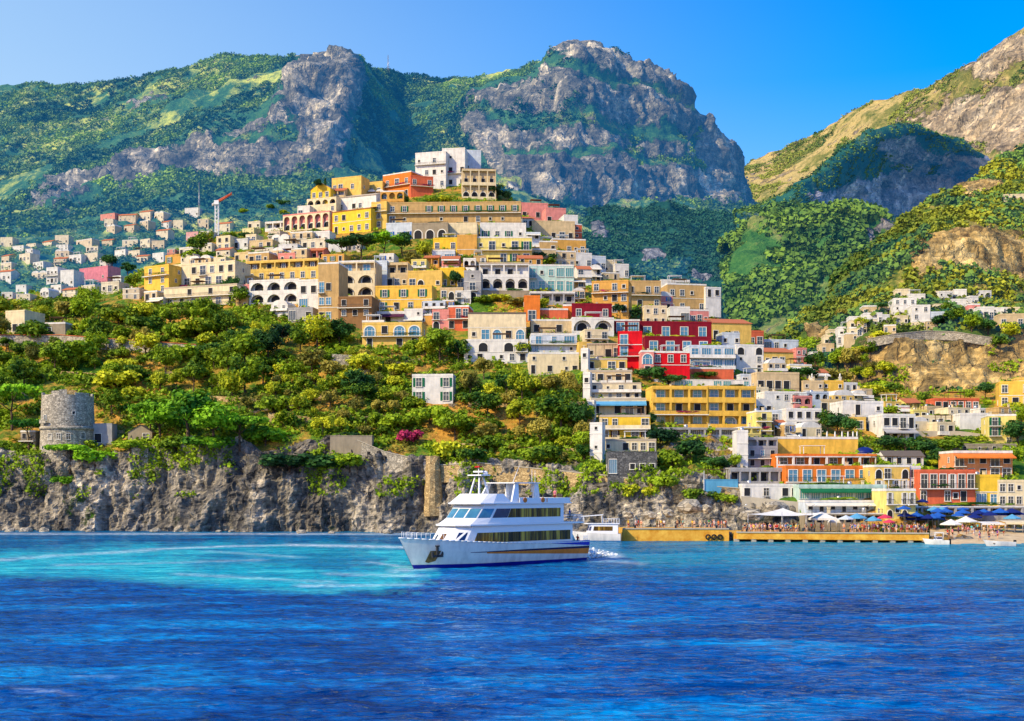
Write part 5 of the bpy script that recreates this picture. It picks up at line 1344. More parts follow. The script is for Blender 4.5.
# mast on the mountain, mast and crane in town
def mast(px, pyb, pyt, sheets, label, w):
    p = ground(px, pyb, sheets); h = (pyb-pyt)*p.y/F; mb = MB()
    for k in range(3):
        a = 2*PI*k/3; mb.tube((w*math.cos(a), w*math.sin(a), -2), (.15*w*math.cos(a), .15*w*math.sin(a), h), .18*w, .1*w, 6)
    for k in range(10):
        z = h*k/10; q = w*(1-.85*k/10)
        for j in range(3):
            a, b = 2*PI*j/3, 2*PI*(j+1)/3; mb.tube((q*math.cos(a), q*math.sin(a), z), (q*.92*math.cos(b), q*.92*math.sin(b), z+h/10), .07*w, .07*w, 4)
    o = mb.build('radio_mast', M['steel'], loc=p); tag(o, label, 'mast', None, px)
mast(388, 76, 55, ('west_mountain',), 'thin lattice radio mast on the mountain crest', 2.0)
mast(199, 219, 182, FAR, 'slim lattice mast behind the far houses left of the crane', .9)
p = ground(217, 238, FAR); mpp = p.y/F; t = empty('tower_crane', p); tag(t, 'red and white tower crane with raised boom above the houses', 'crane', None, 217); LM.append((217, 215, 'the crane'))
Hh = 34*mpp; mb = MB(); s = .7
for x in (-s, s):
    for y in (-s, s): mb.box(x-.14, x+.14, y-.14, y+.14, -3, Hh)
n = int(Hh/1.6)
for k in range(n):
    z = Hh*k/n
    for (a, b) in (((-s, -s), (s, -s)), ((s, -s), (s, s)), ((s, s), (-s, s)), ((-s, s), (-s, -s))): mb.tube((a[0], a[1], z), (b[0], b[1], z+Hh/n), .08, .08, 4)
mb.build('mast', M['white_paint'], t, color=C['white'])
for nm, e, col in (('boom', Vector((15*mpp, 0, 9*mpp)), 'coral'), ('counter_jib', Vector((-5*mpp, 0, -2.5*mpp)), 'coral')):
    mb = MB(); a = Vector((0, 0, Hh+.4)); b = a+e; up = Vector((0, 0, 1)); m = 10
    for off in (Vector((0, -.6, 0)), Vector((0, .6, 0)), Vector((0, 0, 1.0))): mb.tube(a+off, b+off*.6, .2, .15, 5)
    for k in range(m):
        c0 = a+(b-a)*(k/m); c1 = a+(b-a)*((k+1)/m); mb.tube(c0+Vector((0, -.6, 0)), c1+Vector((0, 0, .9)), .1, .1, 4); mb.tube(c0+Vector((0, .6, 0)), c1+Vector((0, 0, .9)), .1, .1, 4)
    mb.build(nm, M['paint'], t, color=C[col] if nm == 'boom' else C['white'])
mb = MB(); mb.box(-1, 1, -1.2, -.2, Hh-.4, Hh+1.4); mb.build('cab', M['white_paint'], t)

# ------------------------------------------------------------------ trees one by one
LMT = [(60, 425, 'the round tower'), (100, 345, 'the long garden wall'), (15, 322, 'the cream farmhouse'), (150, 285, 'the amber tower'), (200, 285, 'the cream hotel'), (275, 295, 'the white arches'), (345, 310, 'the arched hotel'), (392, 338, 'the blue doored yellow house'), (432, 390, 'the lone white cottage'),
       (496, 340, 'the cream cliff house'), (552, 345, 'the beige terraced house'), (612, 400, 'the terraced stack'), (630, 465, 'the stone base of the stack'), (705, 408, 'the amber hotel'), (380, 455, 'the path wall'), (560, 475, 'the cliff path'), (448, 315, 'the red orange house'), (503, 278, 'the white arched house'), (551, 278, 'the mint house'),
       (450, 214, 'the long tan palace'), (305, 222, 'the pink arcade'), (350, 222, 'the bright yellow house'), (455, 165, 'the white hilltop villa'), (217, 220, 'the crane'), (670, 365, 'the red hotel'), (833, 392, 'the chimneyed orange house'), (860, 415, 'the big white house'), (815, 450, 'the orange seafront hotel'),
       (904, 460, 'the dark tiled roof'), (948, 488, 'the coral seafront house'), (983, 465, 'the orange beach hotel'), (1002, 430, 'the tall pale yellow house'), (957, 405, 'the low red house'), (930, 337, 'the coast road wall'), (904, 310, 'the crag village'), (1014, 396, 'the high amber house'), (893, 480, 'the yellow seafront house')]
def trel(px, py):
    q = min(LMT, key=lambda l: (l[0]-px)**2+1.6*(l[1]-py)**2); dx, dy = px-q[0], py-q[1]
    if abs(dx) > abs(dy)*1.1: return ('right of ' if dx > 0 else 'left of ')+q[2]
    return ('below ' if dy > 0 else 'above ')+q[2]
ADJ = {'leaf_green': 'mid green', 'leaf_lime': 'lime green', 'leaf_dark': 'dark green', 'leaf_pine': 'vivid green', 'leaf_olive': 'dry olive', 'leaf_red': 'magenta flowering'}
SHP = {'round': 'round crowned tree', 'umbrella': 'flat topped pine', 'cypress': 'slender cypress', 'shrub': 'bushy shrub'}
def T(px, py, h, kind, leaf, wide=1.0, sheets=NEAR, label=None, group='trees on the slope'):
    if px < 295 and py < 296: sheets = FAR
    sz = '' if h > 22 else 'small '
    return tree(px, py, h, kind, leaf, label or f'{sz}{ADJ[leaf]} {SHP[kind]} {trel(px, py-h/2)}', wide, group, sheets)
# the ones the photo shows singly
for a in ((12,430,52,'umbrella','leaf_pine',1.1),(28,452,38,'umbrella','leaf_pine',1.1),(2,402,34,'round','leaf_green',1.1),(112,416,30,'round','leaf_lime',1.0),(160,440,50,'round','leaf_pine',1.1),(188,438,58,'round','leaf_pine',1.25),(214,445,52,'round','leaf_pine',1.25),(240,447,36,'umbrella','leaf_pine',1.5),(266,446,30,'shrub','leaf_pine',1.7),(205,452,26,'shrub','leaf_pine',1.7),(175,452,24,'shrub','leaf_green',1.7),
          (150,438,40,'umbrella','leaf_pine',1.1),(70,470,30,'umbrella','leaf_pine',1.5),(95,466,26,'shrub','leaf_pine',1.6),(62,486,16,'shrub','leaf_pine',1.6),(130,452,20,'shrub','leaf_green',1.6),(245,372,42,'round','leaf_green',1.2),(228,378,40,'round','leaf_green',1.0),(268,360,34,'round','leaf_dark',1.2),(205,330,36,'round','leaf_green',1.1),
          (190,326,28,'round','leaf_green',1.1),(170,328,26,'round','leaf_green',1.2),(232,402,36,'round','leaf_lime',1.0),(245,395,44,'round','leaf_green',1.1),(282,345,26,'round','leaf_dark',1.3),(300,352,28,'round','leaf_green',1.2),(318,350,40,'round','leaf_lime',1.0),(340,346,30,'round','leaf_dark',1.2),(357,400,34,'round','leaf_dark',1.2),
          (330,410,24,'round','leaf_olive',1.0),(440,362,36,'round','leaf_green',1.1),(425,360,28,'round','leaf_lime',1.0),(458,364,30,'round','leaf_green',1.1),(418,352,18,'shrub','leaf_green',1.3),(560,434,50,'round','leaf_green',1.15),(580,432,34,'round','leaf_dark',1.0),(522,402,40,'round','leaf_lime',.9),(506,398,30,'round','leaf_dark',1.0),(470,398,34,'round','leaf_olive',.9),
          (522,362,24,'round','leaf_lime',1.1),(488,420,34,'round','leaf_green',1.1),(520,430,34,'round','leaf_lime',1.0),(540,448,34,'round','leaf_olive',1.0),(455,440,36,'round','leaf_green',1.2),(430,424,28,'shrub','leaf_green',1.2),(410,444,22,'shrub','leaf_red',1.0),(398,430,26,'shrub','leaf_green',1.3),(415,412,24,'shrub','leaf_lime',1.2),
          (290,470,26,'shrub','leaf_dark',2.0),(320,472,26,'shrub','leaf_dark',1.8),(350,470,26,'shrub','leaf_green',1.6),(455,460,28,'shrub','leaf_lime',1.3),(475,462,22,'shrub','leaf_green',1.3),
          (342,262,26,'umbrella','leaf_dark',1.3),(362,262,30,'umbrella','leaf_dark',1.3),(385,260,30,'umbrella','leaf_pine',1.3),(402,256,26,'round','leaf_dark',1.2),(425,262,26,'round','leaf_lime',1.0),(412,268,18,'round','leaf_olive',1.2),(450,262,14,'shrub','leaf_dark',1.3),(470,264,14,'shrub','leaf_green',1.2),
          (198,258,26,'round','leaf_green',1.1),(207,250,24,'round','leaf_lime',1.0),(190,262,18,'shrub','leaf_green',1.4),(132,292,20,'round','leaf_lime',1.1),(128,275,14,'round','leaf_dark',1.4),(112,268,16,'round','leaf_dark',1.6),(243,214,9,'shrub','leaf_green',1.4),(284,206,9,'shrub','leaf_dark',1.4),(272,210,8,'shrub','leaf_green',1.4),(325,192,14,'cypress','leaf_dark',1.4),(318,190,12,'round','leaf_dark',1.0),
          (232,300,26,'round','leaf_dark',1.0),(240,308,26,'round','leaf_green',1.0),(455,290,22,'round','leaf_dark',.8),(452,310,14,'shrub','leaf_dark',1.2),(545,262,14,'shrub','leaf_dark',1.5),(497,200,18,'round','leaf_dark',1.2),(508,202,14,'round','leaf_dark',1.1),(435,205,12,'shrub','leaf_green',1.5),(446,204,12,'shrub','leaf_lime',1.3),(400,205,11,'shrub','leaf_green',1.6),
          (500,302,12,'shrub','leaf_lime',1.8),(485,304,12,'shrub','leaf_green',1.8),(518,306,12,'shrub','leaf_olive',1.6),(542,308,14,'shrub','leaf_lime',1.0),(582,308,10,'shrub','leaf_lime',1.2),(620,318,16,'round','leaf_dark',1.2),(636,320,14,'round','leaf_dark',1.1),(650,380,20,'shrub','leaf_dark',1.4),(672,384,14,'shrub','leaf_dark',1.6),(705,378,10,'shrub','leaf_green',2.0),(724,378,10,'shrub','leaf_green',2.0),
          (653,402,20,'round','leaf_dark',.6),(652,428,18,'round','leaf_dark',.6),(660,445,26,'shrub','leaf_dark',1.2),(672,470,30,'shrub','leaf_green',1.0),(690,460,30,'shrub','leaf_dark',1.2),(664,490,24,'shrub','leaf_green',1.2),(715,470,22,'shrub','leaf_dark',1.2),(735,470,18,'round','leaf_green',1.0),(640,500,24,'shrub','leaf_lime',1.2),(700,502,20,'shrub','leaf_green',1.5),(725,505,18,'shrub','leaf_green',1.4),
          (838,436,28,'round','leaf_dark',1.2),(850,440,26,'round','leaf_dark',1.1),(828,434,26,'round','leaf_green',1.0),(884,452,20,'round','leaf_dark',1.6),(905,454,20,'round','leaf_dark',1.6),(925,458,22,'round','leaf_dark',1.5),(940,452,20,'shrub','leaf_green',1.8),(960,447,18,'shrub','leaf_green',1.8),(978,447,16,'shrub','leaf_lime',1.5),(940,468,22,'round','leaf_dark',1.3),
          (1018,448,34,'round','leaf_dark',1.1),(1012,470,30,'round','leaf_green',1.0),(1022,428,26,'round','leaf_green',1.1),(958,425,12,'cypress','leaf_dark',1.5),(1012,410,12,'shrub','leaf_lime',1.5),(890,416,16,'shrub','leaf_green',1.5),(912,412,16,'shrub','leaf_lime',1.5),(925,405,16,'round','leaf_green',1.3),(985,400,20,'round','leaf_dark',1.2),(970,402,16,'round','leaf_green',1.2),(895,398,18,'round','leaf_green',1.3),
          (885,380,22,'round','leaf_lime',1.2),(852,372,30,'round','leaf_olive',1.2),(838,372,24,'round','leaf_green',1.2),(860,400,16,'shrub','leaf_green',1.6),(875,396,16,'shrub','leaf_lime',1.6),(868,385,20,'round','leaf_lime',1.0),(815,370,22,'round','leaf_green',1.3),(800,380,18,'shrub','leaf_dark',1.8),(770,372,12,'shrub','leaf_dark',2.0),
          (890,318,18,'umbrella','leaf_dark',1.5),(908,312,10,'shrub','leaf_green',1.5),(940,330,16,'round','leaf_dark',1.5),(955,328,22,'round','leaf_green',1.4),(972,332,20,'round','leaf_green',1.2),(988,335,18,'round','leaf_dark',1.3),(945,314,14,'round','leaf_green',1.5),(1010,342,22,'round','leaf_lime',1.2),(1000,350,18,'round','leaf_green',1.3),
          (880,340,14,'shrub','leaf_lime',1.5),(862,330,16,'round','leaf_lime',1.2),(842,320,14,'round','leaf_olive',1.3)):
    T(*a)
# the rest of the wooded slope, thicker where the photo is green
g6 = random.Random(77)
zones = [([(-30,300),(130,310),(200,318),(235,330),(230,395),(120,400),(100,375),(-30,400)], 84, (13, 36), ('leaf_green', 'leaf_lime', 'leaf_lime', 'leaf_olive', 'leaf_green')),
         ([(230,330),(330,340),(410,362),(400,440),(300,440),(225,395)], 56, (12, 30), ('leaf_green', 'leaf_lime', 'leaf_olive', 'leaf_lime')),
         ([(455,365),(590,385),(590,465),(470,460),(440,420)], 42, (12, 30), ('leaf_lime', 'leaf_olive', 'leaf_green', 'leaf_green')),
         ([(830,345),(870,350),(880,398),(850,400),(810,370)], 8, (10, 20), ('leaf_lime', 'leaf_green', 'leaf_olive'))]
for poly, cnt, (h0, h1), leaves in zones:
    xs = [q[0] for q in poly]; ys = [q[1] for q in poly]; k = 0; tr = 0
    while k < cnt and tr < 4000:
        tr += 1
        x, y = g6.uniform(min(xs), max(xs)), g6.uniform(min(ys), max(ys))
        if not inpoly(x, y, poly): continue
        h = g6.uniform(h0, h1)
        if any(abs(x-a) < .32*(h+c) and abs(y-b) < 7 for a, b, c in TREEBOX): continue
        if any(x > x0-3 and x < x1+3 and y-h*.6 < y1 and y > y0 for x0, x1, y0, y1 in HB): continue
        kind = g6.choice(('round', 'round', 'shrub')); T(x, y, h, kind, g6.choice(leaves), g6.uniform(.9, 1.4)); k += 1
# dark ivy bushes among the houses
k = 0
while k < 60:
    x, y = g6.uniform(200, 1020), g6.uniform(215, 470)
    if not inpoly(x, y, town): k += .02; continue
    h = g6.uniform(6, 11); lf = g6.choice(('leaf_green', 'leaf_dark', 'leaf_lime')); T(x, y, h, 'shrub', lf, 1.3, label=f'small {ADJ[lf]} garden bush {rel(x, y)}', group='garden bushes between the houses'); k += 1

# ------------------------------------------------------------------ the ferry
def hull_fn(Lh, B, sheer, draft, rake, flare=0.55, full=0.62):
    """half breadth of the hull at (x along, z up); stem raked forward"""
    def stem(z): return Lh-rake*(1-max(0, min(1, z/sheer(Lh))))
    def half(x, z):
        t = x/stem(z); top = max(0.05, min(1, (z+draft)/(sheer(Lh)*0.8+draft)))
        e = 1-max(0, (t-full)/(1-full))**(1.75-0.2*(1-top)) if t > full else 1.0
        return max(0.03, B/2*e*(1-flare*(1-top)**2*.5)*(0.93+0.07*min(1, x/3)))
    return stem, half
def build_hull(root, Lh, B, sheer, draft, rake, bands, nx=34, full=0.64):
    """bands: list of (part name, material, fn z_low(x), fn z_high(x), proud, color, x0, x1)"""
    stem, half = hull_fn(Lh, B, sheer, draft, rake, full=full)
    for name, mt, zl, zh, pr, colr, xa, xb in bands:
        mb = MB(); nz = 6
        for side in (1, -1):
            grid = []
            for i in range(nx+1):
                u = i/nx; row = []
                for j in range(nz+1):
                    xq = xa+(xb-xa)*u
                    z = zl(xq)+(zh(xq)-zl(xq))*j/nz
                    x = min(xq, Lh)/Lh*stem(z) if xb >= Lh-.01 else xq
                    row.append((x, side*(half(x, z)+pr), z))
                grid.append(row)
            for i in range(nx):
                for j in range(nz):
                    q = [grid[i][j], grid[i+1][j], grid[i+1][j+1], grid[i][j+1]]
                    mb.face(q if side == -1 else q[::-1], 0, True)
        if name == 'hull':        # transom and deck
            zs = [zl(0)+(zh(0)-zl(0))*j/nz for j in range(nz+1)]
            mb.face([(0, half(0, z), z) for z in zs]+[(0, -half(0, z), z) for z in zs[::-1]])
            dk = []
            for i in range(nx+1):
                x = Lh*i/nx; z = sheer(x)-.75; xx = x/Lh*stem(z); dk.append((xx, half(xx, z)-.05, z))
            mb.face([p for p in dk]+[(x, -y, z) for x, y, z in dk[::-1]])
        mb.build(name, mt, root, color=colr)
    return stem, half

def house_block(mb, rings, m=0):
    """superstructure from plan outlines (same count) at rising heights"""
    mb.loft(rings, m, True, True, False)
def plan(xa, xf, hb, nose, z, n=6):
    """outline: square stern at xa, rounded front ending at xf"""
    pts = [(xa, -hb, z)]
    for k in range(n+1):
        a = -PI/2+PI*k/n; pts.append((xf-nose+nose*math.cos(a)**0.8 if math.cos(a) > 0 else xf-nose, hb*math.sin(a), z))
    pts.append((xa, hb, z))
    return pts
def band(mb, lower, upper, off=.03, skip=(), m=0, t0=0.0, t1=1.0):
    """glass strip standing a little proud of the faces between two outlines"""
    n = len(lower)
    for i in range(n-1):
        if i in skip: continue
        a, b, c, d = Vector(lower[i]), Vector(lower[i+1]), Vector(upper[i+1]), Vector(upper[i])
        if t0 or t1 != 1: a, b, c, d = a+(b-a)*t0, a+(b-a)*t1, d+(c-d)*t1, d+(c-d)*t0
        nn = (b-a).cross(d-a).normalized()*off
        mb.face([a+nn, b+nn, c+nn, d+nn], m)

def lerp_plan(A, B, t): return [tuple(Vector(a)+(Vector(b)-Vector(a))*t) for a, b in zip(A, B)]

Sx, Sy = 8.3, 172.8; hd = math.atan2(-.714, -.70)
t = empty('ferry', (Sx, Sy, 0), hd); tag(t, 'big white passenger ferry with orange and navy stripes crossing in front of the cliff', 'ferry', None, 495)
Lh = 32.0
sheer = lambda x: 2.75+1.25*max(0, (x/Lh-.25)/.75)**1.5
boot = lambda x: 0.42+.12*x/Lh
n = NT('ferry_glass'); co = n.objco(); st = n.noise(1.0, 3, .7, n.mapping(co, (1.4, .1, .08)))
n.base(n.ramp(st, [(.36, (.02, .014, .008)), (.5, (.16, .09, .015)), (.62, (.62, .40, .06))])); n.set(Roughness=.1); M['ferry_glass'] = n.mat
str_lo = lambda x: 1.02+.62*max(0, (x-2)/24)**1.0
bands = [('hull', M['paint'], lambda x: -.7, sheer, 0, C['white'], 0, Lh), ('boot_stripe', M['paint'], lambda x: -.69, boot, .02, srgb(16, 30, 150), 0, Lh),
         ('orange_stripe', M['paint'], lambda x: 1.0+.038*x, lambda x: 1.80+.006*x, .024, srgb(250, 140, 50), 0, 20.5),
         ('navy_stripe', M['paint'], lambda x: 1.805+.006*x, lambda x: 2.12-.002*x-.0035*max(0, x-14)**1.35, .026, srgb(22, 14, 70), 0, 23.0),
         ('stern_panel', M['paint'], lambda x: 2.18+.062*x, lambda x: 2.95-.012*x, .028, srgb(20, 50, 190), 0, 10.3)]
stem, half = build_hull(t, Lh, 8.2, sheer, .8, 2.4, bands)
mb = MB()   # bulwark rub rail
for side in (1, -1):
    pr = None
    for i in range(41):
        x = Lh*i/40; z = sheer(x)+.02; xx = x/Lh*stem(z); q = Vector((xx, side*(half(xx, z)+.03), z))
        if pr: mb.tube(pr, q, .07, .07, 6)
        pr = q
mb.build('rub_rail', M['white_paint'], t)
mb = MB(); x = 27.5   # anchor on the bow flare with its rust streak
zc = 2.5; yy = half(x, zc)+.12
mb.box(x-.12, x+.12, yy-.1, yy+.15, 1.5, 2.9); mb.box(x-.9, x+.9, yy-.1, yy+.15, 1.5, 1.8); mb.box(x-.95, x-.7, yy-.1, yy+.15, 1.8, 2.2); mb.box(x+.7, x+.95, yy-.1, yy+.15, 1.8, 2.2); mb.tube((x, yy+.05, 3.0), (x, yy+.05, 2.85), .3, .3, 10)
mb.build('anchor', M['iron'], t)
n = NT('rust'); n.base(n.ramp(n.noise(2, 4, .6, n.objco()), [(.3, (.06, .04, .02)), (.7, (.28, .18, .06))])); n.set(Roughness=.9); M['rust'] = n.mat
mb = MB(); g = [(x-.6, 2.3), (x+.7, 2.3), (x+1.0, .9), (x+.6, .75), (x-.2, 1.0)]
mb.face([(a, half(a, b)+.05, b) for a, b in g][::-1]); mb.build('rust_patch', M['rust'], t)
# main cabin
zA, zB, zC, zD, zE = 2.0, 5.35, 5.4, 8.0, 9.7
mc0, mc1 = plan(3.2, 26.8, 3.4, 6.5, 2.0), plan(3.2, 24.2, 3.4, 5.2, 5.35)
mb = MB(); house_block(mb, [mc0, mc1]); mb.build('main_cabin', M['white_paint'], t)
NV = len(mc0)
def ring(A, B, z): q = (z-A[0][2])/(B[0][2]-A[0][2]); return lerp_plan(A, B, q)
mb = MB()     # long saloon window along each side: last edge is the port side (y>0), first the starboard
lo, hi = ring(mc0, mc1, 3.15), ring(mc0, mc1, 4.45)
for i, (ta, tb) in ((NV-2, (0.0, .97)), (0, (.03, 1.0)), (NV-3, (.35, 1.0)), (1, (0.0, .65))): band(mb, lo, hi, .03, [k for k in range(NV-1) if k != i], 0, ta, tb)
mb.build('saloon_window', M['ferry_glass'], t)
mb = MB()
for k in range(1, 16):
    a = Vector(lo[NV-2]); b = Vector(lo[NV-1]); p0 = a+(b-a)*(.97*k/16); mb.box(p0.x-.045, p0.x+.045, p0.y+.031, p0.y+.05, 3.15, 4.45)
    mb.box(p0.x-.045, p0.x+.045, -p0.y-.05, -p0.y-.031, 3.15, 4.45)
mb.build('mullion', M['iron'], t)
lo, hi = ring(mc0, mc1, 3.0), ring(mc0, mc1, 4.5)
mb = MB(); band(mb, lo, hi, .035, [k for k in range(NV-1) if k != NV-4], 0, .30, .85); mb.build('front_window', M['navy_glass'], t)
mb = MB(); band(mb, lo, hi, .035, [k for k in range(NV-1) if k != 2], 0, .2, .7); mb.build('front_window', M['navy_glass'], t)
lo, hi = ring(mc0, mc1, 2.15), ring(mc0, mc1, 4.35)
mb = MB(); band(mb, lo, hi, .035, [k for k in range(NV-1) if k != NV-5], 0, .15, .5); mb.build('cabin_door', M['wood'], t)
lo, hi = ring(mc0, mc1, 3.2), ring(mc0, mc1, 4.2)
mb = MB(); band(mb, lo, hi, .035, [k for k in range(NV-1) if k != 3], 0, .45, .7); mb.build('front_window', M['glass'], t)
# upper deck slab, sloping coachroof forward
mb = MB(); house_block(mb, [plan(1.2, 24.7, 3.7, 4.6, 5.352), plan(1.2, 24.7, 3.7, 4.6, 5.55)]); mb.build('upper_deck', M['white_paint'], t)
mb = MB(); house_block(mb, [plan(12, 24.4, 3.5, 4.4, 5.552), plan(12, 22.8, 3.42, 3.6, 6.35)]); mb.build('coachroof', M['white_paint'], t)
uc0, uc1 = plan(5.0, 23.6, 3.35, 3.8, 5.555), plan(5.0, 21.2, 3.35, 3.2, 8.15)
mb = MB(); house_block(mb, [uc0, uc1]); mb.build('upper_cabin', M['white_paint'], t)
lo, hi = ring(uc0, uc1, 6.35), ring(uc0, uc1, 7.55)
mb = MB(); band(mb, lo, hi, .03, [k for k in range(NV-1) if k != NV-2], 0, .22, .95); band(mb, lo, hi, .03, [k for k in range(NV-1) if k != 0], 0, .05, .78); mb.build('saloon_window', M['ferry_glass'], t)
mb = MB(); band(mb, lo, hi, .03, [k for k in range(NV-1) if k != NV-2], 0, .02, .215); band(mb, lo, hi, .03, [k for k in range(NV-1) if k != 0], 0, .785, .98); mb.build('bridge_side_window', M['navy_glass'], t)
for i in range(1, NV-2):
    mb = MB(); band(mb, lo, hi, .03, [k for k in range(NV-1) if k != i], 0, .06, .94); mb.build('bridge_window', M['blue_glass'], t)
mb = MB()
a = Vector(lo[NV-2]); b = Vector(lo[NV-1])
for k in range(1, 13):
    p0 = a+(b-a)*(.22+.73*k/13); mb.box(p0.x-.04, p0.x+.04, p0.y+.031, p0.y+.05, 6.35, 7.55); mb.box(p0.x-.04, p0.x+.04, -p0.y-.05, -p0.y-.031, 6.35, 7.55)
mb.build('mullion', M['iron'], t)
# roof deck with bulwark, wheelhouse brow
mb = MB(); house_block(mb, [plan(3.6, 22.3, 3.6, 3.4, 8.152), plan(3.6, 22.3, 3.6, 3.4, 8.32)]); mb.build('roof_deck', M['white_paint'], t)
mb = MB(); house_block(mb, [plan(15.5, 22.1, 3.45, 3.3, 8.322), plan(16.6, 20.0, 3.1, 2.2, 9.5)]); mb.build('bridge_top', M['white_paint'], t)
mb = MB()
for s in (-1, 1): mb.box(4.0, 14.0, min(s*3.48, s*3.56), max(s*3.48, s*3.56), 8.322, 8.95)
mb.box(3.9, 3.98, -3.6, 3.6, 8.322, 8.95); mb.build('bulwark', M['white_paint'], t)
# radar mast, arch, funnel, rails
mb = MB()
for s in (-1, 1): mb.tube((19.0, s*.9, 9.3), (18.4, s*.35, 12.0), .14, .1, 8); mb.tube((17.2, s*.9, 9.3), (17.8, s*.35, 12.0), .14, .1, 8)
mb.box(17.3, 19.0, -1.3, 1.3, 11.9, 12.05); mb.tube((18.2, 0, 12.05), (18.2, 0, 13.0), .09, .05, 6); mb.box(18.0, 18.35, -.9, .9, 12.35, 12.55); mb.lathe([(.3, 12.06), (.34, 12.3), (.2, 12.5), (.02, 12.56)], 12, 0, (17.6, .7, 0)); mb.build('radar_mast', M['white_paint'], t)
mb = MB(); mb.box(18.0, 18.5, -.45, .45, 13.0, 13.18); mb.build('radar', M['paint'], t, color=C['red'])
mb = MB()
for s in (-1, 1): mb.loft([[(15.3, s*3.2-.15, 8.3), (13.9, s*3.2-.15, 8.3), (13.9, s*3.2+.15, 8.3), (15.3, s*3.2+.15, 8.3)], [(14.0, s*2.6-.12, 10.9), (13.4, s*2.6-.12, 10.9), (13.4, s*2.6+.12, 10.9), (14.0, s*2.6+.12, 10.9)]], 0, sm=False)
mb.box(9.3, 14.3, -2.9, 2.9, 10.902, 11.03); mb.build('sun_canopy', M['white_paint'], t)
mb = MB()
for s in (-1, 1): mb.loft([[(10.5, s*2.4-.5, 8.3), (9.2, s*2.4-.5, 8.3), (9.2, s*2.4+.4, 8.3), (10.5, s*2.4+.4, 8.3)], [(10.2, s*2.4-.35, 10.895), (9.5, s*2.4-.35, 10.895), (9.5, s*2.4+.3, 10.895), (10.2, s*2.4+.3, 10.895)]], 0, sm=False)
mb.build('funnel', M['white_paint'], t)
mb = MB(); mb.tube((12.2, .5, 11.03), (10.9, .5, 13.4), .05, .02, 5); mb.tube((6.2, -1, 8.9), (6.2, -1, 12.8), .05, .02, 5); mb.tube((10.0, 2.0, 11.0), (10.0, 2.0, 12.8), .04, .02, 5); mb.build('antenna', M['white_paint'], t)
mb = MB()
for s in (-1, 1):
    for i in range(12): x = .3+3.0*i/11; mb.tube((x, s*3.6, 5.55 if x > 1.3 else 2.7), (x, s*3.6, 6.5 if x > 1.3 else 3.6), .03, .03, 5)
    mb.tube((1.3, s*3.6, 6.5), (5, s*3.6, 6.5), .035, .035, 5)
    for i in range(9):
        x = 27+4.2*i/8; z = sheer(x); xx = x/Lh*stem(z); mb.tube((xx, s*half(xx, z), z), (xx, s*half(xx, z), z+.8), .03, .03, 5)
    pr = None
    for i in range(9):
        x = 27+4.2*i/8; z = sheer(x); xx = x/Lh*stem(z); q = (xx, s*half(xx, z), z+.8)
        if pr: mb.tube(pr, q, .03, .03, 5)
        pr = q
for k in range(2): mb.tube((1.3, -3.6, 6.1+.4*k), (1.3, 3.6, 6.1+.4*k), .03, .03, 5)
mb.build('railing', M['white_paint'], t)
mb = MB(); mb.box(8.6, 8.7, 3.562, 3.60, 8.35, 8.9)
for k, (x, z) in enumerate(((9.5, 8.65), (13.0, 8.65))): mb.tube((x, 3.565, z), (x, 3.65, z), .34, .34, 14)
mb.build('life_ring', M['paint'], t, color=C['orange'])
mb = MB()
for k in range(5): mb.tube((4.6-k*.7, 1.5-k*.6, 5.6), (4.6-k*.7, 1.5-k*.6, 6.0), .28, .28, 10)
mb.build('deck_seat', M['paint'], t, color=C['navy'])
def local(root, v): return root.matrix_basis @ Vector(v)

# ------------------------------------------------------------------ second boat and small boats
B2 = W(577, 520, 236); B2.z = 0
t = empty('excursion_boat', (W(621, 541, 233).x, 233.5, 0), math.atan2(.12, -.99)); tag(t, 'smaller white excursion boat moored behind the ferry stern', 'boat', None, 597)
sh2 = lambda x: 1.5+.5*(x/9.6)**2
build_hull(t, 9.6, 3.6, sh2, .5, .9, [('hull', M['paint'], lambda x: -.4, sh2, 0, C['white'], 0, 9.6), ('boot_stripe', M['paint'], lambda x: -.39, lambda x: .2, .015, srgb(30, 110, 190), 0, 9.6)], 18)
c0, c1 = plan(.5, 7.0, 1.45, 1.0, .8), plan(.5, 6.3, 1.4, .9, 3.4); mb = MB(); house_block(mb, [c0, c1]); mb.build('cabin', M['white_paint'], t)
lo, hi = ring(c0, c1, 2.1), ring(c0, c1, 2.95); mb = MB(); band(mb, lo, hi, .02, [k for k in range(NV-1) if k not in (0, NV-2)], 0, .08, .8); mb.build('cabin_window', M['ferry_glass'], t)
mb = MB(); band(mb, lo, hi, .02, [0, NV-2], 0, .08, .92); mb.build('windscreen', M['navy_glass'], t)
mb = MB(); house_block(mb, [plan(.2, 7.2, 1.6, 1.0, 3.402), plan(.2, 7.2, 1.6, 1.0, 3.55)]); mb.build('roof', M['white_paint'], t)
mb = MB(); mb.loft([[(3.4, -1.5, 5.1), (7.6, -1.5, 4.8), (7.6, 1.5, 4.8), (3.4, 1.5, 5.1)], [(3.4, -1.5, 5.25), (7.6, -1.5, 4.92), (7.6, 1.5, 4.92), (3.4, 1.5, 5.25)]], 0, sm=False)
for x in (3.6, 7.2):
    for s in (-1.4, 1.4): mb.tube((x, s, 3.5), (x, s, 4.95), .06, .06, 6)
mb.build('awning', M['white_paint'], t)
mb = MB()
for s in (-1.5, 1.5):
    for i in range(7): mb.tube((.3+i*.5, s, 3.55), (.3+i*.5, s, 4.4), .03, .03, 5)
    mb.tube((.3, s, 4.4), (3.4, s, 4.4), .03, .03, 5)
mb.build('railing', M['white_paint'], t)
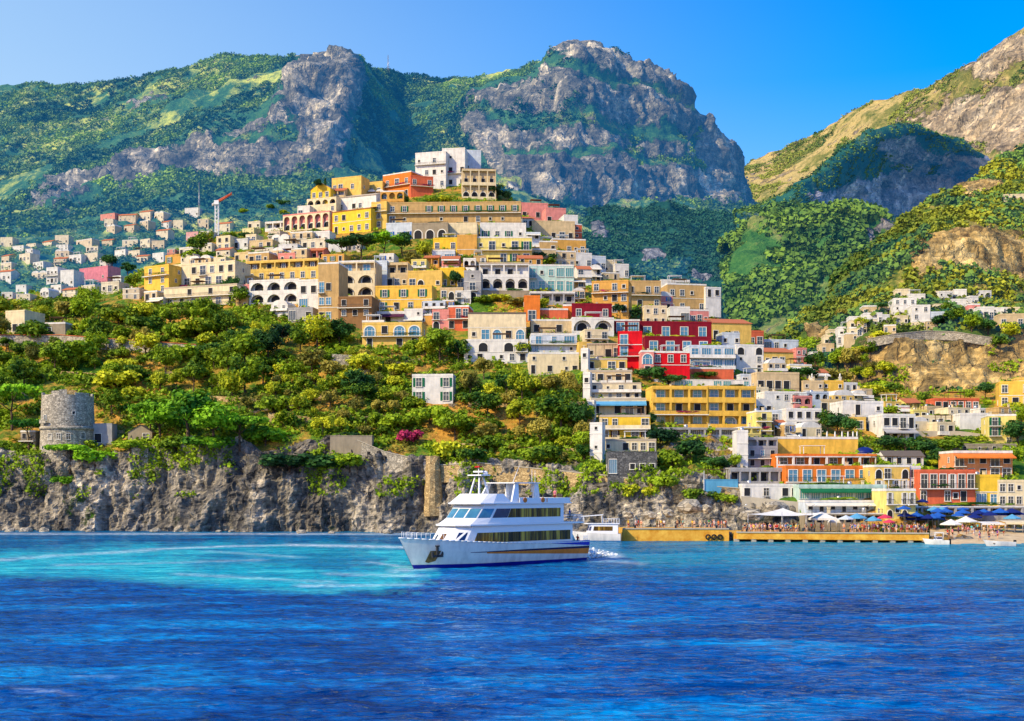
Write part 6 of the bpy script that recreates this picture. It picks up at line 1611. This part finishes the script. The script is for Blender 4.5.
def motorboat(px, py, Lb, rz, label, col, cabin=True):
    Y = F*CH/(py-HY); t = empty('motorboat', ((px-CX)*Y/F, Y, 0), rz); tag(t, label, 'motorboat', None, px)
    s = lambda x: .85+.35*(x/Lb)**2
    build_hull(t, Lb, Lb*.34, s, .3, Lb*.12, [('hull', M['paint'], lambda x: -.25, s, 0, C[col], 0, Lb), ('boot_stripe', M['paint'], lambda x: -.24, lambda x: .1, .012, srgb(30, 60, 130), 0, Lb)], 16, .45)
    if cabin:
        a, b = plan(Lb*.25, Lb*.62, Lb*.12, Lb*.1, .6), plan(Lb*.27, Lb*.55, Lb*.115, Lb*.09, 1.5); mb = MB(); house_block(mb, [a, b]); mb.build('console', M['white_paint'], t)
        lo, hi = ring(a, b, 1.1), ring(a, b, 1.45); mb = MB(); band(mb, lo, hi, .015, [], 0, .05, .95); mb.build('windscreen', M['navy_glass'], t)
        mb = MB(); mb.box(Lb*.2, Lb*.55, -Lb*.13, Lb*.13, 2.2, 2.28)
        for x in (Lb*.22, Lb*.53):
            for q in (-1, 1): mb.tube((x, q*Lb*.12, .7), (x, q*Lb*.12, 2.2), .035, .035, 5)
        mb.build('bimini', M['white_paint'], t)
    else:
        mb = MB()
        for x in (.25, .5, .7): mb.box(Lb*x-.15, Lb*x+.15, -Lb*.13, Lb*.13, .55, .65)
        mb.build('bench', M['wood'], t)
    mb = MB(); mb.box(-.35, .02, -.2, .2, .2, 1.15); mb.box(-.3, -.1, -.08, .08, -.4, .2); mb.build('outboard', M['paint'], t, color=C['black'])
    return t
motorboat(949, 545, 4.6, PI*.93, 'white motorboat with a canopy moored at the end of the quay', 'white')
motorboat(1014, 546.5, 5.6, PI*1.02, 'low white open boat lying along the beach edge', 'white', False)

# ------------------------------------------------------------------ quay and beach
def slab_strip(name, pts, mat, label, cat, ztop, depth, fy, lip=None, color=None, piles=True):
    """quay block along waterline pixels pts: (px, Y)"""
    A = [Vector(((px-CX)*Y/F, Y, 0)) for px, Y in pts]; mb = MB(); rings = []
    for a in A: rings.append([(a.x, a.y, -.8 if not piles else .55), (a.x, a.y, ztop), (a.x, a.y+depth, ztop), (a.x, a.y+depth, -.8)])
    mb.loft(rings, 0, True, True, False)
    t = empty(name, (0, 0, 0)); tag(t, label, cat, None, pts[0][0])
    o = mb.build('deck', M[mat], t, color=color)
    c = A[0].copy(); 
    mb = MB(); rings = []
    for a in A: rings.append([(a.x, a.y-.15, ztop+.004), (a.x, a.y-.15, ztop+.25), (a.x, a.y+.8, ztop+.25), (a.x, a.y+.8, ztop+.004)])
    mb.loft(rings, 0, True, True, False); mb.build('kerb', M['concrete'], t)
    if piles:
        mb = MB(); L = (A[-1]-A[0]).length; n = int(L/3.2)
        for k in range(n+1):
            p = A[0]+(A[-1]-A[0])*(k/n); mb.box(p.x-.45, p.x+.45, p.y+.1, p.y+1.1, -.8, .545)
        mb.build('pile', M['concrete'], t)
        mb = MB(); rings = [[(a.x, a.y+1.6, -.8), (a.x, a.y+1.6, .54), (a.x, a.y+1.8, .54), (a.x, a.y+1.8, -.8)] for a in A]; mb.loft(rings, 0, True, True, False); mb.build('back_wall', M['rubber'], t)  # black sheet stands in for the shade under the quay
    mb = MB(); L = (A[-1]-A[0]).length; n = max(2, int(L/7))
    for k in range(n+1):
        p = A[0]+(A[-1]-A[0])*((k+.3)/(n+.6)); mb.lathe([(.2, ztop+.25), (.16, ztop+.6), (.26, ztop+.68), (.24, ztop+.8), (.02, ztop+.84)], 10, 0, (p.x, p.y+.35, 0))
    mb.build('bollard', M['iron'], t)
    return t
n = NT('quay_wall'); co = n.objco(); n.base(n.mix(n.ramp(n.noise(.5, 5, .7, co), [(.35, (0, 0, 0)), (.65, (1, 1, 1))]), srgb(205, 140, 40), srgb(238, 190, 80))); n.set(Roughness=.9); n.bump(n.noise(3, 4, .6, co), .4, .05); M['quay_wall'] = n.mat
slab_strip('quay', [(623, 235), (700, 234.5), (729, 234)], 'quay_wall', 'yellow walled landing quay left of the dark gap', 'quay', 2.3, 14, 0, piles=False)
slab_strip('quay', [(737, 231), (830, 228), (929, 225)], 'quay_wall', 'long yellow quay on stubby piles crowded with people', 'quay', 1.75, 16, 0)
# dark gap between the two with tyres
mb = MB(); a = W(729, 541, 236); b = W(738, 541, 236); mb.box(a.x, b.x, 236, 246, -.8, 1.7); o = mb.build('landing_step', M['dark_stone']); tag(o, 'dark recessed landing step between the two quays', 'step', None, 733)
for k in range(3):
    p = W(708+6*k, 537, 234.1); mb = MB(); rings = []
    for i in range(14):
        a = 2*PI*i/14; rings.append([((.42+.15*math.cos(q))*math.cos(a), .15*math.sin(q)-.16, (.42+.15*math.cos(q))*math.sin(a)) for q in [2*PI*j/8 for j in range(8)]])
    rings.append(rings[0]); mb.loft(rings, 0, cap=False); o = mb.build('fender_tyre', M['rubber'], loc=p); tag(o, 'black tyre fender hung on the right end of the yellow quay wall', 'tyre', 'tyre fenders on the quay', 708+6*k)
# beach
n = NT('sand'); co = n.objco(); n.base(n.ramp(n.noise(.6, 5, .7, co), [(.3, srgb(190, 160, 120)), (.7, srgb(228, 204, 160))])); n.set(Roughness=.95); M['sand'] = n.mat
gx = np.linspace(930, 1230, 60); gy = np.linspace(0, 1, 16); V = []
for v in gy:
    for x in gx:
        Y = 219.5+24*v+1.5*math.sin(x*.05); V.append(((x-CX)*Y/F, Y, -.35+2.6*v**.7))
V = np.array(V); V[:, 2] += .12*fbm(V/2.0, 3)
idx = np.arange(16*60).reshape(16, 60); Fq = np.stack([idx[:-1, :-1], idx[:-1, 1:], idx[1:, 1:], idx[1:, :-1]], -1).reshape(-1, 4)
o = obj('beach', mesh_np('beach', V, Fq, [M['sand']])); o['kind'] = 'structure'
# rocks at the foot of the cliff
def rock(px, py, r, label, Y=None):
    Y = Y or F*CH/(py-HY); g = random.Random(int(px*7)); bm = bmesh.new(); bmesh.ops.create_icosphere(bm, subdivisions=2, radius=1)
    for v in bm.verts: v.co *= 1+g.uniform(-.22, .22); v.co.z *= .75
    me = bpy.data.meshes.new('rock'); bm.to_mesh(me); bm.free(); me.materials.append(M['stone'])
    o = obj('rock', me, None, ((px-CX)*Y/F, Y, CH-(py-HY)*Y/F+.15*r), g.uniform(0, 6), (r*1.3, r, r)); tag(o, label, 'rock', 'rocks along the cliff foot', px)
gr = random.Random(5)
for px in (9, 22, 41, 96, 150, 214, 232, 301, 338, 391): rock(px+gr.uniform(-6, 6), 532.0 if px < 250 else 533.5, gr.uniform(.5, 1.3), 'grey boulder at the foot of the left sea cliff')
for px in (628, 650, 668, 690, 706, 752, 776): rock(px, 512+gr.uniform(-4, 6), gr.uniform(1, 2.2), 'pale boulder on the bank behind the quay', 250)

# ------------------------------------------------------------------ people
def skin_mesh(name, verts, edges, radii, mat, sub=1, root=0):
    me = bpy.data.meshes.new(name); me.from_pydata(verts, edges, [])
    o = bpy.data.objects.new(name, me); COL.objects.link(o)
    m = o.modifiers.new('s', 'SKIN'); m.use_smooth_shade = True
    for i, r in enumerate(radii): me.skin_vertices[0].data[i].radius = (r, r) if not isinstance(r, tuple) else r
    me.skin_vertices[0].data[root].use_root = True
    if sub: o.modifiers.new('d', 'SUBSURF').levels = sub
    dg = bpy.context.evaluated_depsgraph_get(); r = bpy.data.meshes.new_from_object(o.evaluated_get(dg)); r.name = name
    r.materials.clear(); r.materials.append(mat)
    r.polygons.foreach_set('material_index', [0]*len(r.polygons))
    bpy.data.objects.remove(o); return r
def person_proto(pose, k):
    g = random.Random(k); Vt = []; E = []; Rr = []
    def v(p, r, link=None):
        Vt.append(p); Rr.append(r)
        if link is not None: E.append((link, len(Vt)-1))
        return len(Vt)-1
    st = {'stand': .0, 'walk': .28, 'lean': .08}[pose]
    pel = v((0, 0, .95), (.15, .11)); ch = v((0, .0, 1.28), (.165, .115), pel); nk = v((0, -.01, 1.49), .06, ch); hdv = v((0, -.02, 1.58), .075, nk); tp = v((0, -.015, 1.71), .085, hdv)
    v((0, -.115, 1.615), .014, hdv)
    arms = []
    for s in (-1, 1):
        hp = v((s*.09, 0, .88), .095, pel); kn = v((s*.10, -.05-st*.5*(s > 0)*1.0+st*.2*(s < 0), .50), .062, hp); an = v((s*.10, s*-st*.9+.02, .09), .042, kn); v((s*.11, s*-st*.9-.15, .03), .035, an)
        shd = v((s*.19, 0, 1.40), .062, ch); up = .12 if pose == 'lean' and s > 0 else 0
        el = v((s*.25, .03+s*st*.35, 1.13+up), .042, shd); wr = v((s*.25, -.06-up*1.6+s*st*.6, .90+up*3.2), .03, el)
        pm = v((s*.25, -.09-up*1.4+s*st*.65, .82+up*3.4), (.036, .018), wr)
        for q, ln in enumerate((.065, .078, .072, .055)):
            f0 = v((s*.25, -.125-up*1.4+s*st*.65+q*.021, .76+up*3.4), .0085, pm); v((s*.243, -.13-up*1.4+s*st*.65+q*.021, .76-ln+up*3.4), .007, f0)
        th = v((s*.245, -.14-up*1.4+s*st*.65, .815+up*3.4), .0095, pm); v((s*.24, -.165-up*1.4+s*st*.65, .78+up*3.4), .008, th)
    body = skin_mesh('body', Vt, E, Rr, M['skin'], 1)
    sv = [(0, 0, .93), (0, 0, 1.1), (0, 0, 1.3), (0, 0, 1.42), (-.19, 0, 1.40), (.19, 0, 1.40), (-.225, .015+(-1)*st*.17, 1.26), (.225, .015+st*.17, 1.26)]
    shirt = skin_mesh('shirt', sv, [(0, 1), (1, 2), (2, 3), (3, 4), (3, 5), (4, 6), (5, 7)], [(.175, .13), (.165, .125), (.185, .135), (.12, .10), .082, .082, .07, .07], M['fabric'], 1)
    pv = [(0, 0, .98), (-.09, 0, .88), (.09, 0, .88), (-.10, -.03+st*.12, .60), (.10, -.03-st*.28, .60)]
    shorts = skin_mesh('shorts', pv, [(0, 1), (0, 2), (1, 3), (2, 4)], [(.165, .125), .115, .115, .095, .095], M['fabric'], 1)
    hv = [(0, .02, 1.60), (0, .03, 1.70), (0, -.02, 1.765)]
    if k % 2: hv = [(0, .075, 1.45), (0, .06, 1.62), (0, -.01, 1.765)]
    hair = skin_mesh('hair', hv, [(0, 1), (1, 2)], [.085, .098, .075], M['fabric'], 1)
    eb = MB()
    for s in (-1, 1): eb.lathe([(.004, -.012), (.013, 0), (.004, .012)], 8, 0, (s*.034, -.098, 1.645))
    eb.box(-.028, .028, -.098, -.088, 1.565, 1.575, 0)
    return body, shirt, shorts, hair, eb.mesh('face', [M['iron']])
PR = [(ps, person_proto(ps, k)) for k, ps in enumerate(('stand', 'walk', 'lean', 'stand', 'walk', 'lean'))]
SKIN = [srgb(222, 170, 135), srgb(196, 140, 104), srgb(160, 104, 70), srgb(236, 190, 160)]
HAIR = [srgb(40, 28, 20), srgb(92, 58, 30), srgb(190, 150, 90), srgb(28, 26, 26), srgb(150, 150, 150)]
SHIRT = dict(white=srgb(240, 240, 240), red=srgb(205, 40, 40), pink=srgb(240, 130, 150), navy=srgb(25, 35, 80), blue=srgb(50, 110, 200), yellow=srgb(240, 200, 70), black=srgb(28, 28, 32), green=srgb(50, 140, 80), orange=srgb(240, 130, 50), purple=srgb(120, 60, 150), turquoise=srgb(60, 190, 190), beige=srgb(215, 190, 150))
PANT = dict(white=srgb(235, 235, 235), khaki=srgb(180, 155, 110), navy=srgb(28, 38, 75), black=srgb(30, 30, 34), denim=srgb(80, 110, 160), red=srgb(180, 50, 50))
gp = random.Random(99)
combos = [(a, b) for a in SHIRT for b in PANT if a != b]; gp.shuffle(combos)
def person(loc, rz, where, px, ci=[0]):
    ps, (b, s, h, hr, fc) = gp.choice(PR); sc = gp.uniform(.92, 1.08)*1.02
    a, c = combos[ci[0] % len(combos)]; ci[0] += 1
    t = empty('person', loc, rz, sc); tag(t, f'person in {a} top and {c} shorts {"walking" if ps == "walk" else "standing"} {where}', 'person', 'people on the waterfront', px)
    bo = obj('body', b, t, color=gp.choice(SKIN)); obj('face', fc, bo); obj('shirt', s, t, color=SHIRT[a]); obj('shorts', h, t, color=PANT[c]); obj('hair', hr, t, color=gp.choice(HAIR))
for k in range(26):
    px = gp.uniform(628, 726); Y = 235+gp.uniform(1.2, 9); person(((px-CX)*Y/F, Y, 2.3), gp.uniform(0, 6.3), 'on the left quay', px)
for k in range(140):
    px = gp.choice((gp.uniform(742, 800), gp.uniform(770, 928), gp.uniform(850, 926))); Y = 230-3*(px-737)/190+gp.uniform(1.2, 11); person(((px-CX)*Y/F, Y, 1.75), gp.uniform(0, 6.3), 'in the long quay crowd' if px > 840 else 'left on the long quay', px)
for k in range(26):
    px = gp.uniform(945, 1022); Y = gp.uniform(223, 240); z = drop((px-CX)*Y/F, Y, ('town_hill',)) or 0; v = max(0, (Y-219.5)/24); person(((px-CX)*Y/F, Y, max(z, -.35+2.6*v**.7)), gp.uniform(0, 6.3), 'on the beach', px)
t_f = bpy.data.objects['ferry']
for k, q in enumerate(((2.2, 2.0, 5.56), (3.2, .2, 5.56), (2.6, -1.6, 5.56), (1.2, 2.6, 2.05), (12.6, 1.5, 8.33), (7.2, -.6, 8.33), (6.0, 2.6, 8.33), (11.3, 3.0, 8.33))):
    person(local(t_f, q), gp.uniform(0, 6.3), 'on the ferry deck', 560+k)

# ------------------------------------------------------------------ parasols, sails, awnings on the waterfront
def parasol(px, py_top, Y, dia, col, label, zb, closed=False, group='parasols on the waterfront'):
    c = W(px, py_top, Y); h = max(2.0, c.z-zb); t = empty('parasol', (c.x, Y, zb)); tag(t, label, 'parasol', group, px)
    mb = MB()
    if closed: mb.lathe([(.05, h*.35), (.20, h*.42), (.16, h*.8), (.03, h)], 10)
    else:
        n = 8; R0 = dia/2
        for k in range(n):
            a, b = 2*PI*k/n, 2*PI*(k+1)/n; p = [Vector((R0*math.cos(q), R0*math.sin(q), h-.22*dia)) for q in (a, b)]; m_ = [x*.5+Vector((0, 0, h*.5-.01*dia)) for x in p]
            top = Vector((0, 0, h)); mb.face([top, m_[0], m_[1]]); mb.face([m_[0], p[0], p[1], m_[1]]); mb.face([p[0], p[0]-Vector((0, 0, .2)), p[1]-Vector((0, 0, .2)), p[1]])
    mb.build('canopy', M['fabric'], t, color=C[col] if col in C else SHIRT[col])
    mb = MB(); mb.tube((0, 0, 0), (0, 0, h*.99), .035, .03, 6); mb.box(-.3, .3, -.3, .3, 0, .08); mb.build('pole', M['steel'], t)
def zat(px, Y):
    x = (px-CX)*Y/F; z = drop(x, Y, ('town_hill',)) or 0
    if px > 930: z = max(z, -.35+2.6*min(1, max(0, (Y-219.5)/24))**.7)
    elif Y < 243: z = max(z, 1.75)
    return z
for px, py, Y, d_, col, lb in ((857, 513, 240, 4.2, 'sky', 'light blue parasol in the middle of the long quay'), (846, 515, 238, 3.2, 'pale', 'pale blue parasol left of the light blue one'), (873, 516, 239, 3.6, 'sky', 'second light blue parasol beside the pink one'), (885, 514, 236, 3.0, 'rose', 'bright pink parasol over the quay crowd'), (889, 519, 233, 2.4, 'rose', 'lower pink parasol in front of the taller pink one')):
    parasol(px, py, Y, d_, col, lb, zat(px, Y))
for px, py, Y, d_, col, lb in ((951, 519, 238, 4.4, 'white', 'wide white parasol at the left end of the beach'), (966, 516, 240, 4.6, 'white', 'taller white parasol next to the left beach parasol'), (1000, 508, 244, 3.6, 'blue', 'royal blue parasol above the beach awnings'), (1012, 508, 245, 3.6, 'navy', 'dark blue parasol right of the royal blue one'), (990, 511, 243, 3.2, 'navy', 'dark blue parasol left of the royal blue one'), (905, 513, 242, 3.2, 'navy', 'dark blue parasol behind the quay crowd'), (916, 512, 243, 3.2, 'blue', 'royal blue parasol behind the quay crowd'), (928, 514, 242, 3.2, 'navy', 'dark blue parasol at the quay end'), (938, 512, 243, 3.2, 'blue', 'royal blue parasol between quay and beach')):
    parasol(px, py, Y, d_, col, lb, zat(px, Y))
gq = random.Random(12)
for k in range(26):
    px = gq.uniform(900, 1022); py = gq.uniform(505, 516); col = gq.choice(('navy', 'navy', 'blue', 'blue', 'sky')); Y = gq.uniform(240, 252)
    parasol(px, py, Y, gq.uniform(2.6, 3.6), col, {'navy': 'dark blue', 'blue': 'royal blue', 'sky': 'light blue'}[col]+' bar parasol among the beach bars', zat(px, Y), group='bar parasols')
def table_set(px, Y):
    x = (px-CX)*Y/F; t = empty('cafe_table', (x, Y, zat(px, Y)), gq.uniform(0, 3)); tag(t, 'small cafe table with two chairs at the beach bars', 'table', 'cafe tables at the beach bars', px)
    mb = MB(); mb.tube((0, 0, .7), (0, 0, .75), .45, .45, 12); mb.tube((0, 0, 0), (0, 0, .7), .04, .04, 6); mb.build('table', M['wood'], t)
    for s in (-1, 1):
        mb = MB(); mb.box(s*.75-.2, s*.75+.2, -.2, .2, .42, .47); mb.box(s*.93-.03, s*.93+.03, -.2, .2, .471, .9)
        for a in (-.17, .17):
            for b in (-.17, .17): mb.box(s*.75+a-.02, s*.75+a+.02, b-.02, b+.02, 0, .419)
        mb.build('chair', M['wood'], t)
for k in range(14): table_set(gq.uniform(905, 1020), gq.uniform(240, 250))
pr = bpy.data.objects
for i, px in enumerate((827, 835, 842, 848, 853, 857)):
    p = ground((776+859)/2, 456, NEAR); q = W(px, 439, p.y+3.0); parasol(px, 431, p.y+3.0, 2, 'white', 'closed white parasol on the orange seafront hotel roof', q.z-.3, True, 'closed parasols on the hotel roof')
def sail(pts, label, px, cat='awning', name='shade_sail'):
    c = pts[0]; mb = MB(); n = 8
    a, b, d_ = [Vector(p)-Vector(c) for p in pts]
    G = {}
    for i in range(n+1):
        for j in range(n+1-i):
            u, v = i/n, j/n; w_ = 1-u-v; G[i, j] = a*w_+b*u+d_*v-Vector((0, 0, 1.1*(u*v+v*w_+u*w_)))
    for i in range(n):
        for j in range(n-i):
            mb.face([G[i, j], G[i+1, j], G[i, j+1]], 0, True)
            if i+j < n-1: mb.face([G[i+1, j], G[i+1, j+1], G[i, j+1]], 0, True)
    t = empty(name, c); tag(t, label, cat, None, px); mb.build('cloth', M['fabric'], t, color=C['white'])
    mb = MB()
    for p in (a, b, d_): mb.tube((p.x, p.y, -4.5), (p.x, p.y, p.z+.2), .07, .05, 6)
    mb.build('pole', M['steel'], t)
sail((W(748, 514, 238), W(783, 508, 244), W(812, 515, 238)), 'long white shade sail over the left part of the quay', 780)
sail((W(782, 513, 236), W(822, 512, 236), W(806, 515, 232)), 'small white shade sail right of the long one', 805)
def gazebo(px, py, Y, w_, label):
    z0 = zat(px, Y); c = W(px, py, Y); h = c.z-z0; t = empty('gazebo', (c.x, Y, z0)); tag(t, label, 'gazebo', None, px); mb = MB(); q = w_/2
    for k in range(4):
        a, b = [(q, q), (-q, q), (-q, -q), (q, -q), (q, q)][k:k+2]; mb.face([(0, 0, h), (a[0], a[1], h*.7), (b[0], b[1], h*.7)]); mb.face([(a[0], a[1], h*.7), (a[0], a[1], h*.6), (b[0], b[1], h*.6), (b[0], b[1], h*.7)])
    mb.build('canopy', M['fabric'], t, color=C['white']); mb = MB()
    for a in ((q, q), (-q, q), (-q, -q), (q, -q)): mb.tube((a[0]*.97, a[1]*.97, 0), (a[0]*.97, a[1]*.97, h*.7), .05, .05, 6)
    mb.build('frame', M['steel'], t)
gazebo(822, 512, 237, 4.6, 'white tent with peaked roof in the middle of the quay')
gazebo(835, 517, 240, 2.4, 'small white tent right of the peaked tent')
def beach_awning(px0, px1, py, Y, col, label):
    a, b = W(px0, py, Y), W(px1, py, Y); z0 = zat((px0+px1)/2, Y); w_ = b.x-a.x; h = a.z-z0; t = empty('beach_awning', (a.x, Y, z0)); tag(t, label, 'awning', None, px0); mb = MB(); n = 8
    for k in range(n):
        x0, x1 = w_*k/n, w_*(k+1)/n; mb.face([(x0, 0, h*.88), (x1, 0, h*.88), (x1, 3.6, h), (x0, 3.6, h)]); mb.face([(x0, 0, h*.88), (x0, -.02, h*.72), (x1, -.02, h*.72), (x1, 0, h*.88)])
    mb.build('canopy', M['fabric'], t, color=C[col]); mb = MB()
    for k in range(5): mb.tube((w_*k/4, .1, 0), (w_*k/4, .1, h*.88), .06, .06, 6); mb.tube((w_*k/4, 3.5, 0), (w_*k/4, 3.5, h), .06, .06, 6)
    mb.build('frame', M['steel'], t)
beach_awning(982, 1005, 522, 236, 'white', 'long white beach bar awning left of the cream one')
beach_awning(1006, 1040, 521, 235, 'cream', 'cream beach bar awning at the right edge')
beach_awning(906, 945, 516, 243, 'navy', 'navy blue restaurant awning behind the quay end')
# lamp posts along the quay
def lamp(px, Y, zb, h, label):
    t = empty('street_lamp', ((px-CX)*Y/F, Y, zb)); tag(t, label, 'street lamp', 'lamps on the quay', px); mb = MB(); mb.lathe([(.14, 0), (.12, .3), (.06, .5), (.045, h)], 8); mb.tube((0, 0, h), (.7, 0, h+.25), .035, .03, 6); mb.build('post', M['iron'], t)
    mb = MB(); mb.lathe([(.02, .2), (.16, .12), (.2, 0), (.03, -.05)], 10, 0, (.75, 0, h+.1)); mb.build('lantern', M['white_paint'], t)
for px, Y in ((742, 234), (812, 232), (867, 231), (905, 230)): lamp(px, Y, 1.75, 5.2, 'thin dark street lamp standing among the people on the quay')
for px, py, h in ((704, 493, 22), (830, 520, 14)):
    p = ground(px, py); mb = MB(); hh = h*p.y/F; mb.lathe([(.1, -.3), (.08, .2), (.05, hh), (.01, hh+.1)], 8); o = mb.build('flag_pole', M['white_paint'], loc=p); tag(o, ('white pole standing beside the blue tarpaulin site' if px == 704 else 'white pole standing behind the quay tents'), 'pole', None, px)
# green and white awning over the yellow seafront house door
p = ground(908, 512); beach_awning(904, 918, 502, p.y-3, 'mint', 'pale green striped awning beside the yellow seafront house')

# ------------------------------------------------------------------ labels that repeat get their place in the row
ORD = ['leftmost', 'second from left', 'third from left', 'fourth from left', 'fifth from left', 'sixth from left', 'seventh from left', 'eighth from left', 'ninth from left', 'tenth from left', 'eleventh from left', 'twelfth from left']
by = {}
for o, l, px in REG: by.setdefault(l, []).append((px, o))
for l, it in by.items():
    if len(it) < 2: continue
    it.sort(key=lambda q: q[0])
    for k, (px, o) in enumerate(it):
        w_ = ORD[k] if k < len(ORD) else f'number {k+1} from left'
        if k == len(it)-1 and len(it) > 2: w_ = 'rightmost'
        if len(it) == 2: w_ = ('left one', 'right one')[k]
        o['label'] = f'{l}, {w_}'

# ------------------------------------------------------------------ light, sky, camera
SUN_AZ, SUN_EL = 36.0, 37.0      # sun stands to the left, a little behind the eye
sd = Vector((-math.cos(R(SUN_AZ))*math.cos(R(SUN_EL)), -math.sin(R(SUN_AZ))*math.cos(R(SUN_EL)), math.sin(R(SUN_EL))))
L = bpy.data.lights.new('sun', 'SUN'); L.energy = 5.0; L.angle = R(0.5); L.color = (1.0, 0.82, 0.46)
lo = bpy.data.objects.new('sun', L); COL.objects.link(lo); lo.location = (-300, -100, 400)
lo.rotation_euler = (-sd).to_track_quat('-Z', 'Y').to_euler()
w = bpy.data.worlds.new('World'); SC.world = w; w.use_nodes = True
nt = w.node_tree; bg = nt.nodes['Background']
sky = nt.nodes.new('ShaderNodeTexSky'); sky.sky_type = 'NISHITA'; sky.sun_disc = False
sky.sun_elevation = R(SUN_EL); sky.sun_rotation = math.atan2(sd.x, sd.y); sky.altitude = 0; sky.air_density = 1.3; sky.dust_density = 0.6; sky.ozone_density = 2.0
hs = nt.nodes.new('ShaderNodeHueSaturation'); hs.inputs['Saturation'].default_value = 1.75; hs.inputs['Value'].default_value = 1.5
nt.links.new(sky.outputs[0], hs.inputs['Color'])
tint = nt.nodes.new('ShaderNodeMix'); tint.data_type = 'RGBA'; tint.blend_type = 'MULTIPLY'; tint.inputs[0].default_value = 1.0; tint.inputs[7].default_value = (1.0, 0.79, 1.05, 1); nt.links.new(hs.outputs[0], tint.inputs[6])
tcw = nt.nodes.new('ShaderNodeTexCoord'); dt = nt.nodes.new('ShaderNodeVectorMath'); dt.operation = 'DOT_PRODUCT'
dt.inputs[1].default_value = (-0.80, 0.60, -0.75); nt.links.new(tcw.outputs['Generated'], dt.inputs[0])      # milky air towards the sun, low down
mr = nt.nodes.new('ShaderNodeMapRange'); mr.interpolation_type = 'SMOOTHSTEP'; mr.inputs['From Min'].default_value = 0.0; mr.inputs['From Max'].default_value = 0.92; mr.inputs['To Max'].default_value = 0.92
nt.links.new(dt.outputs['Value'], mr.inputs['Value'])
mxw = nt.nodes.new('ShaderNodeMix'); mxw.data_type = 'RGBA'; nt.links.new(mr.outputs[0], mxw.inputs[0]); nt.links.new(tint.outputs[2], mxw.inputs[6]); mxw.inputs[7].default_value = (3.9, 5.3, 6.4, 1)
nt.links.new(mxw.outputs[2], bg.inputs['Color'])
bg.inputs['Strength'].default_value = 0.15
cam = bpy.data.cameras.new('camera'); co = bpy.data.objects.new('camera', cam); COL.objects.link(co)
co.location = (0, 0, CH); co.rotation_euler = (PI/2, 0, 0)
cam.sensor_fit = 'HORIZONTAL'; cam.sensor_width = 36; cam.lens = 36*F/1024
cam.shift_y = (HY-360.5)/1024; cam.clip_start = 0.5; cam.clip_end = 20000
SC.camera = co
SC.view_settings.view_transform = 'Standard'; SC.view_settings.look = 'None'; SC.view_settings.exposure = 0
SC.cycles.use_denoising = True; SC.cycles.max_bounces = 5; SC.cycles.diffuse_bounces = 1; SC.cycles.glossy_bounces = 2
SC.cycles.transmission_bounces = 2; SC.cycles.caustics_reflective = False; SC.cycles.caustics_refractive = False
